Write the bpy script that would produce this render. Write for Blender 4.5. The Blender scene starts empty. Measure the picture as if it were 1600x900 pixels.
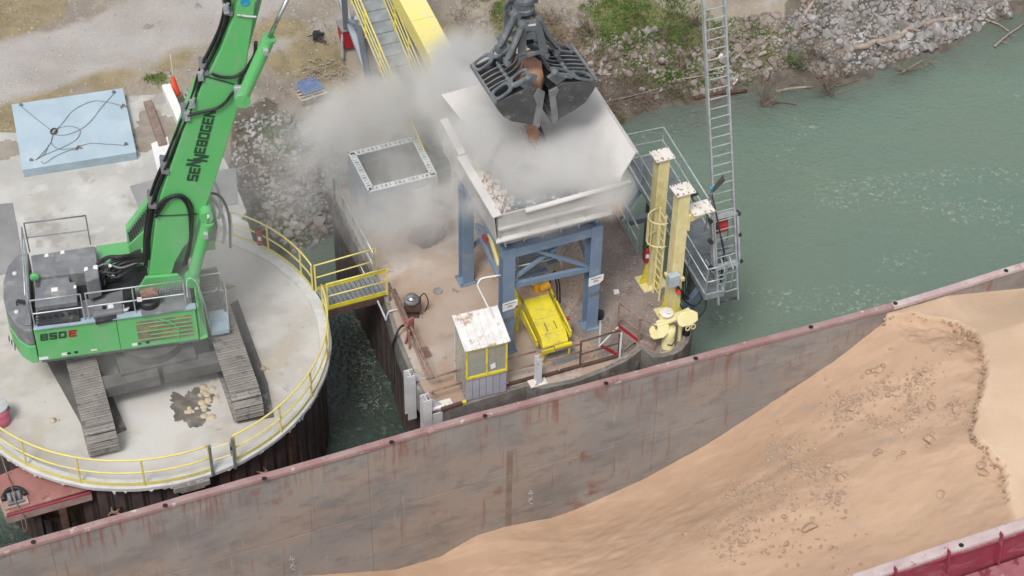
import bpy, bmesh, math, random
from mathutils import Vector, Matrix, noise
random.seed(11)
sc = bpy.context.scene
COL = sc.collection
R = math.radians

# ------------------------------------------------------------------ camera
F = 3111.0; H = 41.5                     # focal length in photo pixels, height above the concrete decks
DN = Vector(((735-800)/F, (3750-450)/F, 1.0)).normalized()
CX = Vector((1, 0, 0)); CX = (CX-DN*CX.dot(DN)).normalized()
CY = CX.cross(DN)
if CY.z < 0: CY = -CY
def to_world(c): return Vector((CX.dot(c), CY.dot(c), -DN.dot(c)))
cam_d = bpy.data.cameras.new('camera'); cam = bpy.data.objects.new('camera', cam_d); COL.objects.link(cam)
rx, ry, rz = to_world(Vector((1, 0, 0))), to_world(Vector((0, -1, 0))), to_world(Vector((0, 0, -1)))
cam.matrix_world = Matrix(((rx.x, ry.x, rz.x, 0), (rx.y, ry.y, rz.y, 0), (rx.z, ry.z, rz.z, H), (0, 0, 0, 1)))
cam_d.sensor_width = 36; cam_d.lens = 36*F/1600; cam_d.clip_end = 2000; cam_d.clip_start = 1
sc.camera = cam

# ------------------------------------------------------------------ sky, sun, exposure (overcast)
SUN_EL, SUN_AZ = R(58), R(200)           # azimuth clockwise from +Y
w = bpy.data.worlds.new('World'); sc.world = w; w.use_nodes = True
nt = w.node_tree; bg = nt.nodes['Background']
sky = nt.nodes.new('ShaderNodeTexSky'); sky.sky_type = 'NISHITA'; sky.sun_disc = False
sky.sun_elevation = SUN_EL; sky.sun_rotation = SUN_AZ; sky.dust_density = 3; sky.air_density = 1
hs = nt.nodes.new('ShaderNodeHueSaturation'); hs.inputs['Saturation'].default_value = 0.30
nt.links.new(sky.outputs[0], hs.inputs['Color']); nt.links.new(hs.outputs[0], bg.inputs[0])
bg.inputs[1].default_value = 0.125
sd = bpy.data.lights.new('sun', 'SUN'); sd.energy = 1.75; sd.angle = R(16); sd.color = (1, .97, .92)
so = bpy.data.objects.new('sun', sd); COL.objects.link(so)
so.rotation_euler = (R(90)-SUN_EL, 0, R(180)-SUN_AZ+0); so.location = (0, 0, 60)
sunv = Vector((math.sin(SUN_AZ)*math.cos(SUN_EL), math.cos(SUN_AZ)*math.cos(SUN_EL), math.sin(SUN_EL)))
so.rotation_euler = sunv.to_track_quat('Z', 'Y').to_euler()
sc.view_settings.view_transform = 'Standard'; sc.view_settings.look = 'None'
sc.view_settings.exposure = 0.32; sc.view_settings.gamma = 1
sc.render.engine = 'CYCLES'
cy = sc.cycles
cy.use_denoising = True
cy.max_bounces = 8; cy.diffuse_bounces = 3; cy.glossy_bounces = 3; cy.transmission_bounces = 4
cy.volume_bounces = 3; cy.transparent_max_bounces = 8
cy.volume_step_rate = 0.8; cy.volume_max_steps = 40

# ------------------------------------------------------------------ photo pixel -> place
def ray(px, py): return to_world(Vector(((px-800)/F, (py-450)/F, 1)))
def W(px, py, z=0.0):
    r = ray(px, py); t = (z-H)/r.z
    return Vector((r.x*t, r.y*t, z))
def VP(px, py, o, d):                    # on the vertical plane through o along d
    r = ray(px, py)
    det = -r.x*d.y+d.x*r.y
    t = (-o.x*d.y+d.x*o.y)/det
    return Vector((r.x*t, r.y*t, r.z*t+H))
def SP(px, py, zf, lo=1.5, hi=-7):       # on a height field
    for _ in range(40):
        m = (lo+hi)/2; p = W(px, py, m)
        if zf(p.x, p.y) < m: lo = m
        else: hi = m
    return W(px, py, (lo+hi)/2)
def hdir(a): return Vector((math.cos(R(a)), math.sin(R(a)), 0))
UP = Vector((0, 0, 1))
TH = 22.4
U, V = hdir(TH), hdir(TH+90)             # pier and barge axes
WATER = -3.8

# ------------------------------------------------------------------ materials
def ramp(n, l, fac, lo, hi):
    m = n.new('ShaderNodeMapRange'); m.inputs[1].default_value = lo; m.inputs[2].default_value = hi
    m.interpolation_type = 'SMOOTHSTEP'; l.new(fac, m.inputs[0]); return m.outputs[0]
def mixc(n, l, fac, a, b):
    m = n.new('ShaderNodeMix'); m.data_type = 'RGBA'
    if isinstance(fac, (int, float)): m.inputs[0].default_value = fac
    else: l.new(fac, m.inputs[0])
    for s, v in ((6, a), (7, b)):
        if isinstance(v, tuple): m.inputs[s].default_value = (*v[:3], 1)
        else: l.new(v, m.inputs[s])
    return m.outputs[2]
def noi(n, l, vec, scale, detail=4, rough=.55, dist=0):
    t = n.new('ShaderNodeTexNoise'); t.inputs['Scale'].default_value = scale; t.inputs['Detail'].default_value = detail
    t.inputs['Roughness'].default_value = rough; t.inputs['Distortion'].default_value = dist
    l.new(vec, t.inputs['Vector']); return t.outputs[0]
def mapped(n, l, vec, sc3, rot=(0, 0, 0)):
    m = n.new('ShaderNodeMapping'); m.inputs['Scale'].default_value = sc3; m.inputs['Rotation'].default_value = rot
    l.new(vec, m.inputs[0]); return m.outputs[0]
def mat(name, col, col2=None, scale=3.0, rough=.65, metal=0, bump=.12, bscale=35, layers=(), spec=.4, alpha=1, lo=.35, hi=.65):
    """layers: (colour, amount, scale3, threshold_lo, threshold_hi[, rot])"""
    m = bpy.data.materials.new(name); m.use_nodes = True
    n, l = m.node_tree.nodes, m.node_tree.links; b = n['Principled BSDF']
    g = n.new('ShaderNodeNewGeometry'); pos = g.outputs['Position']
    c2 = col2 or tuple(c*.78 for c in col)
    out = mixc(n, l, ramp(n, l, noi(n, l, pos, scale, 6, .6), lo, hi), col, c2)
    for L in layers:
        v = mapped(n, l, pos, L[2], L[5] if len(L) > 5 else (0, 0, 0))
        f = ramp(n, l, noi(n, l, v, 1, 5, .62), L[3], L[4])
        mm = n.new('ShaderNodeMath'); mm.operation = 'MULTIPLY'; l.new(f, mm.inputs[0]); mm.inputs[1].default_value = L[1]
        out = mixc(n, l, mm.outputs[0], out, L[0])
    l.new(out, b.inputs['Base Color'])
    rr = n.new('ShaderNodeMapRange'); l.new(noi(n, l, pos, scale*3, 3), rr.inputs[0])
    rr.inputs[3].default_value = max(.05, rough-.15); rr.inputs[4].default_value = min(1, rough+.15)
    l.new(rr.outputs[0], b.inputs['Roughness'])
    b.inputs['Metallic'].default_value = metal; b.inputs['Specular IOR Level'].default_value = spec
    if alpha < 1: b.inputs['Alpha'].default_value = alpha
    if bump:
        bp = n.new('ShaderNodeBump'); bp.inputs['Strength'].default_value = bump; bp.inputs['Distance'].default_value = .02
        l.new(noi(n, l, pos, bscale, 4), bp.inputs['Height']); l.new(bp.outputs[0], b.inputs['Normal'])
    return m
DUST = (.42, .40, .37)
M = {}
M['concrete'] = mat('concrete', (.53, .505, .47), (.42, .40, .37), .7, .85, layers=(((.47, .40, .30), .65, (.7, .7, .7), .50, .64), ((.30, .29, .27), .6, (1.6, 1.6, 1.6), .6, .72), ((.62, .61, .60), .5, (.35, .35, .35), .5, .6), ((.36, .345, .33), .5, (.5, .8, .5), .54, .66), ((.20, .19, .18), .5, (4, 4, 4), .68, .74)))
M['apron'] = mat('apron', (.50, .49, .46), (.40, .39, .36), .6, .88, layers=(((.28, .255, .23), .75, (.42, .42, .42), .55, .62), ((.60, .59, .57), .6, (.8, .8, .8), .52, .66), ((.22, .20, .185), .6, (3, 3, 3), .66, .74)))
M['curb'] = mat('curb', (.60, .60, .59), (.50, .50, .49), 2, .85, layers=(((.36, .35, .33), .5, (3, 3, 3), .58, .7),))
M['pier'] = mat('pier', (.36, .25, .185), (.41, .335, .28), .5, .92, bump=.3, bscale=25, layers=(((.17, .13, .11), .75, (.9, .9, .9), .57, .68), ((.50, .46, .43), .7, (.45, .45, .45), .52, .64), ((.10, .08, .07), .6, (2.4, 2.4, 2.4), .62, .72)))
M['cap'] = mat('cap', (.22, .20, .18), (.14, .13, .12), 1.5, .92, bump=.5, bscale=18, layers=(((.36, .34, .31), .6, (2, 2, 2), .55, .7), ((.07, .06, .055), .7, (5, 5, 1), .58, .7)))
M['capgrey'] = mat('capgrey', (.30, .29, .27), (.20, .19, .18), 3, .92, bump=.5, bscale=22)
M['pile'] = mat('pile', (.095, .066, .060), (.06, .05, .05), 2, .7, layers=(((.11, .06, .045), .7, (3, 3, .6), .55, .68), ((.16, .14, .13), .5, (4, 4, .5), .64, .74)))
M['pilewet'] = mat('pilewet', (.030, .030, .030), (.018, .02, .02), 2, .55)
M['yellow'] = mat('yellow', (.72, .62, .16), (.64, .55, .20), 3, .5, bump=.04, layers=(((.55, .50, .38), .5, (2, 2, 2), .52, .66),))
M['yellowdeep'] = mat('yellowdeep', (.72, .60, .03), (.60, .50, .06), 3, .45, bump=.05, layers=(((.36, .28, .14), .6, (3, 3, 3), .56, .68),))
M['yellowpale'] = mat('yellowpale', (.74, .66, .36), (.66, .58, .30), 2.5, .6, bump=.06, layers=(((.55, .40, .10), .5, (3, 3, 1.2), .55, .68), ((.22, .13, .07), .8, (6, 6, 3), .66, .72)))
M['yellowcover'] = mat('yellowcover', (.80, .70, .24), (.74, .66, .32), 1.5, .55, bump=.03)
M['green'] = mat('green', (.105, .45, .135), (.135, .44, .165), 1.2, .38, bump=.02, spec=.5, layers=(((.22, .43, .25), .5, (.9, .9, .9), .48, .68), ((.30, .34, .27), .35, (3.5, 3.5, 1.2), .58, .70), ((.05, .16, .06), .5, (7, 7, 2.5), .68, .74)))
M['machine'] = mat('machine', (.155, .16, .175), (.20, .205, .215), 2, .6, bump=.05, layers=((DUST, .35, (2.5, 2.5, 2.5), .5, .68),))
M['dark'] = mat('dark', (.030, .031, .034), (.045, .046, .05), 3, .55, bump=.05, layers=((DUST, .25, (3, 3, 3), .55, .7),))
M['black'] = mat('black', (.014, .014, .015), (.025, .025, .027), 4, .5, bump=.03)
M['shoe'] = mat('shoe', (.24, .22, .205), (.32, .295, .275), 2, .7, bump=.15, layers=(((.10, .085, .075), .7, (4, 4, 4), .55, .66),))
M['trackframe'] = mat('trackframe', (.095, .092, .09), (.14, .135, .13), 2, .8)
M['grapple'] = mat('grapple', (.165, .18, .20), (.13, .145, .16), 2, .5, bump=.06, metal=.2, layers=((DUST, .35, (3, 3, 3), .54, .68),))
M['grappleedge'] = mat('grappleedge', (.24, .245, .25), (.17, .175, .18), 3, .5, bump=.06, metal=.2)
M['grappledark'] = mat('grappledark', (.060, .062, .067), (.085, .087, .09), 2.5, .55, bump=.06, layers=((DUST, .4, (4, 4, 4), .58, .7),))
M['leg'] = mat('leg', (.15, .22, .32), (.18, .24, .325), 1.5, .55, bump=.03, layers=((DUST, .35, (2, 2, 2), .56, .7),))
M['hopper'] = mat('hopper', (.40, .39, .375), (.47, .455, .44), 1, .8, bump=.08, layers=(((.26, .26, .26), .6, (1.4, 1.4, 1.4), .56, .7),))
M['hopperin'] = mat('hopperin', (.58, .56, .54), (.52, .505, .49), .8, .85, bump=.06)
M['hoppertray'] = mat('hoppertray', (.13, .17, .20), (.17, .21, .235), 2, .6, layers=((DUST, .4, (2, 2, 2), .52, .66),))
M['galv'] = mat('galv', (.50, .54, .55), (.38, .42, .43), 4, .45, metal=.45, bump=.03)
M['galvdark'] = mat('galvdark', (.15, .175, .19), (.21, .235, .25), 3, .5, metal=.3, bump=.05)
M['grate'] = mat('grate', (.22, .24, .255), (.29, .31, .325), 3, .5, metal=.4, bump=.05)
M['rustpipe'] = mat('rustpipe', (.20, .115, .085), (.30, .20, .16), 6, .8, bump=.2)
M['rustdark'] = mat('rustdark', (.075, .045, .035), (.11, .065, .05), 5, .85, bump=.2)
M['whitesteel'] = mat('whitesteel', (.60, .60, .60), (.50, .50, .52), 2, .6, layers=(((.26, .14, .09), .8, (5, 5, 2.5), .6, .68),))
M['white'] = mat('white', (.78, .78, .77), (.70, .70, .69), 3, .6, bump=.02)
M['whiterust'] = mat('whiterust', (.74, .70, .66), (.66, .62, .58), 3, .7, layers=(((.28, .13, .09), .9, (7, 7, 7), .56, .62), ((.62, .56, .22), .5, (5, 5, 5), .55, .65)))
M['red'] = mat('red', (.40, .02, .035), (.30, .025, .03), 4, .5, bump=.03)
M['orange'] = mat('orange', (.85, .10, .04), (.75, .09, .05), 4, .6)
M['motor'] = mat('motor', (.75, .40, .02), (.6, .3, .03), 4, .5)
M['plateblue'] = mat('plateblue', (.40, .50, .57), (.36, .46, .53), 1, .6, bump=.03, layers=(((.55, .60, .62), .4, (1.2, 1.2, 1.2), .5, .7),))
M['plateside'] = mat('plateside', (.33, .42, .48), (.28, .36, .42), 2, .6)
M['cratebl'] = mat('cratebl', (.13, .19, .34), (.17, .23, .38), 4, .6)
M['wood'] = mat('wood', (.42, .36, .29), (.33, .28, .22), 5, .85, bump=.2)
M['timber'] = mat('timber', (.20, .145, .12), (.26, .20, .17), 4, .9, bump=.3, layers=(((.1, .07, .06), .6, (6, 6, 6), .58, .68),))
M['driftwood'] = mat('driftwood', (.28, .225, .185), (.38, .32, .27), 5, .9, bump=.3)
M['twig'] = mat('twig', (.17, .125, .10), (.25, .19, .155), 5, .9, bump=0)
M['plate'] = mat('plate', (.20, .20, .205), (.25, .25, .25), 1.2, .7)
M['pink'] = mat('pink', (.62, .16, .24), (.5, .13, .2), 3, .6)
M['lid'] = mat('lid', (.48, .50, .51), None, 3, .7)
M['reddeck'] = mat('reddeck', (.33, .155, .135), (.26, .12, .105), 1.6, .75, layers=(((.48, .34, .29), .75, (.9, .9, .9), .55, .63), ((.12, .06, .055), .6, (4, 4, 4), .62, .7)))
M['flange'] = mat('flange', (.42, .31, .27), (.34, .22, .19), 2, .8)
M['glass'] = mat('glass', (.45, .45, .36), (.50, .50, .44), 1.5, .25, bump=0, alpha=.38)
M['translucent'] = mat('translucent', (.42, .41, .46), (.36, .35, .40), 2, .5, bump=.03, alpha=.88)
M['roofpanel'] = mat('roofpanel', (.72, .71, .70), (.62, .60, .58), 3, .6, layers=(((.40, .24, .15), .85, (2.4, 2.4, 2.4), .56, .66), ((.50, .40, .32), .6, (7, 7, 7), .6, .68)))
M['coaming'] = mat('coaming', (.30, .175, .172), (.35, .25, .24), 1.2, .7, bump=.15, layers=(((.56, .50, .48), .8, (3, 3, 3), .60, .68), ((.16, .07, .07), .6, (5, 5, 5), .6, .7)))
M['coamred'] = mat('coamred', (.30, .045, .075), (.24, .04, .06), 1.2, .65, bump=.15, layers=(((.34, .13, .14), .7, (1, 1, 2.5), .52, .62), ((.10, .03, .035), .6, (3, 3, 1), .62, .7)))
M['coampale'] = mat('coampale', (.44, .32, .32), (.52, .44, .43), 1.5, .7, bump=.15, layers=(((.30, .12, .14), .7, (2.2, 2.2, 2.2), .56, .64),))
RZ = (0, 0, -R(TH))
M['barge'] = mat('barge', (.315, .29, .27), (.245, .235, .23), .45, .75, bump=.15, bscale=14, lo=.3, hi=.7, layers=(
    ((.33, .265, .215), .65, (.35, .35, .5), .46, .62), ((.18, .17, .165), .6, (.22, 4, 3), .50, .70, RZ), ((.165, .16, .16), .5, (.10, 1.2, 1.1), .46, .66, RZ),
    ((.25, .115, .085), .7, (6, 6, .35), .59, .72), ((.23, .10, .075), .75, (.8, .8, .8), .60, .72), ((.40, .38, .37), .5, (5, 5, .5), .62, .74), ((.12, .10, .095), .6, (10, 10, 7), .69, .75)))
def rim_rust():
    m = M['barge']; n, l = m.node_tree.nodes, m.node_tree.links; b = n['Principled BSDF']; old = b.inputs['Base Color'].links[0].from_socket
    g = n.new('ShaderNodeNewGeometry'); sx = n.new('ShaderNodeSeparateXYZ'); l.new(g.outputs['Position'], sx.inputs[0])
    k = n.new('ShaderNodeMath'); k.operation = 'MULTIPLY'; l.new(ramp(n, l, sx.outputs['Z'], -1.5, .2), k.inputs[0]); l.new(ramp(n, l, noi(n, l, mapped(n, l, g.outputs['Position'], (7, 7, .5)), 1, 4), .48, .66), k.inputs[1])
    k2 = n.new('ShaderNodeMath'); k2.operation = 'MULTIPLY'; l.new(k.outputs[0], k2.inputs[0]); l.new(ramp(n, l, noi(n, l, mapped(n, l, g.outputs['Position'], (.5, .5, .5)), 1, 3), .42, .6), k2.inputs[1])
    l.new(mixc(n, l, k2.outputs[0], old, (.24, .115, .095)), b.inputs['Base Color'])
rim_rust()
M['bargedeck'] = mat('bargedeck', (.22, .085, .09), (.16, .06, .07), 1, .8)
M['neardeck'] = mat('neardeck', (.30, .10, .12), (.36, .17, .185), 1.1, .7, bump=.12, layers=(((.16, .02, .035), .85, (1.3, 1.3, 1.3), .56, .62), ((.45, .34, .34), .5, (3, 3, 3), .6, .7)))
M['chalk'] = mat('chalk', (.6, .6, .58), None, 4, .9, bump=0)
M['sand'] = mat('sand', (.47, .325, .225), (.425, .29, .20), .45, .95, spec=.1, bump=.5, bscale=45, layers=(
    ((.515, .36, .255), .7, (.30, 1.6, .6), .48, .62, (0, 0, -R(40))), ((.36, .285, .235), .4, (.55, .95, .6), .60, .70, (0, 0, -R(40))), ((.42, .275, .185), .5, (.35, 2.6, 1), .57, .70, (0, 0, -R(40))), ((.36, .24, .175), .45, (22, 22, 22), .56, .68), ((.56, .40, .285), .4, (30, 30, 30), .58, .68)))
def sand_top_mix():
    m = M['sand']; n, l = m.node_tree.nodes, m.node_tree.links; b = n['Principled BSDF']
    at = n.new('ShaderNodeAttribute'); at.attribute_name = 'top'; old = b.inputs['Base Color'].links[0].from_socket
    g = n.new('ShaderNodeNewGeometry')
    tc = mixc(n, l, ramp(n, l, noi(n, l, g.outputs['Position'], .5, 5), .35, .65), (.60, .45, .325), (.53, .385, .27))
    l.new(mixc(n, l, at.outputs['Fac'], old, tc), b.inputs['Base Color'])
sand_top_mix()
M['sandtop'] = mat('sandtop', (.66, .50, .37), (.60, .44, .32), .5, .95, spec=.1, bump=.25, bscale=60)
M['clod'] = mat('clod', (.46, .32, .225), (.37, .26, .19), 3, .95, spec=.1, bump=.5, bscale=25)
M['claygrey'] = mat('claygrey', (.35, .265, .21), (.41, .295, .215), 4, .95, spec=.1, bump=.4, bscale=25)
M['rock'] = mat('rock', (.32, .305, .29), (.20, .185, .175), 1.3, .9, bump=.5, bscale=14, layers=(((.50, .50, .50), .6, (1.7, 1.7, 1.7), .54, .64), ((.25, .19, .15), .7, (.6, .6, .6), .53, .64)))
M['rockbrown'] = mat('rockbrown', (.29, .245, .215), (.19, .15, .13), 1.6, .9, bump=.5, bscale=14, layers=(((.44, .41, .39), .7, (2, 2, 2), .53, .63),))
M['pebble'] = mat('pebble', (.46, .44, .42), (.33, .31, .29), 3, .9, bump=0)
M['gravel'] = mat('gravel', (.36, .31, .27), (.24, .19, .165), 4, .9, bump=0, layers=(((.52, .50, .48), .8, (9, 9, 9), .55, .62),))
M['lump'] = mat('lump', (.55, .50, .45), (.48, .43, .38), 3, .95, bump=.3)
M['grass'] = mat('grass', (.075, .165, .025), (.14, .19, .05), 1.4, .8, bump=0, spec=.15)
M['drygrass'] = mat('drygrass', (.27, .22, .13), (.21, .165, .10), 1.2, .9, bump=0, spec=.1)
M['leaf'] = mat('leaf', (.11, .15, .05), (.07, .11, .035), 3, .7, bump=0)
M['rope'] = mat('rope', (.25, .23, .22), (.5, .48, .45), 25, .8, bump=.1)
M['hosered'] = mat('hosered', (.38, .13, .13), (.30, .09, .09), 4, .6)
M['solar'] = mat('solar', (.06, .065, .075), (.09, .095, .105), 6, .3, bump=0)
M['cyan'] = mat('cyan', (.03, .32, .55), None, 4, .4, bump=0)
M['chrome'] = mat('chrome', (.62, .63, .64), None, 3, .18, metal=.9, bump=0)
M['cabglass'] = mat('cabglass', (.03, .04, .045), None, 3, .1, bump=0, spec=.7)
M['letter'] = mat('letter', (.035, .075, .045), None, 4, .5, bump=0)
M['letterred'] = mat('letterred', (.42, .02, .03), None, 4, .5, bump=0)
M['grilldirt'] = mat('grilldirt', (.16, .14, .11), (.30, .23, .14), 2.5, .8, bump=.1)
M['boxblue'] = mat('boxblue', (.40, .46, .50), (.34, .40, .44), 3, .6)
M['stepblue'] = mat('stepblue', (.36, .46, .53), (.30, .39, .46), 3, .6)
M['binsteel'] = mat('binsteel', (.36, .38, .40), (.43, .44, .45), 1.2, .75, layers=(((.22, .22, .22), .5, (1.5, 1.5, 1.5), .55, .68),))
M['binrim'] = mat('binrim', (.60, .62, .63), (.52, .53, .54), 2, .65)
M['bindirt'] = mat('bindirt', (.20, .195, .19), (.27, .26, .25), 1, .9)
M['towersteel'] = mat('towersteel', (.30, .35, .40), (.36, .40, .44), 2, .6)

def water_mat():
    m = bpy.data.materials.new('river_water'); m.use_nodes = True
    n, l = m.node_tree.nodes, m.node_tree.links; b = n['Principled BSDF']
    g = n.new('ShaderNodeNewGeometry'); pos = g.outputs['Position']
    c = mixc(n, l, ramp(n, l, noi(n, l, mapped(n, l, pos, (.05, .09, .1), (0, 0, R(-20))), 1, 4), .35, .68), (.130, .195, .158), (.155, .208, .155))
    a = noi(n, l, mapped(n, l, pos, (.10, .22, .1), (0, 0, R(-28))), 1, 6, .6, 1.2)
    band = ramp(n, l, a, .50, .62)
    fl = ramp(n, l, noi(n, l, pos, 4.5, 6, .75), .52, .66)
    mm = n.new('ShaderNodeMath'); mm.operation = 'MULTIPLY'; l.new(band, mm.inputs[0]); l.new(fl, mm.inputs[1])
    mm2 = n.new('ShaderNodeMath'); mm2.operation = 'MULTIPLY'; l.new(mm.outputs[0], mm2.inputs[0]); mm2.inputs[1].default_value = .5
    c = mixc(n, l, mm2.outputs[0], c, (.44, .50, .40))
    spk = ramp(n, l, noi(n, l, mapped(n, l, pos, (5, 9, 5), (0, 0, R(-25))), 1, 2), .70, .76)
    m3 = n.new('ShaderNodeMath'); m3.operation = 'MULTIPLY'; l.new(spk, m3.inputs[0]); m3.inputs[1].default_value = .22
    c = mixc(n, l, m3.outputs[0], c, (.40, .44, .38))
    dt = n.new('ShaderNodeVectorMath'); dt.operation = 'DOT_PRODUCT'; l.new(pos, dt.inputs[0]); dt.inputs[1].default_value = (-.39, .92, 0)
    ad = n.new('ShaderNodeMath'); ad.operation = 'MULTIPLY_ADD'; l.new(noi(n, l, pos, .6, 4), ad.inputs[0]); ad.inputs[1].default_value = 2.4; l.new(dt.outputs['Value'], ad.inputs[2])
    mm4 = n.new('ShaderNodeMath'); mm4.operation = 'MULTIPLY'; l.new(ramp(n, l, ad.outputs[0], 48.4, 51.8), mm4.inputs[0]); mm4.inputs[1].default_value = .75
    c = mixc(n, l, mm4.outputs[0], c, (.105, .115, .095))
    sl = n.new('ShaderNodeVectorMath'); sl.operation = 'DISTANCE'; l.new(mapped(n, l, pos, (1, .62, 1)), sl.inputs[0]); sl.inputs[1].default_value = (-5.0, 25.5, WATER)  # slip and left corner: wall shade and pile reflections painted as darker water
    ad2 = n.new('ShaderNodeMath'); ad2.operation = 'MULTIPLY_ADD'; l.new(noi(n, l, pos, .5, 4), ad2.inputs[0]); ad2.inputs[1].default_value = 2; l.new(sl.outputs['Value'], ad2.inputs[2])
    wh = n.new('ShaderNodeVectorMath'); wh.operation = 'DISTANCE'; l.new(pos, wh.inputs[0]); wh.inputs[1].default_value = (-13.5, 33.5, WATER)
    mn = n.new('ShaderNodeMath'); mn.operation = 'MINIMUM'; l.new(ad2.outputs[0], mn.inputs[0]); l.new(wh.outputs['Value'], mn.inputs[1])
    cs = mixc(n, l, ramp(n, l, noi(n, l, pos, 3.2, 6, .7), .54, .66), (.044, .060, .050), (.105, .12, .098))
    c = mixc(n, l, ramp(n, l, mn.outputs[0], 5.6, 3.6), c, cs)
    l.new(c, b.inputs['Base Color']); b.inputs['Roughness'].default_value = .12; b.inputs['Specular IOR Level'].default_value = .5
    bp = n.new('ShaderNodeBump'); bp.inputs['Strength'].default_value = .8; bp.inputs['Distance'].default_value = .08
    h = n.new('ShaderNodeMath'); h.operation = 'ADD'
    l.new(noi(n, l, mapped(n, l, pos, (1.2, 2.2, 1), (0, 0, R(-22))), 1, 5), h.inputs[0]); l.new(noi(n, l, pos, 6, 3), h.inputs[1])
    l.new(h.outputs[0], bp.inputs['Height']); l.new(bp.outputs[0], b.inputs['Normal'])
    return m
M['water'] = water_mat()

def ground_mat():
    m = bpy.data.materials.new('bank_ground'); m.use_nodes = True
    n, l = m.node_tree.nodes, m.node_tree.links; b = n['Principled BSDF']
    g = n.new('ShaderNodeNewGeometry'); pos = g.outputs['Position']
    at = n.new('ShaderNodeAttribute'); at.attribute_name = 'zone'
    sp = n.new('ShaderNodeSeparateColor'); l.new(at.outputs['Color'], sp.inputs[0])
    f1 = noi(n, l, pos, .5, 6, .65); f2 = noi(n, l, pos, 2.2, 6, .7); f3 = noi(n, l, pos, 14, 3, .7)
    soil = mixc(n, l, ramp(n, l, f1, .38, .62), (.25, .215, .18), (.31, .27, .21))
    soil = mixc(n, l, ramp(n, l, f2, .5, .68), soil, (.34, .32, .29))
    soil = mixc(n, l, ramp(n, l, f3, .60, .70), soil, (.42, .40, .38))
    road = mixc(n, l, ramp(n, l, f1, .35, .66), (.40, .375, .355), (.345, .315, .295))
    road = mixc(n, l, ramp(n, l, f3, .6, .7), road, (.50, .48, .46))
    road = mixc(n, l, ramp(n, l, noi(n, l, pos, 1.1, 4), .64, .72), road, (.26, .235, .22))
    gr = mixc(n, l, ramp(n, l, f2, .4, .6), (.085, .13, .035), (.19, .17, .09))
    mud = mixc(n, l, ramp(n, l, f2, .4, .6), (.10, .09, .075), (.15, .13, .105))
    tan = mixc(n, l, ramp(n, l, f2, .4, .62), (.30, .245, .15), (.24, .20, .13))
    def edge(ch, nf, k=.35):     # ragged zone borders
        a = n.new('ShaderNodeMath'); a.operation = 'MULTIPLY_ADD'; l.new(nf, a.inputs[0]); a.inputs[1].default_value = k*2
        l.new(ch, a.inputs[2]); return ramp(n, l, a.outputs[0], .40+k, .62+k)
    c = mixc(n, l, edge(at.outputs['Alpha'], f2), soil, tan)
    c = mixc(n, l, edge(sp.outputs[0], f1), c, road)
    c = mixc(n, l, edge(sp.outputs[1], f2), c, gr)
    c = mixc(n, l, edge(sp.outputs[2], f2, .2), c, mud)
    l.new(c, b.inputs['Base Color']); b.inputs['Roughness'].default_value = .95; b.inputs['Specular IOR Level'].default_value = .15
    bp = n.new('ShaderNodeBump'); bp.inputs['Strength'].default_value = .6; bp.inputs['Distance'].default_value = .04
    l.new(noi(n, l, pos, 9, 6, .7), bp.inputs['Height']); l.new(bp.outputs[0], b.inputs['Normal'])
    return m
M['ground'] = ground_mat()

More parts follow.
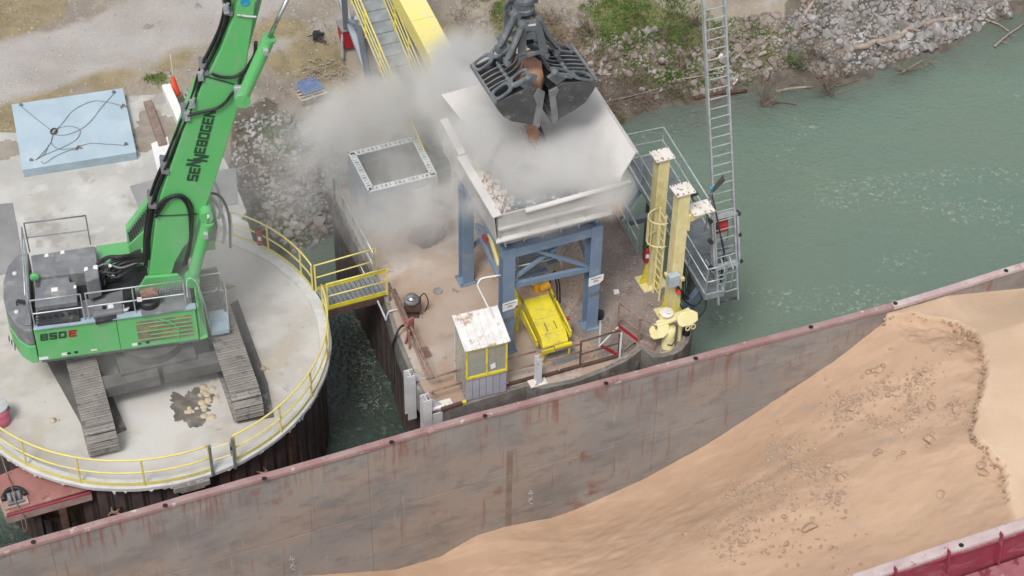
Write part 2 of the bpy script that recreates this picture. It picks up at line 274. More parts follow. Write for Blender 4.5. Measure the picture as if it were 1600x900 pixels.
# ------------------------------------------------------------------ mesh helpers
class MB:
    def __init__(s): s.v = []; s.f = []
    def add(s, vs, fs):
        o = len(s.v); s.v += [Vector(p) for p in vs]; s.f += [tuple(i+o for i in f) for f in fs]; return s
    def box8(s, c):   # c: 4 bottom, 4 top
        return s.add(c, [(3, 2, 1, 0), (4, 5, 6, 7), (0, 1, 5, 4), (1, 2, 6, 5), (2, 3, 7, 6), (3, 0, 4, 7)])
    def box(s, c, size, u=Vector((1, 0, 0)), v=Vector((0, 1, 0)), n=UP):
        c = Vector(c); a, b, d = u*size[0]/2, v*size[1]/2, n*size[2]/2
        return s.box8([c-a-b-d, c+a-b-d, c+a+b-d, c-a+b-d, c-a-b+d, c+a-b+d, c+a+b+d, c-a+b+d])
    def bar(s, p0, p1, w, h=None, up=UP):
        p0, p1 = Vector(p0), Vector(p1); d = (p1-p0); L = d.length
        if L < 1e-6: return s
        d /= L; h = h or w
        sd_ = d.cross(up)
        if sd_.length < 1e-4: sd_ = d.cross(Vector((1, 0, 0)))
        sd_.normalize(); nn = sd_.cross(d)
        return s.box((p0+p1)/2, (L, w, h), d, sd_, nn)
    def tube(s, pts, r, n=7, closed=False):
        pts = [Vector(p) for p in pts]; k = len(pts)
        t = (pts[1]-pts[0]).normalized(); a = t.orthogonal().normalized(); rings = []; o = len(s.v)
        for i, p in enumerate(pts):
            q, q2 = (pts[i-1] if (i or closed) else p), (pts[(i+1) % k] if (i < k-1 or closed) else p)
            t2 = (q2-q)
            t2 = t2.normalized() if t2.length > 1e-6 else t
            a = (a-t2*a.dot(t2)).normalized(); bb = t2.cross(a); t = t2
            rr = r[i] if isinstance(r, (list, tuple)) else r
            s.v += [p+(a*math.cos(2*math.pi*j/n)+bb*math.sin(2*math.pi*j/n))*rr for j in range(n)]
        m = k if closed else k-1
        for i in range(m):
            for j in range(n):
                i2 = (i+1) % k
                s.f.append((o+i*n+j, o+i*n+(j+1) % n, o+i2*n+(j+1) % n, o+i2*n+j))
        if not closed:
            s.f.append(tuple(o+j for j in reversed(range(n)))); s.f.append(tuple(o+(k-1)*n+j for j in range(n)))
        return s
    def prism(s, poly, vec):
        poly = [Vector(p) for p in poly]; vec = Vector(vec); n = len(poly)
        return s.add(poly+[p+vec for p in poly], [tuple(reversed(range(n))), tuple(range(n, 2*n))]+[(i, (i+1) % n, n+(i+1) % n, n+i) for i in range(n)])
    def cyl(s, p0, p1, r, n=14, r2=None):
        return s.tube([p0, p1], [r, r if r2 is None else r2], n)
    def lathe(s, c, prof, n=20, ax=UP):
        c = Vector(c); a = ax.orthogonal().normalized(); b = ax.cross(a); o = len(s.v); k = len(prof)
        for r, z in prof:
            s.v += [c+ax*z+(a*math.cos(2*math.pi*j/n)+b*math.sin(2*math.pi*j/n))*r for j in range(n)]
        for i in range(k-1):
            for j in range(n): s.f.append((o+i*n+j, o+i*n+(j+1) % n, o+(i+1)*n+(j+1) % n, o+(i+1)*n+j))
        s.f.append(tuple(o+j for j in reversed(range(n)))); s.f.append(tuple(o+(k-1)*n+j for j in range(n)))
        return s
    def sheet(s, rows):
        o = len(s.v); k = len(rows[0])
        for r in rows: s.v += [Vector(p) for p in r]
        for i in range(len(rows)-1):
            for j in range(k-1): s.f.append((o+i*k+j, o+i*k+j+1, o+(i+1)*k+j+1, o+(i+1)*k+j))
        return s
    def oval_plate(s, p00, p10, p11, p01, th, fill=.72, n=16):
        p00, p10, p11, p01 = map(Vector, (p00, p10, p11, p01)); nn = (p10-p00).cross(p01-p00).normalized()*th
        def at(u, v): return (p00*(1-u)+p10*u)*(1-v)+(p01*(1-u)+p11*u)*v
        outer, inner = [], []
        for i in range(n):
            a = 2*math.pi*i/n+math.pi/n; c, d = math.cos(a), math.sin(a); k = max(abs(c), abs(d))
            outer.append((.5+.5*c/k, .5+.5*d/k))
            e = (abs(c)**3+abs(d)**3)**(-1/3)
            inner.append((.5+.5*fill*c*e, .5+.5*fill*d*e))
        o = len(s.v)
        for off in (Vector(), nn):
            s.v += [at(*q)+off for q in outer]+[at(*q)+off for q in inner]
        for i in range(n):
            j = (i+1) % n
            s.f += [(o+i, o+j, o+n+j, o+n+i), (o+3*n+i, o+3*n+j, o+2*n+j, o+2*n+i), (o+j, o+i, o+2*n+i, o+2*n+j), (o+n+i, o+n+j, o+3*n+j, o+3*n+i)]
        return s
    def mesh(s, name, material, org=Vector(), smooth=False):
        me = bpy.data.meshes.new(name); me.from_pydata([p-org for p in s.v], [], s.f); me.materials.append(material)
        bm = bmesh.new(); bm.from_mesh(me); bmesh.ops.recalc_face_normals(bm, faces=bm.faces); bm.to_mesh(me); bm.free()
        if smooth: me.shade_smooth()
        return me
ORG = {}
def tag(o, label, cat, group=None):
    o['label'] = label; o['category'] = cat
    if group: o['group'] = group
    return o
def thing(name, label, cat, loc, group=None):
    o = bpy.data.objects.new(name, None); o.empty_display_size = .3; COL.objects.link(o); o.location = loc
    ORG[o.name] = Vector(loc); return tag(o, label, cat, group)
def finish(o, bevel, smooth):
    if bevel:
        b = o.modifiers.new('bevel', 'BEVEL'); b.width = bevel; b.segments = 2; b.limit_method = 'ANGLE'; b.angle_limit = R(40)
def part(name, mb, m, parent, bevel=0, smooth=False, label=None, kind=None):
    org = ORG[parent.name]
    o = bpy.data.objects.new(name, mb.mesh(name, M[m], org, smooth)); COL.objects.link(o); o.parent = parent
    ORG[o.name] = org; finish(o, bevel, smooth)
    if label: o['label'] = label
    if kind: o['kind'] = kind
    return o
def solo(name, mb, m, label=None, cat=None, group=None, kind=None, bevel=0, smooth=False):
    xs = [p.x for p in mb.v]; ys = [p.y for p in mb.v]; zs = [p.z for p in mb.v]
    org = Vector(((min(xs)+max(xs))/2, (min(ys)+max(ys))/2, min(zs)))
    o = bpy.data.objects.new(name, mb.mesh(name, M[m], org, smooth)); COL.objects.link(o); o.location = org; ORG[o.name] = org
    if label: tag(o, label, cat, group)
    if kind: o['kind'] = kind
    finish(o, bevel, smooth); return o
def piece(name, me, parent, mtx, group=None):
    o = bpy.data.objects.new(name, me); COL.objects.link(o)
    if parent:
        o.parent = parent; o.matrix_local = Matrix.Translation(-ORG[parent.name]) @ mtx
    else: o.matrix_world = mtx
    return o
def frame(p, u, v, n): return Matrix(((u.x, v.x, n.x, p.x), (u.y, v.y, n.y, p.y), (u.z, v.z, n.z, p.z), (0, 0, 0, 1)))
def bez(p, k=10):      # catmull-rom through points
    p = [Vector(q) for q in p]; out = []
    q = [p[0]*2-p[1]]+p+[p[-1]*2-p[-2]]
    for i in range(1, len(q)-2):
        for j in range(k):
            t = j/k
            out.append(.5*((2*q[i])+(q[i+1]-q[i-1])*t+(2*q[i-1]-5*q[i]+4*q[i+1]-q[i+2])*t*t+(3*q[i]-q[i-1]-3*q[i+1]+q[i+2])*t**3))
    return out+[p[-1]]
def rail(name, parent, base, m, h=1.07, r=.030, mid=True, toe=False, posts=None, toem=None, closed=False):
    """guardrail over a base polyline: top rail, mid rail, posts"""
    base = [Vector(b) for b in base]
    part('top_rail', MB().tube([b+UP*h for b in base], r), m, parent, smooth=True)
    if mid: part('mid_rail', MB().tube([b+UP*h*.52 for b in base], r*.9), m, parent, smooth=True)
    if toe:
        mb = MB()
        for a, b in zip(base, base[1:]): mb.bar(a+UP*.09, b+UP*.09, .012, .11)
        part('toe_board', mb, toem or m, parent)
    for p in (posts if posts is not None else base):
        p = Vector(p); part('post', MB().cyl(p, p+UP*h, r*1.05, 8), m, parent)

# ------------------------------------------------------------------ letters (blocky strokes on a 0..1 grid)
GL = {'S': [[(0, 1), (0, 0), (1, 0)]], }
def glyph(ch):
    t = .22
    H_ = lambda y, x0=0, x1=1: [(x0, y), (x1, y), (x1, y+t), (x0, y+t)]
    V_ = lambda x, y0=0, y1=1: [(x, y0), (x+t+.04, y0), (x+t+.04, y1), (x, y1)]
    R_ = 1-t-.04; mdl = .5-t/2; top = 1-t
    d = {'S': [H_(0), H_(mdl), H_(top), V_(0, .5, 1), V_(R_, 0, .5)],
         'E': [V_(0), H_(0, .2), H_(mdl, .2, .9), H_(top, .2)],
         'N': [V_(0), V_(R_), [(0, 1), (.3, 1), (1, 0), (.7, 0)]],
         'B': [V_(0), H_(0, .2, .95), H_(mdl, .2, .95), H_(top, .2, .95), V_(R_, .06, .46), V_(R_, .54, .94)],
         'O': [V_(0, .03, .97), V_(R_, .03, .97), H_(0, .05, .95), H_(top, .05, .95)],
         'G': [V_(0, .03, .97), H_(0, .05, 1), H_(top, .05, 1), V_(R_, 0, .52), H_(.36, .5, 1)],
         '8': [V_(0, .04, .46), V_(0, .54, .96), V_(R_, .04, .46), V_(R_, .54, .96), H_(0, .05, .95), H_(mdl, .05, .95), H_(top, .05, .95)],
         '5': [H_(0), H_(mdl), H_(top), V_(0, .5, 1), V_(R_, 0, .5)],
         '0': [V_(0, .03, .97), V_(R_, .03, .97), H_(0, .05, .95), H_(top, .05, .95)]}
    return d[ch]
def text(mb, s, o, ux, uy, nrm, cw, chh, gap=.16, slant=.0, th=.012):
    x = 0
    for k, ch in enumerate(s):
        for i, q in enumerate(glyph(ch)):
            lift = nrm*(.006+.0006*i)
            mb.prism([o+lift+ux*(x+(a+slant*b)*cw)+uy*(b*chh) for a, b in q], nrm*th)
        x += cw*(1+gap)
    return mb
def label_lines(mb, p, ux, uy, nrm, w_, rows, h_):
    for i in range(rows):
        ww = w_*random.uniform(.6, 1); c = p-uy*(i*h_*2.2)
        mb.prism([c-ux*ww/2, c+ux*ww/2, c+ux*ww/2-uy*h_, c-ux*ww/2-uy*h_], nrm*.003)
    return mb

# ================================================================== SETTING: ground, water
def poly_dist(p, pl):
    best = 1e9
    for a, b in zip(pl, pl[1:]):
        abx, aby = b[0]-a[0], b[1]-a[1]
        t = max(0, min(1, ((p[0]-a[0])*abx+(p[1]-a[1])*aby)/(abx*abx+aby*aby)))
        d = math.hypot(p[0]-a[0]-abx*t, p[1]-a[1]-aby*t)
        if d < best: best = d
    return best
def inside(p, poly):
    c = False; j = len(poly)-1
    for i in range(len(poly)):
        if (poly[i][1] > p[1]) != (poly[j][1] > p[1]) and p[0] < (poly[j][0]-poly[i][0])*(p[1]-poly[i][1])/(poly[j][1]-poly[i][1])+poly[i][0]: c = not c
        j = i
    return c
SHORE = [(90, 96), (30, 67.5), (20.6, 63.9), (17.9, 62.3), (15.2, 60.6), (13.9, 59.9), (12.3, 59.1), (9.2, 58.6), (7.3, 58.1), (5.3, 57.5),
         (3.9, 56.9), (2.5, 56.2), (-1.5, 54.6), (-3.8, 52.6), (-4.6, 51.3), (-5.2, 50.4), (-6.5, 49.4), (-7.4, 48.0), (-8.6, 45), (-14, 39.5), (-18, 38.5), (-60, 37.5), (-200, 36)]
LAND = SHORE+[(-200, 300), (90, 300)]
def nz(x, y, s, z=0): return noise.noise(Vector((x*s, y*s, z)))
def zland(x, y):
    d = poly_dist((x, y), SHORE)
    d = d if inside((x, y), LAND) else -d
    d += nz(x, y, .35)*.9+nz(x, y, 1.3)*.25
    if d < 0: return WATER+max(-3.5, .45*d)
    z = WATER+.55*d
    top = -.16+nz(x, y, .15)*.05
    k = .8
    if z > top-k: z = top-k*math.exp(-(z-(top-k))/k)
    return z+min(1, d)*(nz(x, y, .9, 3)*.10+nz(x, y, 3, 5)*.035)
def axis(lo, hi, step, far):
    a = []; x = lo; s = step
    while x > -far: s *= 1.5; x -= s; a.append(x)
    a = a[::-1]; x = lo
    while x <= hi: a.append(x); x += step
    s = step
    while x < far: s *= 1.5; x += s; a.append(x)
    return a
gxs, gys = axis(-22, 24, .32, 400), [q for q in axis(40, 70, .32, 420) if q > 20]
road_c = [W(-60, 130, -.1), W(120, 75, -.1), W(260, 35, -.1), W(420, -40, -.1)]
rd = [(p.x, p.y) for p in road_c]
road2 = [(W(x, y, -.1).x, W(x, y, -.1).y) for x, y in ((380, 70), (520, 20), (640, -60))]
GREEN = [(995, 12, 2.2), (1060, 20, 2.0), (1085, 45, 1.0), (965, 3, 1.5), (1165, 18, 1.3), (970, 128, 1.3), (985, 150, 1.4), (1020, 145, .9), (1000, 165, 1.0), (795, 18, 1.1), (250, 140, .5), (450, 170, 1.0), (410, 290, 1.5), (440, 285, 1.1), (530, 300, .8), (1245, 100, .5), (1210, 10, 1.0), (600, 180, .6)]
GREENW = [(W(x, y, -1.2 if x > 700 else -.8), r) for x, y, r in GREEN]
TAN = [(160, 110, 2.0), (260, 90, 1.5), (60, 140, 2.0), (40, 20, 2.5), (0, 60, 1.5), (440, 60, 2), (500, 70, 1.5), (840, 25, 3), (920, 40, 2.5), (700, 30, 2.0), (900, 100, 1.5), (1090, 20, 1), (10, 190, 2)]
TANW = [(W(x, y, -.4), r) for x, y, r in TAN]
mb = MB(); zone = []
RIPPX = [[(1215, 70), (1230, -20), (1290, -45), (1600, -45), (1600, 10), (1500, 55), (1290, 118), (1140, 142), (1080, 155), (900, 125), (895, 75), (960, 45), (1030, 55), (1120, 40), (1160, 30)], [(372, 190), (430, 170), (530, 210), (570, 260), (565, 330), (500, 390), (440, 385), (362, 330), (360, 240)]]
RIPW = [[(W(x, y, -1.8).x, W(x, y, -1.8).y) for x, y in q] for q in RIPPX]
rows = []
for y in gys:
    row = []
    for x in gxs:
        z = zland(x, y); row.append((x, y, z))
        r = max(0, min(1, 1.15-poly_dist((x, y), rd)/2.6))
        r = max(r, .55*max(0, min(1, 1-poly_dist((x, y), road2)/1.4)))
        g = max([0]+[max(0, 1-math.hypot(x-p.x, y-p.y)/rr) for p, rr in GREENW])
        mu = max(0, min(1, 1.0-(z-WATER-.05)/.5))
        if any(inside((x, y), q) for q in RIPW): mu = max(mu, .62+.3*nz(x, y, .8, 9))
        t = max([0]+[max(0, 1-math.hypot(x-p.x, y-p.y)/rr) for p, rr in TANW])
        zone.append((r, min(1, g*1.4), mu, min(1, t*1.3)))
    rows.append(row)
mb.sheet(rows)
g = solo('ground', mb, 'ground', kind='structure', smooth=True)
at = g.data.color_attributes.new('zone', 'FLOAT_COLOR', 'POINT')
at.data.foreach_set('color', [c for z in zone for c in z])

# ------------------------------------------------------------------ concrete apron behind the round cell
CC = Vector((-10.13, 41.28, 0)); CR = 5.41; ZD = -.10
def slab(name, pts, z, th, m, **k):
    return solo(name, MB().prism([W(x, y, z)-UP*th for x, y in pts], UP*th), m, **k)
def blob(px, py, rx_, ry_, z, seed, n=90, th=.006, rag=.35):
    c = W(px, py, z); pts = []
    for i in range(n):
        a = 2*math.pi*i/n; r = 1+rag*noise.noise(Vector((math.cos(a)*1.6, math.sin(a)*1.6, seed)))*1.3+rag*.5*noise.noise(Vector((math.cos(a)*6, math.sin(a)*6, seed)))
        pts.append(c+Vector((math.cos(a)*rx_*r, math.sin(a)*ry_*r, 0)))
    return MB().prism(pts, UP*th)
slab('apron', [(-140, 330), (-60, 205), (40, 208), (150, 150), (240, 148), (262, 143), (300, 190), (352, 250), (385, 330), (300, 450), (60, 520), (-100, 480)], ZD-.005, .4, 'apron', kind='structure')
M['soil'] = mat('soil', (.25, .215, .18), (.32, .285, .24), 1.6, .95, bump=.4)
solo('soil_patch', blob(245, 205, .95, .95, ZD+.0, 8, rag=.45, th=.006), 'soil', kind='structure'); solo('soil_patch', blob(8, 232, .6, .45, ZD+.0, 12, rag=.5, th=.006), 'soil', kind='structure')
slab('steel_road_plate', [(203, 291), (240, 280), (368, 262), (372, 318), (222, 336)], ZD+.03, .03, 'plate', label='dark grey steel road plate lying behind the boom foot', cat='steel plate')
slab('steel_road_plate', [(-40, 322), (19, 317), (38, 418), (-40, 440)], ZD+.03, .03, 'plate', label='dark grey steel road plate at the left edge behind the counterweight', cat='steel plate')

# ------------------------------------------------------------------ round sheet pile cell
cell = thing('mooring_cell', 'round concrete decked cell of dark sheet piles under the green machine', 'mooring cell', CC-UP*6)
def ring_poly(r, z, n=96): return [CC+Vector((math.cos(2*math.pi*i/n)*r, math.sin(2*math.pi*i/n)*r, z)) for i in range(n)]
part('deck', MB().prism(ring_poly(CR-.32, -.5), UP*(.5+ZD)), 'concrete', cell)
def ang_of(px, py, z=0):
    p = W(px, py, z)-CC; return math.atan2(p.y, p.x)
def arc(a0, a1, r, z, n=40): return [CC+Vector((math.cos(a0+(a1-a0)*i/n)*r, math.sin(a0+(a1-a0)*i/n)*r, z)) for i in range(n+1)]
A_TOP = ang_of(352, 352)
mb = MB(); n = 120; a0, a1 = -R(200), A_TOP
prof = [(CR-.36, -.5), (CR-.36, -.05), (CR-.33, .0), (CR-.02, .0), (CR, -.03), (CR-.01, -.15)]
for i in range(n+1):
    a = a0+(a1-a0)*i/n; j = 1+.004*noise.noise(Vector((a*9, 0, 0)))
    mb.v += [CC+Vector((math.cos(a)*r*j, math.sin(a)*r*j, z+(.02*noise.noise(Vector((a*16, z*3, 1))) if z < -.3 else 0))) for r, z in prof]
k = len(prof)
for i in range(n):
    for j in range(k):
        mb.f.append((i*k+j, i*k+(j+1) % k, (i+1)*k+(j+1) % k, (i+1)*k+j))
mb.f += [tuple(range(k)), tuple(n*k+j for j in range(k))]
part('curb', mb, 'curb', cell)
part('curb_block', MB().prism([W(x, y, -.1) for x, y in ((341, 352), (352, 335), (388, 352), (396, 380), (364, 372))], UP*.14), 'curb', cell, bevel=.02)
core = MB().prism([p for p in ring_poly(CR-.62, -7, 64)], UP*6.5); part('fill', core, 'pilewet', cell)
def pile_mesh(kind):
    b = MB(); wdt = .50; dp = .11
    pf = [(-wdt/2, 0), (-wdt/2+.03, 0), (-.13, -dp), (.13, -dp), (wdt/2-.03, 0), (wdt/2, 0), (wdt/2, .03), (wdt/2-.05, .03), (.12, -dp+.03), (-.12, -dp+.03), (-wdt/2+.05, .03), (-wdt/2, .03)]
    b.prism([(x, -y, -6.6) for x, y in pf], UP*(6.6-.14)); b.cyl((wdt/2, .015, -6.6), (wdt/2, .015, -.145), .035, 6)
    return b.mesh('sheet_pile', M[kind])
pm = [pile_mesh('pile'), pile_mesh('rustdark')]
NP = 65
for i in range(NP):
    a = 2*math.pi*(i+.5)/NP
    if not (-R(205) < (a if a < math.pi*.6 else a-2*math.pi) < R(62)): continue
    d = Vector((math.cos(a), math.sin(a), 0)); t = Vector((d.y, -d.x, 0))
    piece('sheet_pile', pm[1 if i % 7 == 3 else 0], cell, frame(CC+d*(CR-.36), t, d, UP))
mb = MB()
for i in range(60):                     # concrete that ran down over the edge when it was poured
    a = -R(150)+random.random()*R(165); d = Vector((math.cos(a), math.sin(a), 0)); t = Vector((-d.y, d.x, 0)); p = CC+d*(CR-.022)-UP*.14
    wd = random.uniform(.02, .07); L = random.uniform(.01, .07)*(1 if random.random() < .85 else 2)
    mb.prism([p-t*wd, p+t*wd, p+t*wd*.3-UP*L, p-t*wd*.2-UP*L], d*.02)
part('concrete_drips', mb, 'curb', cell, kind='stuff')
mb = MB()
for q in range(5):
    a = ang_of(315-q*10, 752-q*2.5, -.5); d = Vector((math.cos(a), math.sin(a), 0)); t = Vector((-d.y, d.x, 0)); p = CC+d*(CR+.0)-UP*(.28+.05*(q % 2))
    mb.box(p, (.36, .10, .22), t, d)
part('broken_lip', mb, 'capgrey', cell, bevel=.03)
for px, py in ((183, 795), (405, 737)):
    a = ang_of(px, py, -1.2); d = Vector((math.cos(a), math.sin(a), 0)); t = Vector((-d.y, d.x, 0)); p = CC+d*(CR-.06)-UP*1.05
    b = MB().tube([p+d*.05+t*math.cos(q*math.pi/8)*.17+UP*(math.sin(q*math.pi/8)*.17-.15) for q in range(16)], .035, 7, True)
    b.tube([p-t*.12-d*.15, p-t*.06+UP*.05+d*.06, p+t*.06+UP*.05+d*.06, p+t*.12-d*.15], .035, 6)
    part('mooring_ring', b, 'rustpipe', cell, smooth=True)
# stains on the deck: spilled wet sand, small anchor sockets
M['spill'] = mat('spill', (.115, .10, .09), (.19, .17, .15), 2.5, .8, layers=(((.30, .27, .23), .7, (2.5, 2.5, 2.5), .55, .68),))
M['spillsand'] = mat('spillsand', (.52, .43, .31), (.45, .37, .27), 3, .95)
solo('wet_spill', blob(298, 632, .62, .60, ZD+.004, 3, rag=.6), 'spill', kind='stuff')
b = MB(); 
for i in range(26):
    a = random.gauss(0, 1); p = W(327+a*9, 624+random.gauss(0, 13), ZD+.008); r = random.uniform(.03, .13)
    b.lathe(p, [(r, 0), (r*.6, r*.25), (.01, r*.33)], 7)
for i in range(10):
    p = W(300+random.gauss(0, 5), 644+random.gauss(0, 3), ZD+.012); r = random.uniform(.03, .1); b.lathe(p, [(r, 0), (r*.6, r*.3), (.01, r*.4)], 7)
solo('spilled_sand', b, 'spillsand', kind='stuff')
for i, (px, py, t_) in enumerate(((358, 448, 'beside the right track'), (411, 577, 'near the right rail, in front of the track'), (83, 658, 'left of the left track'))):
    p = W(px, py, ZD)
    b = MB().lathe(p, [(.09, 0), (.09, .05), (.05, .06), (.05, .1), (.01, .11)], 10); b.cyl(p+Vector((.11, 0, .02)), p+Vector((.18, .02, .03)), .025, 6)
    solo('anchor_socket', b, 'spillsand', 'small dusty metal anchor socket '+t_, 'anchor', 'anchor sockets on the round deck', smooth=True)

# ------------------------------------------------------------------ pier
pz = 0.0
PIER = [(600, 465), (616, 522), (647, 597), (672, 640), (702, 640), (790, 613), (823, 603), (849, 607), (900, 597), (943, 580), (951, 577), (982, 562), (1003, 545), (1020, 558), (1038, 557), (1053, 553), (1066, 546), (1076, 534), (1083, 514), (1079, 496), (1062, 478), (1000, 398), (960, 323)]
PW = [W(x, y, pz) for x, y in PIER]
PW = [PW[0]+V*5.4]+PW+[PW[-1]+V*2.4]
pier = thing('pier', 'brown concrete pier deck on dark walls carrying the hopper and booth', 'pier', W(800, 480, -6))
part('deck', MB().prism([p-UP*.95 for p in PW], UP*.95), 'cap', pier, bevel=.02)
inset = []
for i in range(len(PW)):
    a, b, c = PW[i-1], PW[i], PW[(i+1) % len(PW)]
    n1 = Vector((-(b-a).y, (b-a).x, 0)).normalized(); n2 = Vector((-(c-b).y, (c-b).x, 0)).normalized(); nn = (n1+n2).normalized()
    inset.append(b+nn*.14+UP*.001)
part('paving', MB().prism(inset, UP*.006), 'pier', pier)
part('foundation', MB().prism([Vector((p.x, p.y, -7))+((Vector((sum(q.x for q in PW)/len(PW), sum(q.y for q in PW)/len(PW), 0))-Vector((p.x, p.y, 0))).normalized()*.42) for p in PW], UP*6.2), 'pilewet', pier)
def wall_piles(pts, out=.1):
    for a, b in zip(pts, pts[1:]):
        L = (b-a).length; k = max(1, round(L/.5)); d = (b-a).normalized(); nn = Vector((d.y, -d.x, 0))
        for i in range(k):
            piece('sheet_pile', pm[0], pier, frame(a+d*(L*(i+.5)/k)-nn*out-UP*.72, d, nn, UP))
wall_piles([PW[0], PW[1], PW[2], PW[3], PW[4]], .2)
wall_piles([PW[4], PW[6], PW[9], PW[10]], .2)
wall_piles([PW[14], PW[16], PW[18], PW[20], PW[22], PW[23]], .2)
# notch blocks, steel hatch, dark pit and patches
solo('hatch_cover', MB().prism([W(x, y, .012) for x, y in ((855, 548), (892, 540), (906, 559), (868, 573))], UP*.02), 'plate', 'flat grey steel hatch cover set in the pier deck by the front pipe rail', 'hatch cover')
solo('steel_plate', MB().prism([W(x, y, .012) for x, y in ((653, 545), (667, 541), (676, 556), (661, 562))], UP*.015), 'rustpipe', 'small rusty square plate lying on the deck beside the white post', 'steel plate')
M['pit'] = mat('pit', (.07, .062, .055), (.11, .10, .09), 2, .95)
solo('sump_shadow', blob(665, 366, .62, .62, .009, 5, rag=.3), 'pit', 'flat dark patch painted as the shadow of a sump in front of the steel box', 'pit')  # flat patch; the pit's inner shadow is painted, no hollow is modelled
solo('ground_drain', MB().lathe(W(684, 455, .008), [(.15, 0), (.15, .03), (.09, .03), (.08, .01)], 14), 'capgrey', 'small round drain hole in the pier deck behind the booth', 'drain')
solo('scrap_plate', MB().prism([W(x, y, .008) for x, y in ((958, 454), (966, 453), (968, 459), (960, 461))], UP*.04), 'white', 'small square white block with a hole on the gravel by the right leg', 'block')
gb = [W(x, y, .0105) for x, y in ((905, 470), (918, 430), (928, 380), (940, 340), (952, 318), (962, 331), (1001, 401), (1040, 452), (1060, 480), (1074, 500), (1076, 514), (1066, 538), (1050, 547), (1022, 552), (1003, 540), (982, 553), (960, 562), (938, 566), (928, 540), (893, 520), (888, 490))]
M['gravelbed'] = mat('gravelbed', (.205, .165, .145), (.27, .225, .20), 1.1, .95, bump=.5, bscale=40, layers=(((.40, .37, .35), .6, (16, 16, 16), .58, .66), ((.11, .085, .075), .7, (1.6, 1.6, 1.6), .58, .68)))
fine_ = []
for a_, b_ in zip(gb, gb[1:]+gb[:1]):
    k_ = max(1, int((b_-a_).length/.12))
    for i in range(k_):
        q_ = a_+(b_-a_)*(i/k_); q_ = q_+Vector((nz(q_.x, q_.y, 2.2), nz(q_.x, q_.y, 2.2, 5), 0))*.10
        fine_.append(q_)
solo('gravel_bed', MB().prism(fine_, UP*.004), 'gravelbed', kind='structure')
b = MB()
for i in range(2600):                     # shell and gravel scattered over the right half
    u_, v_ = random.random(), random.random()
    px = 880+u_*190; py = 330+v_*170
    if px > 955+(py-320)*.62 or px < 862+max(0, (430-py))*.12: continue
    p = W(px, py, .0145); s = random.uniform(.012, .035)
    b.add([p+Vector((s, 0, 0)), p+Vector((-s*.6, s*.7, 0)), p+Vector((-s*.5, -s*.8, 0)), p+Vector((0, 0, s*.7))], [(0, 1, 3), (1, 2, 3), (2, 0, 3)])
for i in range(700):
    px = 850+random.random()*130; py = 560+random.random()*35-(px-850)*.3
    p = W(px, py, .0145); s = random.uniform(.012, .03)
    b.add([p+Vector((s, 0, 0)), p+Vector((-s*.6, s*.7, 0)), p+Vector((-s*.5, -s*.8, 0)), p+Vector((0, 0, s*.7))], [(0, 1, 3), (1, 2, 3), (2, 0, 3)])
solo('gravel', b, 'gravel', kind='stuff')

# ------------------------------------------------------------------ barge
ZC = .30
FA, FB, FC, FD = W(0, 862, ZC), W(700, 662, ZC), W(1395, 478, ZC), W(1600, 415, ZC)
F0 = FA-(FB-FA).normalized()*12; F9 = FD+(FD-FC).normalized()*22
FARP = [F0, FA, FB, FC, FD, F9]
NA, NB = W(1355, 900, ZC), W(1600, 820, ZC); nd = (NB-NA).normalized()
NEARP = [NA-nd*30, NA, NB, NB+nd*18]
barge = thing('hopper_barge', 'long rusty open hopper barge half full of tan sand', 'barge', (0, 34, -6.4))
def wallstrip(pts, z0, z1, th, m, name):     # plate along a polyline
    mb = MB()
    for a, b in zip(pts, pts[1:]):
        d = (b-a).normalized(); nn = Vector((-d.y, d.x, 0))*th
        mb.box8([Vector((q.x, q.y, z)) for z in (z0, z1) for q in (a, b, b+nn, a+nn)])
    return part(name, mb, m, barge)
def strakes(pts, z0, z1, lift, m):
    """plates of the inner wall: each strake plate between two seams"""
    P = [p.copy() for p in pts]; L = [0]
    for a, b in zip(P, P[1:]): L.append(L[-1]+(b-a).length)
    def at(s):
        for i in range(len(P)-1):
            if s <= L[i+1] or i == len(P)-2:
                return P[i]+(P[i+1]-P[i])*((s-L[i])/(L[i+1]-L[i]))
    cuts = [0, 4.4, 13.3, 22.2, 31.1, 40, 48.9, L[-1]]
    for s0, s1 in zip(cuts, cuts[1:]):
        mb = MB(); ks = [s0+.003]+[x for x in L if s0+.1 < x < s1-.1]+[s1-.003]
        for a, b in zip(ks, ks[1:]):
            p, q = at(a), at(b); d = (q-p).normalized(); nn = Vector((-d.y, d.x, 0))
            p, q = p-nn*lift, q-nn*lift
            mb.box8([Vector((r.x, r.y, z)) for z in (z0, z1) for r in (p, q, q+nn*.03, p+nn*.03)])
        part('wall_plate', mb, m, barge, bevel=.004)
wallstrip(FARP, -6.0, ZC-.11, .05, 'barge', 'far_wall')
strakes(FARP, -2.55, ZC-.13, .020, 'barge'); strakes(FARP, -4.45, -2.575, .026, 'barge'); strakes(FARP, -6.0, -4.475, .020, 'barge')
mb = MB(); s = 5.0                        # vertical weld band on the wall
pw = VP(795, 760, FB, (FC-FB).normalized()); d = (FC-FB).normalized(); nn = Vector((-d.y, d.x, 0)); c = Vector((pw.x, pw.y, 0))-nn*.026
mb.box8([c+d*x+UP*z-nn*y for z in (-5.2, -1.5) for x, y in ((-.09, 0), (.09, 0), (.09, .006), (-.09, .006))])
M['weldband'] = mat('weldband', (.21, .155, .13), (.26, .215, .19), 1.5, .8, layers=(((.20, .09, .065), .5, (5, 5, 1), .55, .7),))
part('weld_band', mb, 'weldband', barge)
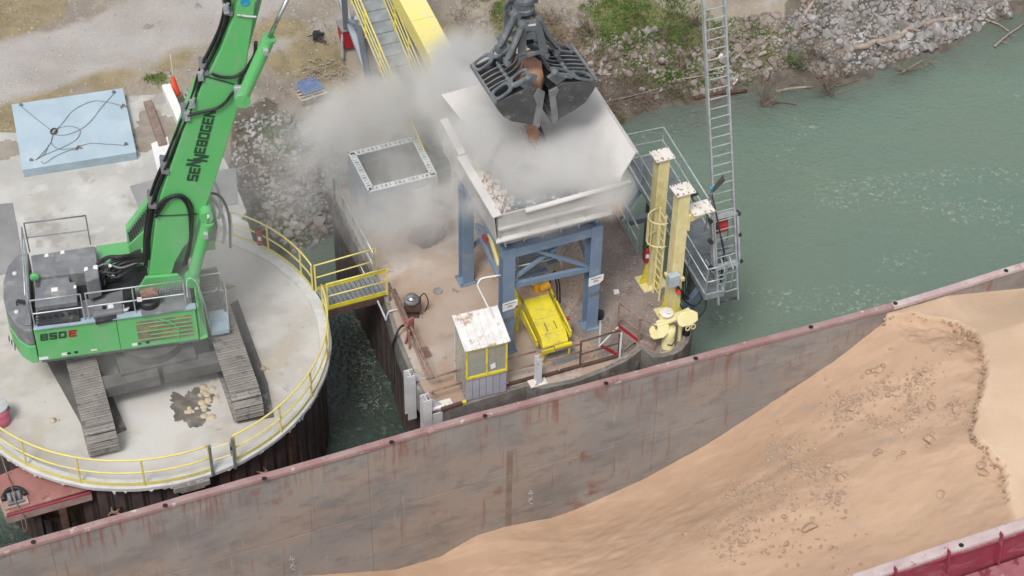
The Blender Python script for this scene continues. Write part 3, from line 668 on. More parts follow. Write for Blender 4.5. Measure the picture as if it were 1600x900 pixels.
def coaming(pts, name, m, w_, hh=.14):
    P = []
    for a, b in zip(pts, pts[1:]):
        k = max(1, int((b-a).length/.8)); P += [a+(b-a)*(j/k) for j in range(k)]
    P.append(pts[-1]); rows = []
    for i, p in enumerate(P):
        d = (P[min(i+1, len(P)-1)]-P[max(i-1, 0)]).normalized(); nn = Vector((-d.y, d.x, 0))
        p = p+nn*(.030*noise.noise(p*.8))+UP*(.022*noise.noise(p*.7+Vector((9, 0, 0))))
        sec = [(-.30, -hh), (-.32, -.05), (-.27, -.005), (-.2, 0), (.6, 0), (.68, -.012), (.71, -.05), (.70, -hh)]
        rows.append([p+nn*w_*x+UP*z for x, z in sec]+[p+nn*w_*sec[0][0]+UP*sec[0][1]])
    mb = MB().sheet(rows); mb.f += [tuple(range(8)), tuple(len(mb.v)-9+j for j in range(8))]
    return part(name, mb, m, barge, smooth=False)
coaming(FARP[:4], 'far_coaming', 'coaming', .20); coaming([FC+(FC-FB).normalized()*.02, FD, F9], 'far_coaming', 'coampale', .21)
coaming(NEARP, 'near_coaming', 'coampale', .32)
for px, py in ((52, 847), (258, 790), (413, 748), (612, 691), (758, 650), (947, 599), (1087, 560), (1267, 511), (1399, 474), (1572, 423), (1502, 852)):
    p = W(px, py, ZC+.012); near = px == 1502
    part('lashing_hole', MB().lathe(p, [(.07, 0), (.07, .012), (.045, .014), (.04, .004)], 14), 'black', barge)
for px, py in ((455, 875), (828, 772)):
    o = VP(px, py, FB, (FC-FB).normalized() if px > 700 else (FB-FA).normalized()); d = (FC-FB).normalized(); nn = Vector((-d.y, d.x, 0)); mb = MB()
    o = o-nn*.03
    for q in (((0, .2), (-.06, .05), (.1, .05)), ((.04, .18), (.04, -.05)), ((-.06, -.12), (.1, -.3)), ((.08, -.1), (-.06, -.3)), ((-.02, -.36), (.09, -.45))):
        mb.tube([o+d*x+UP*y for x, y in q], .008, 4)
    part('chalk_mark', mb, 'chalk', barge)
# side decks, outer hull
def offs(pts, k): 
    out = []
    for a, b in zip(pts, pts[1:]):
        d = (b-a).normalized(); nn = Vector((-d.y, d.x, 0))
        if not out: out.append(a+nn*k)
        out.append(b+nn*k)
    return out
fo, fi = offs(FARP, .75), offs(FARP, .06)
mb = MB(); mb.sheet([[Vector((p.x, p.y, -.95)) for p in fi], [Vector((p.x, p.y, -.95)) for p in fo], [Vector((p.x, p.y, -6.4)) for p in fo]])
part('far_side_deck', mb, 'bargedeck', barge)
wallstrip(fi, -.94, ZC-.15, .04, 'coamred', 'far_coaming_plate')
no, ni = offs(NEARP, -1.25), offs(NEARP, -.14)
mb = MB(); mb.sheet([[Vector((p.x, p.y, -.95)) for p in ni], [Vector((p.x, p.y, -.95)) for p in no], [Vector((p.x, p.y, -6.4)) for p in no]])
part('near_side_deck', mb, 'neardeck', barge)
wallstrip(offs(NEARP, -.06), -6.0, ZC-.142, .05, 'coamred', 'near_wall')
for i in range(-3, 12):
    a = NA+nd*(.75+i*1.62)+Vector((nd.y, -nd.x, 0))*.06; nn = Vector((nd.y, -nd.x, 0))
    part('coaming_stiffener', MB().prism([a+UP*(ZC-.15), a+nn*.13+UP*(ZC-.15), a+nn*.30-UP*.945, a-UP*.945], nd*.03), 'coamred', barge)
for i in range(-3, 11):
    a = NA+nd*(.79+i*1.62)+Vector((nd.y, -nd.x, 0))*.06; nn = Vector((nd.y, -nd.x, 0))
    part('coaming_rib', MB().bar(a+nn*.04-UP*.16, a+nd*1.56+nn*.04-UP*.16, .09, .05), 'coamred', barge)
part('floor', MB().sheet([[Vector((p.x, p.y, -6.0)) for p in FARP], [Vector((p.x, p.y, -6.0)) for p in (NEARP[0], NEARP[1], NEARP[1]+nd*2, NEARP[1]+nd*4, NEARP[2], NEARP[3])]]), 'barge', barge)

# river surface outside the hull
def water_side(pts, far):
    q = [Vector((p.x, p.y, WATER)) for p in pts]
    ya = 300 if far else -120
    d0, d1 = (q[0]-q[1]).normalized()*250, (q[-1]-q[-2]).normalized()*250
    q = [q[0]+d0]+q+[q[-1]+d1]
    return [q, [Vector((p.x, ya, WATER)) for p in q]]
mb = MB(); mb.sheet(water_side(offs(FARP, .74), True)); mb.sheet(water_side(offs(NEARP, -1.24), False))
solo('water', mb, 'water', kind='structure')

# ------------------------------------------------------------------ sand cargo
AXU = (FC-FB).normalized(); AXN = Vector((AXU.y, -AXU.x, 0))         # AXN points to the near side
PROF = [(-20, -3.2), (0, -3.5), (5, -3.72), (7, -3.95), (9, -4.75), (10.9, -5.40), (12.35, -5.42), (13.4, -4.95), (14.4, -4.9), (15.9, -5.12), (16.7, -5.05), (18.0, -4.72), (18.9, -4.5), (21, -3.65), (23.0, -2.57), (25.0, -1.46), (26.85, -.05), (29, 1.0), (34, 3)]
def interp(t, tab):
    if t <= tab[0][0]: return tab[0][1]
    for (a, za), (b, zb) in zip(tab, tab[1:]):
        if t <= b:
            f = (t-a)/(b-a); return za+(zb-za)*f
    return tab[-1][1]
def wall_t(p):                 # signed distance from the far wall to the near side
    best = 1e9
    for a, b in zip(FARP, FARP[1:]):
        d = (b-a).normalized(); q = p-a; s_ = max(0, min((b-a).length, q.dot(d))); best = min(best, (q-d*s_).length)
    return best
SCW = [W(x, y, .35) for x, y in ((1388, 484), (1425, 478), (1470, 489), (1500, 500), (1525, 515), (1535, 545), (1541, 580), (1538, 612), (1527, 640), (1520, 668), (1524, 685), (1545, 705), (1568, 730), (1580, 775), (1590, 830), (1640, 900))]
SC2 = [(p.x, p.y) for p in SCW]; SCM = W(1530, 610, .35)
SCPOLY = SC2+[(45, SC2[-1][1]-6), (60, 70), (SC2[0][0]-.5, SC2[0][1]+4)]
def sand_top(p, t): return interp((p-FA).dot(AXU), [(26, .02), (28.7, .0), (31.6, -.85), (40, -1.3)])*max(0, 1-t/2.2)+(.15+.32*math.sin(min(math.pi, max(0, t/8.8*math.pi))))*min(1, t/2.2)
def zsand(x, y, detail=True):
    p = Vector((x, y, 0)); pa = p-Vector((FA.x, FA.y, 0)); a = pa.dot(AXU); t = wall_t(p) if True else 0
    top = sand_top(Vector((x, y, 0)), t)
    qx, qy = x+.10*nz(x, y, 2.1, 3)+.05*nz(x, y, 7, 3), y+.10*nz(x, y, 2.1, 8)
    ins = inside((qx, qy), SCPOLY); ds = poly_dist((qx, qy), SC2)
    if ins: z = top+.05*math.exp(-ds*4)
    else:
        pr = interp(a, PROF); pl = .12-.40*ds; fl = (-5.25 if a > 12.4 else pr)+.15*nz(x, y, .2, 8); k = 1.2; h = max(0, k-abs(pl-fl)); pl = max(pl, fl)+h*h/(4*k)
        wgt = min(1, t/4.5); wgt = wgt*wgt*(3-2*wgt)
        z = pr*(1-wgt)+pl*wgt+.20*nz(x, y, .22, 7)*min(1, t/2)*min(1, ds/2)
        f_ = min(1, ds/.08); dp_ = max(0, min(1, (4.4-math.hypot(x-SCM.x, y-SCM.y))/1.1))
        z = min(z, top+.05*dp_-f_*(.06+dp_*(.32+.12*nz(x, y, 1.9, 2)+.06*nz(x, y, 6, 2))))
        if detail:
            fu = pa.dot(hdir(40)); fv = pa.dot(hdir(130))
            z += .022*noise.noise(Vector((fu*.35, fv*1.7, 3)))+.014*noise.noise(Vector((fu*1.2, fv*5, 9)))
            rough = max(0, noise.noise(Vector((fu*.16+3, fv*.33+.5, 4)))+.12)
            z += rough*.09*noise.noise(Vector((x*4.5, y*4.5, 1)))+rough*.05*noise.noise(Vector((x*10, y*10, 2)))
    if detail: z += .008*nz(x, y, 9, 4)
    return z
rows = []; step = .085
ntt = 150; AS = []; a = -2.0
while a < 44: AS.append(a); a += .07 if 21.5 < a < 31 else (.13 if a < 34 else .5)
for a in AS:
    row = []
    for j in range(ntt+1):
        # from the far wall (bent polyline) to the near wall
        p0 = None
        q = Vector((FA.x, FA.y, 0))+AXU*a
        for s0, s1 in zip(FARP, FARP[1:]):
            da, db = (s0-FA).dot(AXU), (s1-FA).dot(AXU)
            if da <= a <= db: p0 = s0+(s1-s0)*((a-da)/(db-da))
        n0 = NA-nd*((NA-FA).dot(AXU)-a)/nd.dot(AXU)
        f = j/ntt
        p = Vector((p0.x, p0.y, 0))*(1-f)+Vector((n0.x, n0.y, 0))*f
        row.append((p.x, p.y, min(zsand(p.x, p.y), 1.2)))
    rows.append(row)
mb = MB().sheet(rows)
sand = solo('sand_heap', mb, 'sand', 'huge sloping heap of tan sand filling the barge hold', 'sand', smooth=True)
ta = sand.data.attributes.new('top', 'FLOAT', 'POINT'); vals = []
for v in sand.data.vertices:
    x, y = v.co.x+sand.location.x, v.co.y+sand.location.y
    q = (x+.10*nz(x, y, 2.1, 3)+.05*nz(x, y, 7, 3), y+.10*nz(x, y, 2.1, 8)); d_ = poly_dist(q, SC2) if 10 < x < 20 and y < 46 else 9
    d_ = d_ if inside(q, SCPOLY) else -d_
    vals.append(max(0, min(1, .5+d_/.16)))
ta.data.foreach_set('value', vals)

# ================================================================== RAILS, GANGWAY
RR = CR-.07
def ang_pts(p0, p1, n, z=0):
    a0, a1 = ang_of(*p0), ang_of(*p1); return arc(a0, a1, RR, z, n)
g1 = thing('guardrail', 'long yellow pipe guardrail on the deck edge facing the barge, left of the gate', 'guardrail', W(190, 762))
rail('guardrail', g1, arc(ang_of(40.8, 729)-R(32), ang_of(331, 739), RR, 0, 40), 'yellow', h=1.05, toe=True,
     posts=[CC+Vector((math.cos(a)*RR, math.sin(a)*RR, 0)) for a in (ang_of(40.8, 729)-R(17), ang_of(40.8, 729), ang_of(126.7, 754.5), ang_of(226.5, 760.5), ang_of(331, 739))])
g2 = thing('guardrail', 'curved yellow pipe guardrail on the deck edge between the gate and the gangway', 'guardrail', W(492, 622))
a_end = ang_of(508, 484)
rail('guardrail', g2, arc(ang_of(370, 721), a_end, RR, 0, 36), 'yellow', h=1.05, toe=True,
     posts=[CC+Vector((math.cos(a)*RR, math.sin(a)*RR, 0)) for a in (ang_of(370, 721), ang_of(441, 676), ang_of(491.7, 622), ang_of(516, 562), a_end)])
g3 = thing('guardrail', 'curved yellow pipe guardrail above the stone slope with a red extinguisher on it', 'guardrail', W(425, 390))
a3 = ang_of(494, 452)
rail('guardrail', g3, arc(a3, ang_of(363, 366), RR, 0, 26), 'yellow', h=1.05, toe=True,
     posts=[CC+Vector((math.cos(a)*RR, math.sin(a)*RR, 0)) for a in (a3, ang_of(475, 430), ang_of(425, 389), ang_of(366, 367))])
gt = thing('safety_gate', 'thin pale yellow swing gate between two grey posts in the guardrail', 'gate', W(350, 735))
q0, q1 = W(332.5, 739), W(367.5, 728)
for q in (q0, q1): part('post', MB().bar(q-UP*.1, q+UP*1.12, .075, .075), 'galvdark', gt, bevel=.008)
dq = (q1-q0).normalized()
for z in (.5, .98): part('gate_bar', MB().tube([q0+dq*.06+UP*z, q1-dq*.06+UP*z], .017), 'yellowpale', gt)
part('gate_stile', MB().tube([q1-dq*.07+UP*.45, q1-dq*.07+UP*1.0], .017), 'galvdark', gt)
part('hinge', MB().box(q1-dq*.05+UP*.75, (.05, .05, .12)), 'black', gt)

def extinguisher(p, label, tilt=Vector((0, 0, 1)), s=1):
    t = thing('fire_extinguisher', label, 'fire extinguisher', p)
    part('cylinder', MB().lathe(p, [(.075*s, 0), (.085*s, .04*s), (.085*s, .42*s), (.06*s, .49*s), (.03*s, .52*s)], 14), 'red', t, smooth=True)
    part('valve', MB().cyl(p+UP*.52*s, p+UP*.58*s, .03*s, 8).bar(p+UP*.585*s, p+UP*.60*s+Vector((.13*s, 0, 0)), .025, .02), 'black', t)
    part('hose', MB().tube(bez([p+UP*.56*s, p+Vector((-.09*s, -.03, .5*s)), p+Vector((-.11*s, -.04, .3*s)), p+Vector((-.10*s, -.05, .12*s))], 5), .014*s, 6), 'black', t)
    part('label_plate', MB().box(p+Vector((.01, -.086*s, .28*s)), (.09*s, .006, .14*s)), 'white', t)
    return t
p = CC+Vector((math.cos(ang_of(417, 384))*(RR-.12), math.sin(ang_of(417, 384))*(RR-.12), .28))
extinguisher(p, 'red fire extinguisher hung inside the yellow rail above the stones', s=1.12)

gw = thing('gangway', 'short grey grating gangway with yellow handrails joining round deck and pier', 'gangway', W(550, 455))
ga, gb_, gc, gd = W(494, 455, .03), W(588, 428, .03), W(605, 460, .03), W(513, 484, .03)
N = 13; pl_mesh = None
for i in range(N):
    f0, f1 = i/N, (i+.88)/N
    c = [ga+(gb_-ga)*f0, ga+(gb_-ga)*f1, gd+(gc-gd)*f1, gd+(gc-gd)*f0]
    part('grating_plank', MB().prism(c, UP*.03), 'grate', gw)
for a, b in ((ga, gb_), (gd, gc)): part('side_beam', MB().bar(a-UP*.13, b-UP*.13, .07, .24), 'rustdark', gw)
for f in (.2, .5, .8): part('cross_beam', MB().bar(ga+(gb_-ga)*f-UP*.12, gd+(gc-gd)*f-UP*.12, .08, .14), 'rustdark', gw)
for nm, a, b in (('far', ga, gb_), ('near', gd, gc)):
    part('handrail', MB().tube([a+UP*1.05, b+UP*1.05], .026), 'yellow', gw, smooth=True)
    part('mid_rail', MB().tube([a+UP*.55, b+UP*.55], .024), 'yellow', gw, smooth=True)
    part('toe_board', MB().bar(a+UP*.08, b+UP*.08, .02, .15), 'yellowdeep', gw)
    for q in ((a, b) if nm == 'near' else (a, b)): part('post', MB().bar(q, q+UP*1.06, .05, .05), 'yellow', gw)
part('top_board', MB().bar(gd+UP*.98, gc+UP*.98, .015, .12), 'yellowdeep', gw)

# galvanised rail and white conduit beside the steel box
gl = thing('guardrail', 'grey galvanised guardrail along the pier edge beside the steel box', 'guardrail', W(570, 390))
e0, e1 = VP(588, 430, PW[1], V), VP(545, 345, PW[1], V); e0.z = e1.z = 0
e1 = PW[1]+V*4.6; e0 = PW[1]+V*.9
rail('g', gl, [e0+(e1-e0)*(i/4) for i in range(5)], 'galv', h=1.07)
cd = thing('conduit', 'thin white conduit pipe with a bent top running beside the pier', 'conduit', W(566, 440, -.6))
c0 = [W(527, 322, -.6), W(531, 318, -.6), W(527, 330, -.6), W(545, 372, -.6), W(574, 440, -.6)]
part('pipe', MB().tube([W(540, 318, -.6), W(530, 321, -.6), W(528, 330, -.6), W(545, 370, -.6), W(572, 434, -.6)], .028), 'white', cd, smooth=True)
part('bracket', MB().box(W(549, 371, -.6), (.14, .05, .05)), 'white', cd)
part('standoff', MB().bar(W(572, 434, -.6), W(600, 470, -.3), .04), 'white', cd)

# ================================================================== STEEL PLATE BOX, TIMBER, CONE, PALLETS on the land
zb = .22
cv = thing('steel_cover', 'large pale blue rectangular steel cover lying on the concrete apron', 'steel cover', W(115, 215, -.1))
top = [W(x, y, zb) for x, y in ((18, 163), (192, 137.5), (213, 237.5), (35, 265.5))]
part('top_plate', MB().prism([p-UP*.02 for p in top], UP*.02), 'plateblue', cv, bevel=.008)
ctr = sum(top, Vector())/4
part('skirt', MB().prism([ctr+(p-ctr)*.995-UP*.33 for p in top], UP*.308), 'plateside', cv)
lugs = [(33, 166), (178, 146), (193, 167), (197, 227), (49, 252), (123, 232)]
for i, (x, y) in enumerate(lugs):
    p = W(x, y, zb); b = MB().prism([p+Vector((-.07, 0, 0)), p+Vector((.07, 0, 0)), p+Vector((.04, 0, .11)), p+Vector((-.04, 0, .11))], Vector((0, .03, 0)))
    part('lifting_lug', b, 'galvdark', cv)
sl = thing('wire_sling', 'tangled four legged wire rope sling lying on the pale blue cover', 'wire sling', W(90, 205, zb))
zz = zb+.02
def wl(*pts): return bez([W(x, y, zz) for x, y in pts], 8)
for k_, pts in enumerate((((33, 166), (55, 184), (83, 206)), ((178, 146), (160, 166), (140, 191), (120, 205), (100, 211), (85, 209), (92, 200), (110, 197), (125, 203), (120, 217), (100, 229), (70, 242), (55, 250)),
             ((193, 166), (170, 160), (145, 158), (115, 172), (98, 192), (84, 206)), ((197, 227), (165, 225), (140, 224), (112, 232), (90, 232), (80, 222), (84, 207)),
             ((84, 207), (78, 225), (62, 244), (57, 249), (70, 240), (76, 226)), ((123, 232), (105, 236), (85, 245), (70, 255), (64, 252)))):
    part('rope_leg', MB().tube(wl(*pts), .011, 5), 'machine', sl, smooth=True)
part('master_link', MB().tube([W(84, 205, zz+.02)+Vector((.10*math.cos(a*.785), .15*math.sin(a*.785), 0)) for a in range(8)], .028, 6, True), 'rustdark', sl)
for x, y in ((123, 232), (193, 167)): part('hook', MB().tube([W(x, y, zz+.02)+Vector((.09*math.cos(a*.7), .07*math.sin(a*.7), 0)) for a in range(7)], .025, 6), 'rustpipe', sl)

def beam(pa, pb, w_, h_, z, m, name, label, cat, bevel=.015):
    a, b = W(*pa, z), W(*pb, z); return solo(name, MB().bar(a+UP*h_/2, b+UP*h_/2, w_, h_), m, label, cat, bevel=bevel)
beam((231, 162), (255, 229), .28, .14, ZD, 'timber', 'timber_beam', 'weathered brown timber beam lying on the apron beside the boom', 'timber')
beam((261, 145), (287, 204), .30, .38, ZD, 'white', 'concrete_barrier', 'white painted concrete barrier block beside the orange cone', 'barrier', .03)
solo('white_board', MB().prism([W(x, y, ZD+.01) for x, y in ((236, 225), (262, 214), (272, 262), (247, 270))], UP*.02), 'white', 'white board lying on the apron below the timber beam', 'board')
cp = W(274, 146, -.14)
tc = thing('traffic_cone', 'orange traffic cone with a pale pole standing in its top', 'traffic cone', cp)
part('cone', MB().lathe(cp, [(.19, .0), (.17, .04), (.035, .74), (.03, .76)], 16), 'orange', tc, smooth=True)
part('pole', MB().cyl(cp+UP*.7, cp+UP*1.62, .022, 6), 'whitesteel', tc)
rp = thing('rope_coil', 'black and white mooring rope heaped beside the white barrier', 'rope', W(292, 152, -.1))
random.seed(5)
pts = [W(292+random.gauss(0, 4), 152+random.gauss(0, 7), -.08+random.random()*.25) for i in range(26)]
part('rope', MB().tube(bez(pts, 6), .028, 6), 'rope', rp, smooth=True)

def pallet(c, u, v, name, label, w_=1.2, l_=1.05):
    t = thing(name, label, 'pallet', c)
    for i in range(7): part('slat', MB().box(c+u*(-w_/2+.05+i*(w_-.1)/6)+UP*.125, (.10, l_, .022), u, v), 'wood', t)
    for k_ in (-1, 0, 1): part('bearer', MB().box(c+v*(k_*(l_/2-.05))+UP*.06, (w_-.004, .09, .10), u, v), 'wood', t)
    return t
c = W(477, 95, -.30); c.z = zland(c.x, c.y)+.01
pu = (W(505, 103, c.z)-W(456, 119, c.z)).normalized(); pv = (W(443, 86, c.z)-W(456, 119, c.z)).normalized(); pv = (pv-pu*pv.dot(pu)).normalized()
pallet(c, pv, pu, 'wooden_pallet', 'grey wooden pallet on the ground carrying a blue plastic tray')
tr = thing('plastic_tray', 'blue perforated plastic tray lying on the wooden pallet', 'plastic tray', c+UP*.14)
c2 = c+pv*.07+pu*.10+UP*.14
part('rim', MB().box(c2+UP*.05, (.90, .80, .10), pv, pu), 'cratebl', tr, bevel=.02)
for i in range(9):
    part('rib', MB().box(c2+pv*(-.38+i*.095)+UP*.115, (.03, .74, .03), pv, pu), 'cratebl', tr)
    part('rib', MB().box(c2+pu*(-.33+i*.082)+UP*.11, (.80, .03, .026), pv, pu), 'cratebl', tr)
part('hub', MB().lathe(c2+UP*.10, [(.16, 0), (.15, .04), (.01, .045)], 14), 'cratebl', tr)
c = W(806, 14, -.3); c.z = zland(c.x, c.y)+.02
pallet(c, pv, pu, 'wooden_pallet', 'weathered wooden pallet on the bank behind the grapple', 1.0, .9)
bp = W(1, 660, ZD)
br = thing('plastic_drum', 'pink plastic drum with a grey lid at the left edge of the deck', 'drum', bp)
part('body', MB().lathe(bp, [(.25, 0), (.28, .04), (.295, .3), (.28, .34), (.30, .40), (.30, .66)], 20), 'pink', br, smooth=True)
part('lid', MB().lathe(bp+UP*.66, [(.315, 0), (.315, .05), (.27, .06), (.01, .065)], 20), 'lid', br)
part('handle', MB().tube(bez([bp+Vector((.29, -.05, .55)), bp+Vector((.36, -.03, .62)), bp+Vector((.29, .05, .62))], 4), .015, 5), 'black', br)

# ================================================================== RED MOORING PLATFORM low between cell and barge
rz_ = -.38
rpf = thing('mooring_platform', 'rust red steel platform with a pale corner below the round deck edge', 'platform', W(60, 785, -3))
deckp = [W(x, y, rz_) for x, y in ((-50, 757), (48, 735), (140, 764), (10, 802), (-6, 770), (-50, 782))]
deckp = [W(x, y, rz_) for x, y in ((-60, 766), (50, 722), (139, 764), (10, 802), (0, 775), (-40, 786))]
part('deck', MB().prism([p-UP*.05 for p in deckp], UP*.05), 'reddeck', rpf)
fl = [W(142, 768, rz_-.0), W(10, 805, rz_)]
part('front_flange', MB().bar(fl[0]-UP*.19, fl[1]-UP*.19, .06, .26), 'flange', rpf); part('lip', MB().bar(fl[0]-UP*.03, fl[1]-UP*.03, .08, .03), 'coamred', rpf)
part('side_flange', MB().bar(W(10, 805, rz_)-UP*.19, W(-3, 774, rz_)-UP*.19, .06, .26), 'flange', rpf)
part('brace', MB().bar(W(30, 800, rz_-.6), W(110, 812, rz_-1.6), .16, .16), 'rustdark', rpf)
for x in (55, 98): part('leg', MB().bar(W(x, 790, rz_-.3), W(x, 790, rz_-.3)-UP*4.5, .22, .22), 'pile' if x == 55 else 'rustdark', rpf)
fp = W(24, 782, rz_+.02); fu_ = (fl[0]-fl[1]).normalized(); fv_ = Vector((-fu_.y, fu_.x, 0))
fw = thing('fairlead', 'black horseshoe fairlead with rollers on the red platform', 'fairlead', fp)
part('base_plate', MB().box(fp+UP*.02, (.66, .50, .04), fu_, fv_), 'flange', fw)
part('horseshoe', MB().tube([fp+fu_*(.29*math.cos(a*math.pi/10))+fv_*(.02+.34*math.sin(a*math.pi/10))+UP*.12 for a in range(11)], .065, 8), 'black', fw, smooth=True)
for k_ in (-1, 0, 1): part('roller', MB().cyl(fp+fu_*.13*k_-fv_*.08+UP*.05, fp+fu_*.13*k_+fv_*.12+UP*.24, .055, 10), 'machine', fw, smooth=True)
part('cross_pin', MB().cyl(fp-fu_*.22-fv_*.16+UP*.10, fp+fu_*.22-fv_*.16+UP*.10, .04, 8), 'galvdark', fw)
ln = thing('mooring_line', 'grey mooring wire running through the fairlead and looping down', 'rope', fp)
part('line', MB().tube(bez([W(-6, 690, .1), W(8, 730, -.4), fp+fv_*.3+UP*.2, fp+UP*.22, fp-fv_*.28+UP*.1, W(37, 806, rz_-.15), W(42, 824, rz_-.5), W(38, 830, rz_-.7), W(33, 812, rz_-.3), fp-fv_*.2+UP*.12], 7), .018, 6), 'twig', ln, smooth=True)

# ================================================================== PIER FITTINGS
def fender(p, h0, h1, label):
    t = thing('steel_bracket', label, 'bracket', p)
    part('web', MB().bar(p+UP*h0, p+UP*h1, .03, .24, up=V), 'whitesteel', t)
    for k_ in (-1, 1): part('flange', MB().bar(p+V*.135*k_+UP*h0, p+V*.135*k_+UP*h1, .26, .03, up=V), 'whitesteel', t)
    return t
p1 = PW[3]+(PW[4]-PW[3])*.02-U*.14
t = fender(p1, -1.35, .45, 'white rust stained steel fender post on the left edge of the pier')
part('knee', MB().prism([p1+UP*.02+U*.11, p1+U*.55+UP*.02, p1+U*.11+UP*.40], V*.04), 'whitesteel', t)
p2 = PW[4]-U*.12
t = fender(p2, -1.5, .55, 'white rust stained steel fender post at the front left pier corner')
part('plate', MB().prism([p2-V*.13+U*.12-UP*.65, p2-V*.13+U*.55-UP*.65, p2-V*.13+U*.60-UP*.1, p2-V*.13+U*.12-UP*.1], V*.03), 'whitesteel', t)
part('shelf', MB().box(p2+U*.42+V*.04+UP*.03, (.75, .26, .05), U, V), 'whiterust', t)
part('gusset', MB().prism([p2+U*.11+UP*.06, p2+U*.5+UP*.06, p2+U*.11+UP*.5], V*.035), 'whitesteel', t)
p3 = W(840, 598, .015)
t = thing('rail_post', 'short white channel post on a rusty base plate at the front pier edge', 'post', p3)
part('base_plate', MB().box(p3+UP*.02, (.52, .30, .04), U, V), 'whiterust', t)
part('web', MB().bar(p3+UP*.03, p3+UP*1.05, .02, .20, up=V), 'whitesteel', t)
for k_ in (-1, 1): part('flange', MB().bar(p3+V*.09*k_+UP*.03, p3+V*.09*k_+UP*1.05, .16, .02, up=V), 'whitesteel', t)
# pipe rails
def pipes(name, label, segs, m='rustpipe', r=.035, cat='pipe rail'):
    t = thing(name, label, cat, segs[0][0])
    for s_ in segs: part('pipe', MB().tube(s_, r, 7), m, t, smooth=True)
    return t
lp = [PW[1]+U*.16, PW[4]+U*.16]
t = pipes('pipe_rail', 'pair of rusty pipe rails along the left edge of the pier', [[W(608, 445, .5), W(645, 535, .5), W(668, 592, .5)], [W(616, 452, .7), W(650, 528, .7), W(676, 590, .7)]], r=.04)
for x, y in ((609, 470), (640, 545)): part('post', MB().cyl(W(x, y, 0), W(x, y, 0)+UP*.75, .035, 7), 'rustpipe', t)
t = pipes('pipe_rail', 'two rusty pipe rails between the corner fender post and the booth', [[W(670, 592, .5), W(721, 577, .5)], [W(672, 613, .5), W(721, 598, .5)]], r=.032)
part('base_rail', MB().bar(W(690, 640, .05), W(722, 630, .05), .10, .10), 'rustdark', t)
part('post', MB().cyl(W(674, 612, 0), W(674, 612, .62), .035, 7), 'rustpipe', t)
t = pipes('pipe_rail', 'rusty pipe rails between the booth and the white channel post', [[W(789, 562, .9), W(838, 549, .9)], [W(789, 581, .45), W(838, 569, .45)]], r=.03)
part('base_rail', MB().bar(W(786, 603, .05), W(840, 588, .05), .09, .09), 'rustdark', t)
part('stub', MB().cyl(W(793, 598, 0), W(793, 598, .92), .03, 7), 'rustpipe', t)
t = pipes('pipe_rail', 'stepped rusty pipe rails from the white channel post to the brown railing', [[W(841, 548, .9), W(866, 541, .9), W(868, 548, .75), W(906, 538, .75)], [W(841, 567, .45), W(906, 550, .45)]], r=.03)
part('base_rail', MB().bar(W(842, 590, .05), W(908, 571, .05), .09, .09), 'rustdark', t)
part('stub', MB().cyl(W(874, 578, 0), W(874, 578, .76), .03, 7), 'rustpipe', t)
def panel_rail(name, label, a, b, h, m, toe=None, mids=(.5,), r=.028, mpost=None):
    t = thing(name, label, 'railing', (a+b)/2)
    part('top_rail', MB().tube([a+UP*h, b+UP*h], r), m, t, smooth=True)
    for q in mids: part('mid_rail', MB().tube([a+UP*h*q, b+UP*h*q], r*.9), m, t)
    for q in (a, b): part('post', MB().bar(q, q+UP*(h+.02), .055, .055), mpost or m, t)
    if toe: part('toe_board', MB().bar(a+UP*.07, b+UP*.07, .03, .13), toe, t)
    return t
t = panel_rail('railing', 'dark brown steel railing panel at the front pier edge', W(906, 574), W(966, 556), 1.05, 'rustdark')
part('base_rail', MB().bar(W(908, 572, .05), W(966, 556, .05), .09, .09), 'rustdark', t)
t = panel_rail('railing', 'railing with a red toe board and a white post left of the notch', W(936, 541), W(968, 559), 1.0, 'rustpipe', 'red', (), mpost='whitesteel')
t = panel_rail('railing', 'railing with a long red toe board behind the pier notch', W(965.5, 511), W(997, 535), .98, 'rustpipe', 'red')
panel_rail('railing', 'rusty railing with a pinkish toe board beside the yellow bitt', W(998, 536), W(1022, 548), 1.0, 'rustpipe', 'coaming')
t = thing('railing', 'sloping bare pipe rails joining the two red toed railings', 'railing', W(950, 525))
for h in (.98, .55): part('pipe', MB().tube([W(936, 541, h), W(965.5, 511, h)], .024), 'whitesteel', t)
part('kick_pipe', MB().tube([W(977, 548, 0), W(977, 548, .2), W(990, 537, .25), W(993, 536, 0)], .025), 'rustdark', t)

# mooring bitt with horns
bp = W(1043, 541, 0)
bt = thing('mooring_bitt', 'pale yellow swivelling mooring bitt with two rounded horns on the pier tip', 'mooring bitt', bp)
part('barrel', MB().lathe(bp, [(.21, 0), (.20, .04), (.19, .5), (.19, .78)], 20), 'yellowpale', bt, smooth=True)
def horn(cx, lift, s_, up_):
    c = bp+U*cx+UP*lift
    prof_ = [(-.38*s_, -.10), (-.30*s_, -.18), (0, -.20), (.22*s_, -.12), (.26*s_, .06), (.10*s_, .16), (-.2*s_, .18), (-.38*s_, .08)]
    b = MB().prism([c+U*a+(V*.62+UP*.78)*bq*1.25 for a, bq in prof_], (UP*.62-V*.78)*.10)
    part('horn', b, 'yellowpale', bt, bevel=.03)
horn(-.28, .80, 1, 0); horn(.62, .98, 1.05, 0)
part('cross_arm', MB().bar(bp-U*.35+UP*.92+V*.1, bp+U*.75+UP*1.05+V*.16, .24, .10), 'yellowpale', bt, bevel=.02)
part('cap', MB().lathe(bp+V*.28+UP*1.08+U*.02, [(.20, 0), (.21, .02), (.21, .06), (.01, .085)], 18), 'whiterust', bt)
part('strap', MB().tube([bp+U*.17-V*.12+UP*.32, bp-V*.20+U*.02+UP*.22, bp-U*.1-V*.17+UP*.26], .025, 6), 'black', bt)
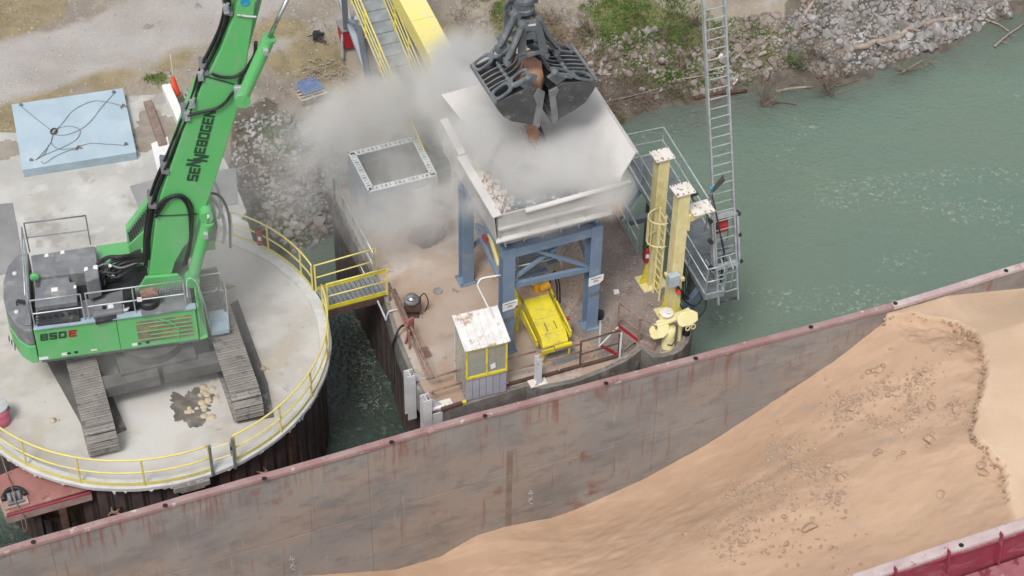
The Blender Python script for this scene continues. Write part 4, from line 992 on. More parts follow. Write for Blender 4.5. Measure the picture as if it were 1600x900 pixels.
for cx in (.52, .70): part('eye', MB().tube([bp+U*cx-V*.18+UP*(.72+.09*math.sin(a*.8))+U*.07*math.cos(a*.8) for a in range(8)], .018, 6, True), 'yellowpale', bt)
part('rear_post', MB().cyl(bp+U*.42+V*.1, bp+U*.42+V*.1+UP*.95, .06, 8), 'yellowpale', bt)
solo('rubber_bumper', MB().lathe(W(1072, 522, .01), [(.11, 0), (.12, .05), (.10, .22), (.02, .26)], 12), 'black', 'small black rubber bumper on the round pier tip', 'bumper', smooth=True)
solo('black_bucket', MB().lathe(W(937, 497, .015), [(.09, 0), (.11, .02), (.13, .24), (.02, .25)], 12), 'black', 'small black bucket behind the front right hopper leg', 'bucket')

# spotlight and hose reel by the gangway
hp = W(645, 492, 0)
hr = thing('floodlight', 'shiny round floodlight on a dark stand near the gangway end', 'floodlight', hp)
part('stand', MB().bar(hp, hp+UP*.5, .12, .12).box(hp+UP*.03, (.4, .3, .05)).box(hp+UP*.42, (.5, .35, .3)), 'rustdark', hr, bevel=.02)
part('housing', MB().lathe(hp+UP*.55+Vector((-.02, -.05, 0)), [(.12, 0), (.23, .08), (.24, .16), (.17, .26), (.02, .30)], 18), 'machine', hr, smooth=True)
part('lens', MB().lathe(hp+UP*.80+Vector((-.02, -.12, 0)), [(.15, 0), (.13, .05), (.02, .09)], 16), 'chrome', hr, smooth=True)
part('cable', MB().tube(bez([hp+UP*.6+U*.2, hp+U*.38+UP*.75, hp+U*.5+UP*.35, hp+U*.38, hp+U*.2-V*.25], 6), .018, 6), 'black', hr, smooth=True)
hh = thing('hose', 'bundle of faded red hose hanging over the pipe rail', 'hose', W(640, 505, .3))
for k_ in range(6):
    o_ = U*(k_*.04-.1)+V*(k_*.02)
    part('hose_loop', MB().tube(bez([W(640, 508, .75)+o_-V*.05, W(642, 500, .95)+o_, W(640, 515, .45)+o_-V*.12, W(638, 535, .08)+o_], 6), .03, 6), 'hosered', hh, smooth=True)
t = thing('hose', 'black hose hanging over the left pier edge', 'hose', W(620, 525, 0))
part('tube', MB().tube(bez([W(640, 505, .2), W(625, 512, .35), W(617, 530, .05), W(614, 545, -.5), W(616, 600, -1.4)], 8), .035, 7), 'black', t, smooth=True)
t = thing('conduit', 'white bent pipe beside the gangway end at the pier edge', 'conduit', W(602, 478))
part('pipe', MB().tube(bez([W(590, 470, .1), W(600, 492, -.3), W(603, 500, -.3)], 4)+bez([W(603, 500, -.3), W(608, 487, .05), W(624, 483, .08)], 4), .028, 7), 'whitesteel', t)

# ================================================================== OPERATOR BOOTH
b0, b1, b2 = W(728, 627, .012), W(791, 612, .012), W(709.8, 591, .012)
bu = (b1-b0).normalized(); bw = (b1-b0).length; bv = Vector((-bu.y, bu.x, 0)); bd = (b2-b0).dot(bv)
bo = thing('operator_booth', 'small booth with a rusty white metal roof and yellow window frame', 'booth', b0)
BX = lambda a, b, z: b0+bu*a+bv*b+UP*z
hf, hb = 2.12, 2.42
part('floor', MB().prism([BX(0, 0, 0), BX(bw, 0, 0), BX(bw, bd, 0), BX(0, bd, 0)], UP*.05), 'plate', bo)
for i in range(6):
    part('wall_panel', MB().box(BX(bw*(i+.5)/6, -.0, .48), (bw/6-.012, .03, .88), bu, bv), 'translucent', bo, bevel=.006)
for a in (0, bw):
    for i in range(4):
        h = hf+(hb-hf)*(i+.5)/4-.06
        z0_ = .05 if a == 0 else .05
        part('side_panel', MB().box(BX(a, bd*(i+.5)/4, (h+z0_)/2), (.02, bd/4-.012, h-z0_), bu, bv), 'glass', bo)
for a, b in ((0, bd), (bw, bd)): part('corner_post', MB().bar(BX(a, b, 0), BX(a, b, hb-.05), .05, .05), 'whitesteel', bo)
zs0, zs1 = .95, hf-.06
for a in (.02, bw*.5, bw-.02): part('window_frame', MB().bar(BX(a, -.03, zs0), BX(a, -.03, zs1), .055, .05), 'yellowdeep', bo)
for z in (zs0, zs1): part('window_frame', MB().bar(BX(0, -.035, z), BX(bw, -.035, z), .055, .08), 'yellowdeep', bo)
for a in (.25, .75): part('pane', MB().box(BX(bw*a, -.015, (zs0+zs1)/2), (bw/2-.05, .01, zs1-zs0-.06), bu, bv), 'glass', bo)
for a in (.26, .80): part('inner_frame', MB().bar(BX(bw*a, bd*.8, .2), BX(bw*a, bd*.8, 1.9), .05, .05), 'yellowpale', bo)
part('inner_frame', MB().bar(BX(bw*.26, bd*.8, 1.88), BX(bw*.8, bd*.8, 1.88), .05, .05), 'yellowpale', bo)
part('console', MB().box(BX(bw*.5, bd*.45, .75), (bw*.5, .3, .5), bu, bv), 'plateside', bo)
part('notice', MB().prism([BX(bw*.6, -.045, 1.12), BX(bw*.72, -.045, 1.16), BX(bw*.70, -.045, 1.36), BX(bw*.58, -.045, 1.30)], bv*-.006), 'white', bo)
part('foot', MB().box(BX(-.06, -.04, .03), (.12, .08, .06), bu, bv), 'yellowdeep', bo)
nr = 6; e = .06
rp0, rp1, rp2, rp3 = BX(-e, -.12, hf), BX(bw+e, -.12, hf), BX(bw+e, bd+.1, hb), BX(-e, bd+.1, hb)
rn = (rp1-rp0).cross(rp3-rp0).normalized()
for i in range(nr):
    f0, f1 = i/nr+.004, (i+1)/nr-.004
    part('roof_panel', MB().prism([rp0+(rp1-rp0)*f0, rp0+(rp1-rp0)*f1, rp3+(rp2-rp3)*f1, rp3+(rp2-rp3)*f0], rn*.02), 'roofpanel', bo)
for i in range(nr+1):
    f = min(max(i/nr, .012), .988); part('roof_rib', MB().bar(rp0+(rp1-rp0)*f+rn*.03, rp3+(rp2-rp3)*f+rn*.03, .045, .035), 'roofpanel', bo, bevel=.01)

# ================================================================== GREEN MATERIAL HANDLER
EU, EV = hdir(12), hdir(102)
EO = W(62, 563, 1.55); EO = Vector((EO.x, EO.y, 0))
def X3(e, v, z): return EO+EU*e+EV*v+UP*z
ex = thing('material_handler', 'huge green crawler material handler on the round concrete deck', 'excavator', X3(2.2, 1.7, ZD))
# crawler tracks
T_R = (W(356.5, 526, 1.05)-W(385, 622, 1.05)).normalized(); T_L = (W(123, 570, 1.05)-W(157, 678, 1.05)).normalized()
TD = (T_R+T_L).normalized(); TS = Vector((TD.y, -TD.x, 0))           # TD away from the barge, TS to the right
b = MB(); b.box((0, 0, .02), (.205, .84, .035)); b.box((-.075, 0, .06), (.03, .84, .05)); b.box((.02, 0, .055), (.022, .84, .04)); b.box((.085, 0, .045), (.02, .84, .03))
for y in (-.2, .2): b.box((-.03, y, .045), (.05, .06, .02))
shoe_me = b.mesh('track_shoe', M['shoe'])
TL_ = 4.9; TRAD = .46; TH_ = 1.0
for cpx, nm in (((157, 676), 'left'), ((386, 622), 'right')):
    f = W(*cpx, TH_+ZD); f = Vector((f.x, f.y, ZD))+TD*.42            # front of the straight top run
    b = MB().box(f+TD*TL_/2+UP*.52, (TL_, .46, .42), TD, TS); b.cyl(f-TS*.24+UP*.5, f+TS*.24+UP*.5, .40, 18); b.cyl(f+TD*TL_-TS*.24+UP*.5, f+TD*TL_+TS*.24+UP*.5, .40, 18)
    tk = part('crawler_track', b, 'trackframe', ex, bevel=.02)
    per = 2*TL_+2*math.pi*TRAD; ns = round(per/.222)
    for i in range(ns):
        s_ = per*i/ns
        if s_ < TL_: p, a = f+TD*s_+UP*(.5+TRAD), 0
        elif s_ < TL_+math.pi*TRAD: a = (s_-TL_)/TRAD; p = f+TD*TL_+UP*.5+TD*math.sin(a)*TRAD+UP*math.cos(a)*TRAD
        elif s_ < 2*TL_+math.pi*TRAD: p, a = f+TD*(2*TL_+math.pi*TRAD-s_)+UP*(.5-TRAD), math.pi
        else: a = math.pi+(s_-2*TL_-math.pi*TRAD)/TRAD; p = f+UP*.5+TD*math.sin(a)*TRAD+UP*math.cos(a)*TRAD
        nn = UP*math.cos(a)+TD*math.sin(a); tt = TD*math.cos(a)-UP*math.sin(a)
        piece('track_shoe', shoe_me, tk, frame(p, tt, TS*-1, nn))
    part('axle_beam', MB().bar(f+TD*1.5+UP*.75, f+TD*1.5+UP*.8+TS*(2.0 if nm == 'left' else -2.0), .5, .4), 'trackframe', ex, bevel=.02)
    part('axle_beam', MB().bar(f+TD*3.7+UP*.75, f+TD*3.7+UP*.8+TS*(2.0 if nm == 'left' else -2.0), .5, .4), 'trackframe', ex, bevel=.02)
fl_, fr_ = W(157, 676, TH_), W(386, 622, TH_); mc = (fl_+fr_)/2+TD*(TL_/2+.55); mc.z = 0
part('car_body', MB().box(mc+UP*.72, (1.9, 2.2, .55), TD, TS).cyl(mc+UP*.9, mc+UP*1.32, .9, 28), 'trackframe', ex, bevel=.03)
for k_, q in enumerate(((270, 563), (330, 563))): pass
M['matsteel'] = mat('matsteel', (.11, .105, .10), (.15, .14, .135), 1.5, .8, layers=(((.40, .36, .31), .6, (1.3, 1.3, 1.3), .56, .66),))
# ground mats under the tracks
for pts, lab in ((((75, 566), (104, 556), (145, 694), (198, 672), (175, 618), (150, 560)), 'left'),):
    pass
mats = [[(73, 566), (150, 560), (198, 672), (144, 694)], [(318, 500), (372, 470), (397, 540), (418, 600), (428, 652), (372, 662), (352, 600)]]
for q, lab in zip(mats, ('left', 'right')):
    solo('steel_mat', MB().prism([W(x, y, ZD+.004) for x, y in q], UP*.05), 'matsteel', 'dark steel mat under the front end of the %s crawler track' % lab, 'steel mat')
# upper carriage
part('main_frame', MB().box(X3(2.25, 1.68, 1.50), (4.4, 3.2, .28), EU, EV).box(X3(2.25, 1.70, 2.1), (4.3, 3.1, 1.05), EU, EV), 'machine', ex, bevel=.02)
d1 = part('side_door', MB().box(X3(1.13, .02, 2.16), (2.25, .08, 1.24), EU, EV), 'green', ex, bevel=.012)
d2 = part('side_door', MB().box(X3(3.36, .02, 2.16), (2.19, .08, 1.24), EU, EV), 'green', ex, bevel=.012)
b = text(MB(), '850', X3(.13, -.022, 2.32), EU, UP, -EV, .21, .25, .2, .12)
part('lettering', b, 'letter', d1); b = text(MB(), 'E', X3(.13+3*.252+.02, -.022, 2.32), EU, UP, -EV, .22, .25, .2, .12); part('lettering', b, 'letterred', d1)
for e_, z, w_, h_, m_ in ((.70, 1.68, .15, .10, 'white'), (.83, 1.69, .10, .06, 'black'), (.12, 1.63, .26, .09, 'white'), (1.52, 1.69, .17, .05, 'white')):
    part('decal', MB().box(X3(e_, -.024, z), (w_, .008, h_), EU, EV), m_, d1)
part('latch', MB().box(X3(1.03, -.025, 1.70), (.10, .012, .08), EU, EV), 'black', d1, bevel=.02)
for e_, z, w_, h_, m_ in ((2.66, 1.68, .15, .10, 'white'), (2.79, 1.69, .10, .06, 'black')):
    part('decal', MB().box(X3(e_, -.024, z), (w_, .008, h_), EU, EV), m_, d2)
part('latch', MB().box(X3(3.02, -.025, 1.70), (.10, .012, .08), EU, EV), 'black', d2, bevel=.02)
# ventilation grille with slats and a curved brace
gr0, gr1, gz0, gz1 = 2.78, 4.32, 1.72, 2.55
part('grille', MB().box(X3((gr0+gr1)/2, -.022, (gz0+gz1)/2), (gr1-gr0, .012, gz1-gz0), EU, EV), 'grilldirt', d2)
for k_ in range(5): part('slat', MB().bar(X3(gr0+.35*(k_ % 2), -.04, gz0+.12+k_*.155), X3(gr1, -.04, gz0+.12+k_*.155), .03, .02), 'green', d2)
part('brace', MB().tube(bez([X3(3.45, -.045, gz1), X3(3.75, -.045, 2.35), X3(3.92, -.045, 2.05), X3(3.88, -.045, gz0)], 6), .022, 5), 'green', d2)
part('corner_panel', MB().prism([X3(4.47, .0, 1.50), X3(4.70, .05, 1.50), X3(4.66, .9, 2.75), X3(4.58, .9, 2.78), X3(4.47, .0, 2.78)], EV*.06+EU*.01), 'green', ex, bevel=.01)
part('side_panel', MB().prism([X3(4.50, .05, 1.52), X3(4.50, 1.2, 1.52), X3(4.50, 1.2, 2.7), X3(4.50, .05, 2.75)], EU*.05), 'green', ex)
part('sill', MB().box(X3(2.25, .03, 2.80), (4.45, .22, .04), EU, EV), 'plateside', ex)
# counterweight
cwp = [(-.02, .0), (-.22, .02), (-.46, .30), (-.68, .85), (-.78, 1.5), (-.76, 2.2), (-.62, 2.8), (-.36, 3.2), (-.02, 3.3)]
cw = part('counterweight', MB().prism([X3(e_, v_, 2.12) for e_, v_ in cwp], UP*.62), 'machine', ex, bevel=.06)
part('lower_band', MB().prism([X3(e_*1.015-.004, v_, 1.46) for e_, v_ in cwp], UP*.655), 'green', cw, bevel=.03)
part('top_plate', MB().prism([X3(e_*.86-.02, .18+v_*.89, 2.741) for e_, v_ in cwp], UP*.05), 'machine', cw, bevel=.03)
for v_ in (.75, 2.35): part('lifting_eye', MB().lathe(X3(-.42, v_, 2.79), [(.07, 0), (.07, .04), (.03, .07), (.01, .075)], 12), 'whitesteel', cw)
part('mirror', MB().box(X3(-.18, .95, 2.95), (.44, .10, .05), (EU*.9-EV*.43).normalized(), (EV*.9+EU*.43).normalized()).cyl(X3(-.4, 1.02, 2.79), X3(-.4, 1.02, 2.95), .02), 'dark', ex)
b = MB()
for q, (e_, v_) in enumerate(((-.50, .42), (-.58, .62), (-.65, .8))): b.box(X3(e_-.13, v_-.02, 1.80), (.02, .16, .10), EU, EV)
part('vent_slot', b, 'black', cw)
# engine deck: hoods, covers, boxes
def hood(name, px, z, h, m, bev=.03, **k):
    return part(name, MB().prism([W(x, y, z)-UP*h for x, y in px], UP*h), m, ex, bevel=bev, **k)
rh = hood('rear_hood', [(48, 399), (148, 384), (154, 423), (53, 433)], 3.15, .6, 'machine')
for x, y in ((72, 399), (97, 394)): part('decal', MB().prism([W(x+a, y+c, 3.153) for a, c in ((-3, 3), (4, 2), (3, -3), (-2, -2))], UP*.003), 'white', rh)
eh = hood('engine_hood', [(63, 437), (108, 431), (109, 440), (119, 440), (121, 471), (55, 480), (54, 450), (63, 448)], 3.05, .5, 'machine')
part('decal', MB().prism([W(x, y, 3.053) for x, y in ((80, 456), (90, 455), (90, 449), (80, 450))], UP*.003), 'white', eh)
part('decal', MB().prism([W(x, y, 3.053) for x, y in ((115, 451), (119, 450), (119, 446), (115, 446))], UP*.003), 'white', eh)
b = hood('radiator_cover', [(56, 482), (122, 473), (125, 499), (58, 507)], 2.90, .3, 'dark', .01)
for k_ in range(6): part('louvre', MB().bar(W(66+k_*10, 494-k_*1.4, 2.91), W(70+k_*10, 498-k_*1.4, 2.91), .035, .02), 'black', b)
for k_ in range(6): part('louvre', MB().bar(W(56, 482+k_*4.5, 2.9), W(60, 481.5+k_*4.5, 2.9), .05, .03), 'machine', b)
af = hood('air_filter', [(130, 417), (152, 412), (155, 432), (134, 440)], 3.55, .75, 'machine', .05)
for q in (((131, 424), (137, 422), (137, 417), (132, 418)), ((145, 420), (153, 421), (152, 414), (146, 415))): part('decal', MB().prism([W(x, y, 3.553) for x, y in q], UP*.003), 'white', af)
hood('engine_well', [(108, 425), (158, 418), (215, 405), (232, 420), (235, 438), (190, 452), (122, 470), (108, 440)], 2.66, .05, 'black', 0)
tkb = hood('fuel_tank', [(142, 473), (190, 465), (192, 485), (145, 494)], 2.95, .3, 'machine', .02)
part('decal', MB().prism([W(x, y, 2.953) for x, y in ((168, 483), (178, 481), (176, 474), (169, 475))], UP*.003), 'white', tkb)
part('filler_cap', MB().lathe(W(163, 481, 2.95), [(.06, 0), (.06, .04), (.03, .05)], 12), 'black', tkb)
hood('tank_step', [(148, 494), (181, 488), (182, 496), (149, 503)], 2.86, .12, 'dark', .01)
part('filler_guard', MB().lathe(W(195, 482, 2.86), [(.13, 0), (.14, .03), (.08, .05), (.07, .02)], 16), 'whitesteel', ex)
bc = hood('battery_cover', [(190, 446), (209, 442), (211, 462), (192, 467)], 3.25, .5, 'black', .02)
hood('valve_block', [(217, 452), (245, 447), (247, 458), (220, 463)], 3.15, .4, 'rustpipe', .02)
part('fan', MB().lathe(W(233, 474, 2.84), [(.30, 0), (.30, .18), (.24, .22), (.05, .20)], 22), 'black', ex, bevel=.01)
dk = hood('side_deck', [(218, 478), (288, 468), (290, 483), (222, 494)], 2.835, .04, 'machine', 0)
b = MB()
for k_ in range(10): part('tread_bar', MB().bar(W(247+k_*4.2, 459-k_*.8, 2.86), W(249+k_*4.2, 449-k_*.8, 2.86), .03, .04), 'machine', dk)
hood('rear_deck', [(150, 384), (200, 377), (215, 405), (158, 418)], 2.70, .08, 'green', .01)
rb = MB(); p = W(54, 431, 3.2); rb.lathe(p, [(.13, 0), (.14, .05), (.12, .1), (.04, .11)], 14, ax=-EV)
part('exhaust_cap', rb, 'green', ex, smooth=True)
random.seed(3)
for k_ in range(12):                        # hydraulic hoses from the engine bay to the boom foot
    a = W(150+random.uniform(-22, 18), 432+random.uniform(-14, 14), 2.9); c = W(232+random.uniform(-5, 3), 400+random.uniform(-8, 18), 3.0)
    m_ = a.lerp(c, .5)+Vector((random.uniform(-.2, .2), random.uniform(-.5, .1), random.uniform(.1, .6)))
    part('hydraulic_hose', MB().tube(bez([a, a.lerp(m_, .5)+UP*.2, m_, c.lerp(m_, .3)+UP*.1, c], 5), random.choice((.03, .04, .05)), 6), random.choice(('black', 'black', 'dark', 'machine')), ex, smooth=True)
for k_ in range(14):
    p = W(random.uniform(112, 185), random.uniform(424, 448), 2.72)
    part('engine_part', MB().box(p+UP*.1, (random.uniform(.1, .35), random.uniform(.08, .25), random.uniform(.1, .4)), EU, EV), random.choice(('black', 'dark', 'machine')), ex, bevel=.01)
part('grease_pump', MB().cyl(W(172, 415, 2.75), W(172, 415, 3.45), .05, 8).cyl(W(176, 432, 2.75), W(176, 432, 3.1), .06, 8), 'whitesteel', ex)
# handrails on top
def hrail(pts, m='galv', r=.022, h0=2.8):
    t = part('handrail', MB().tube(bez(pts, 4) if len(pts) > 3 else pts, r, 6), m, ex, smooth=True); return t
def topr(poly, h, mids=(.5,), m='galv'):
    hr = part('handrail', MB().tube([p+UP*h for p in poly], .023, 7), m, ex, smooth=True)
    for q in mids: part('mid_rail', MB().tube([p+UP*h*q for p in poly], .02, 6), m, hr)
    for p in (poly[0], poly[-1]): part('post', MB().tube([p, p+UP*h], .022, 6), m, hr)
    return hr
topr([X3(.02, 3.25, 2.75), X3(1.75, 3.25, 2.75)], 1.10, (.5,), 'galvdark')
topr([X3(.06, .05, 2.80), X3(1.42, .05, 2.80)], 1.0)
hr = topr([X3(1.55, .05, 2.80), X3(4.22, .05, 2.80)], 1.0)
part('post', MB().tube([X3(2.82, .05, 2.8), X3(2.82, .05, 3.8)], .022, 6), 'galv', hr)
hr = topr([X3(-.05, .25, 2.80), X3(-.05, 3.1, 2.80)], 1.05)
part('warning_plate', MB().box(X3(2.98, .03, 3.33), (.13, .015, .16), EU, EV), 'white', hr)
# access stair platform on the front corner
sp0 = W(341, 505, 1.15)
st = part('step_platform', MB().prism([W(x, y, 1.2) for x, y in ((325, 489), (354, 485), (358, 516), (330, 521))], UP*.05), 'stepblue', ex, label='pale blue perforated step')
part('step_edge', MB().bar(W(330, 522, 1.16), W(358, 517, 1.16), .04, .10), 'stepblue', st)
part('step_tread', MB().bar(W(327, 503, 1.27), W(356, 499, 1.27), .03, .03), 'plateside', st)
for x0, y0, x1, y1 in ((325, 490, 313, 440), (354, 486, 347, 437)):
    part('stair_string', MB().bar(W(x0, y0, 1.2), W(x0-16, y0-34, 2.5), .05, .12), 'galvdark', st)
for (xa, ya), (xb, yb) in (((318, 487), (352, 482)), ((308, 462), (346, 456))):
    pa, pb = W(xa, ya, 1.2 if ya > 470 else 2.0), W(xb, yb, 1.2 if ya > 470 else 2.0)
    part('stair_rail', MB().tube([pa, pa+UP*.75, pb+UP*.75, pb], .02, 6), 'galv', st)
part('stair_rail', MB().tube(bez([W(293, 468, 2.8), W(292, 440, 3.2), W(300, 436, 3.25), W(312, 452, 2.9), W(330, 520, 1.2)], 5), .022, 6), 'galv', st, smooth=True)
part('stair_rail', MB().tube([W(346, 437, 2.0), W(352, 448, 2.0), W(358, 515, 1.25)], .02, 6), 'galv', st)
# boom
BV = 1.25; bo_ = X3(0, BV, 0)
def BP(px, py, off=0): return VP(px, py, bo_, EU)+EV*off
BW = .85
boom_px = [(232, 440), (239, 383), (244, 339), (251, 308), (271, 250), (297, 176), (318, 130), (328, 112), (344, 80), (361, 38), (380, -20), (396, -70), (440, -70), (415, -22), (399, 6), (396, 30), (391, 62), (385, 105), (377, 148), (371, 172), (349, 244), (327, 310), (312, 345), (301, 374), (288, 386), (274, 410), (266, 436)]
boom = part('boom', MB().prism([BP(x, y) for x, y in boom_px], EV*BW), 'green', ex, bevel=.03)
# lettering along the boom
la, lb = BP(308, 283), BP(337, 176)
ux = (lb-la).normalized(); uy = (EV*-1).cross(ux); uy = uy if uy.dot(EU) < 0 else -uy
base = la
L = (lb-la).length; cw_ = L/9.6/1.12; ch_ = cw_*1.35
t_ = MB(); xs = 0
for i, ch in enumerate('SENNEBOGEN'):
    if i in (2, 3):                          # the two Ns are larger and stepped, as in the maker's logo
        text(t_, 'N', base+ux*xs+uy*ch_*(.10 if i == 2 else -.42), ux, uy, -EV, cw_*1.02, ch_*1.32, 0, 0); xs += cw_*(.90 if i == 2 else 1.16)
    else:
        text(t_, ch, base+ux*xs, ux, uy, -EV, cw_*.98, ch_, 0, 0); xs += cw_*1.14
part('lettering', t_, 'letter', boom)
for pa, pb in (((243, 337), (308, 334)), ((322, 119), (366, 131))):
    part('weld_seam', MB().bar(BP(*pa, -.008), BP(*pb, -.008), .02, .05, up=EV), 'letter', boom)
# hose bundle along the back edge of the boom
hb_ = [(352, -30), (352, 0), (351, 30), (341, 62), (326, 94), (312, 122), (301, 160), (289, 190), (277, 215), (262, 252), (248, 284), (237, 314), (231, 345), (226, 384), (226, 415)]
for k_ in range(6):
    off = k_*.15
    pts = [BP(x+1+(k_ % 3)*4+random.uniform(-.8, .8), y+(k_ % 2)*2, .02+off*.8) for x, y in hb_]
    part('boom_hose', MB().tube(bez(pts, 4), .034, 7), 'black', boom, smooth=True)
for x, y in ((355, 20), (318, 114), (289, 186), (256, 268), (236, 322)):
    part('hose_clamp', MB().box(BP(x+2, y, .3), (.20, .72, .09), ux.cross(EV), EV, ux), 'machine', boom)
for x, y in ((313, 117), (292, 180), (353, 12), (300, 160)): part('hose_fitting', MB().box(BP(x, y, -.05), (.14, .1, .25), EU, EV).cyl(BP(x, y, -.08), BP(x+3, y-10, -.08), .04, 8), 'galv', boom)
def bh(pts, r=.04): part('boom_hose', MB().tube(bez([BP(x, y, -.09) for x, y in pts], 6), r, 6), 'black', boom, smooth=True)
bh([(292, 177), (310, 173), (338, 166), (352, 156), (362, 143), (370, 138)]); bh([(330, 112), (345, 117), (365, 117), (380, 108), (390, 94), (397, 80), (398, 62)]); bh([(372, 132), (376, 118), (388, 104), (396, 96), (400, 62)])
bh([(243, 330), (252, 312), (270, 303), (285, 303), (297, 315), (300, 330), (299, 360), (296, 385), (290, 410)], .045); bh([(243, 336), (262, 309), (280, 305), (292, 318), (296, 340), (296, 375), (286, 412)], .04)
part('steel_pipe', MB().tube([BP(370, 22, -.04), BP(385, 24, -.04), BP(400, 25, -.04)], .03, 6), 'whitesteel', boom)
def cylinder(b0_, b1_, r1_, r0, r1r, off, fit=True):
    a, m_, e_ = BP(*b0_, off), BP(*b1_, off), BP(*r1_, off)
    c = part('hydraulic_cylinder', MB().cyl(a, m_, r0, 16).cyl(m_, m_+(m_-a).normalized()*.08, r0*1.12, 16), 'green', ex, smooth=False)
    part('rod', MB().cyl(m_, e_, r1r, 12), 'chrome', c, smooth=True)
    part('eye', MB().cyl(a-EV*.16, a+EV*.16, r0*1.25, 14), 'green', c)
    if fit: part('fitting', MB().box(m_-(m_-a).normalized()*.25-EV*(r0+.03), (.14, .14, .2), EU, EV), 'galv', c, bevel=.02)
    return c
cylinder((377, 146), (418, 55), (450, -14), .17, .06, -.20)
cylinder((377, 146), (410, 22), (424, -18), .17, .06, BW+.2)
cylinder((299, 428), (322, 342), (325, 325), .165, .09, -.22); cylinder((299, 428), (322, 342), (325, 325), .165, .09, BW+.22, False)
part('pin_boss', MB().cyl(BP(321, 330, -.3), BP(321, 330, BW+.3), .19, 18), 'green', boom)
part('pin_boss', MB().cyl(BP(377, 147, -.28), BP(377, 147, BW+.28), .16, 18), 'galv', boom)
for x, y in ((383, 3),): part('decal', MB().lathe(BP(x, y, -.012), [(.12, 0), (.12, .006), (.07, .008), (.065, .004)], 16, ax=-EV), 'cyan', boom)
part('boom_lamp', MB().box(BP(371, 135, -.16), (.22, .14, .28), EU, EV), 'galv', boom, bevel=.03)
# boom foot bracket, tower plates and louvred catwalk on the far side
part('boom_bracket', MB().prism([X3(2.9, BV-.12, 2.6), X3(4.4, BV-.12, 2.6), X3(4.1, BV-.12, 3.05), X3(3.2, BV-.12, 3.1)], EV*.10), 'green', ex, bevel=.02)
part('boom_bracket', MB().prism([X3(2.9, BV+BW+.03, 2.6), X3(4.4, BV+BW+.03, 2.6), X3(4.1, BV+BW+.03, 3.2), X3(3.2, BV+BW+.03, 3.3)], EV*.10), 'green', ex, bevel=.02)
vo = X3(0, 2.55, 0)
lw = part('louvre_panel', MB().prism([VP(x, y, vo, EU) for x, y in ((197, 360), (231, 316), (240, 322), (240, 345), (205, 388), (199, 380))], EV*.25), 'green', ex, bevel=.02)
for k_ in range(11):
    f = (k_+.5)/11; a = VP(200+f*32, 364-f*42, vo, EU)-EV*.02; c = VP(203+f*34, 379-f*44, vo, EU)-EV*.02
    part('louvre', MB().bar(a, c, .05, .06), 'black', lw)
part('guard_plate', MB().prism([VP(x, y, vo-EV*.3, EU) for x, y in ((200, 384), (243, 345), (236, 385), (225, 400), (206, 408))], EV*.05), 'green', ex, bevel=.01)
# operator cab, mostly behind the boom
ca = part('cab', MB().prism([X3(4.05, 2.55, 2.6), X3(5.25, 2.55, 2.6), X3(5.42, 2.55, 3.4), X3(5.25, 2.55, 4.55), X3(4.05, 2.55, 4.55)], EV*1.05), 'cabglass', ex, bevel=.04)
part('cab_roof', MB().box(X3(4.65, 3.07, 4.60), (1.30, 1.10, .09), EU, EV), 'machine', ca, bevel=.03)
part('cab_base', MB().box(X3(4.65, 3.07, 2.75), (1.25, 1.09, .35), EU, EV), 'green', ca)
for v_ in (2.52, 3.62):
    part('cab_guard', MB().tube(bez([X3(4.9, v_, 4.75), X3(5.3, v_, 4.6), X3(5.55, v_, 4.0), X3(5.6, v_, 3.3), X3(5.5, v_, 2.8)], 6), .05, 7), 'whitesteel', ca, smooth=True)
part('cab_cable', MB().tube(bez([X3(4.9, 2.4, 4.8), X3(5.5, 2.45, 4.7), X3(5.75, 2.5, 3.9), X3(5.7, 2.5, 2.6)], 6), .04, 6), 'black', ca, smooth=True)
# stick: hangs from the boom tip, out of the frame, down to the grapple
GX = W(838, 40, 10.2)
tip = BP(420, -250, BW/2)
part('boom_head', MB().bar(BP(418, -68, BW/2), tip, .75, .9, up=EV), 'green', ex, bevel=.05)

# ================================================================== HOPPER
HF = W(790, 545, 0); HF = Vector((HF.x, HF.y, 0))
def Q(a, b, z): return HF+U*a+V*b+UP*z
HA, HB = 2.70, 3.17
hop = thing('hopper', 'dusty grey steel hopper on four blue grey legs catching the falling sand', 'hopper', Q(HA/2, HB/2, .012))
def leg(a, b, sign=False):
    p = Q(a, b, .012)
    t = part('leg', MB().bar(p+UP*.02, p+UP*4.05, .022, .30, up=V), 'leg', hop)
    for s_ in (-1, 1): part('flange', MB().bar(p+V*.165*s_+UP*.02, p+V*.165*s_+UP*4.06, .36, .03, up=V), 'leg', t, bevel=.004)
    part('base_plate', MB().box(p+UP*.02, (.56, .52, .035), U, V), 'leg', t)
    for q in ((-1, -1), (1, -1), (1, 1), (-1, 1)): part('anchor_bolt', MB().cyl(p+U*.23*q[0]+V*.21*q[1]+UP*.03, p+U*.23*q[0]+V*.21*q[1]+UP*.09, .025, 6), 'galvdark', t)
    return t
lg = [leg(0, 0), leg(HA, 0), leg(0, HB), leg(HA, HB)]
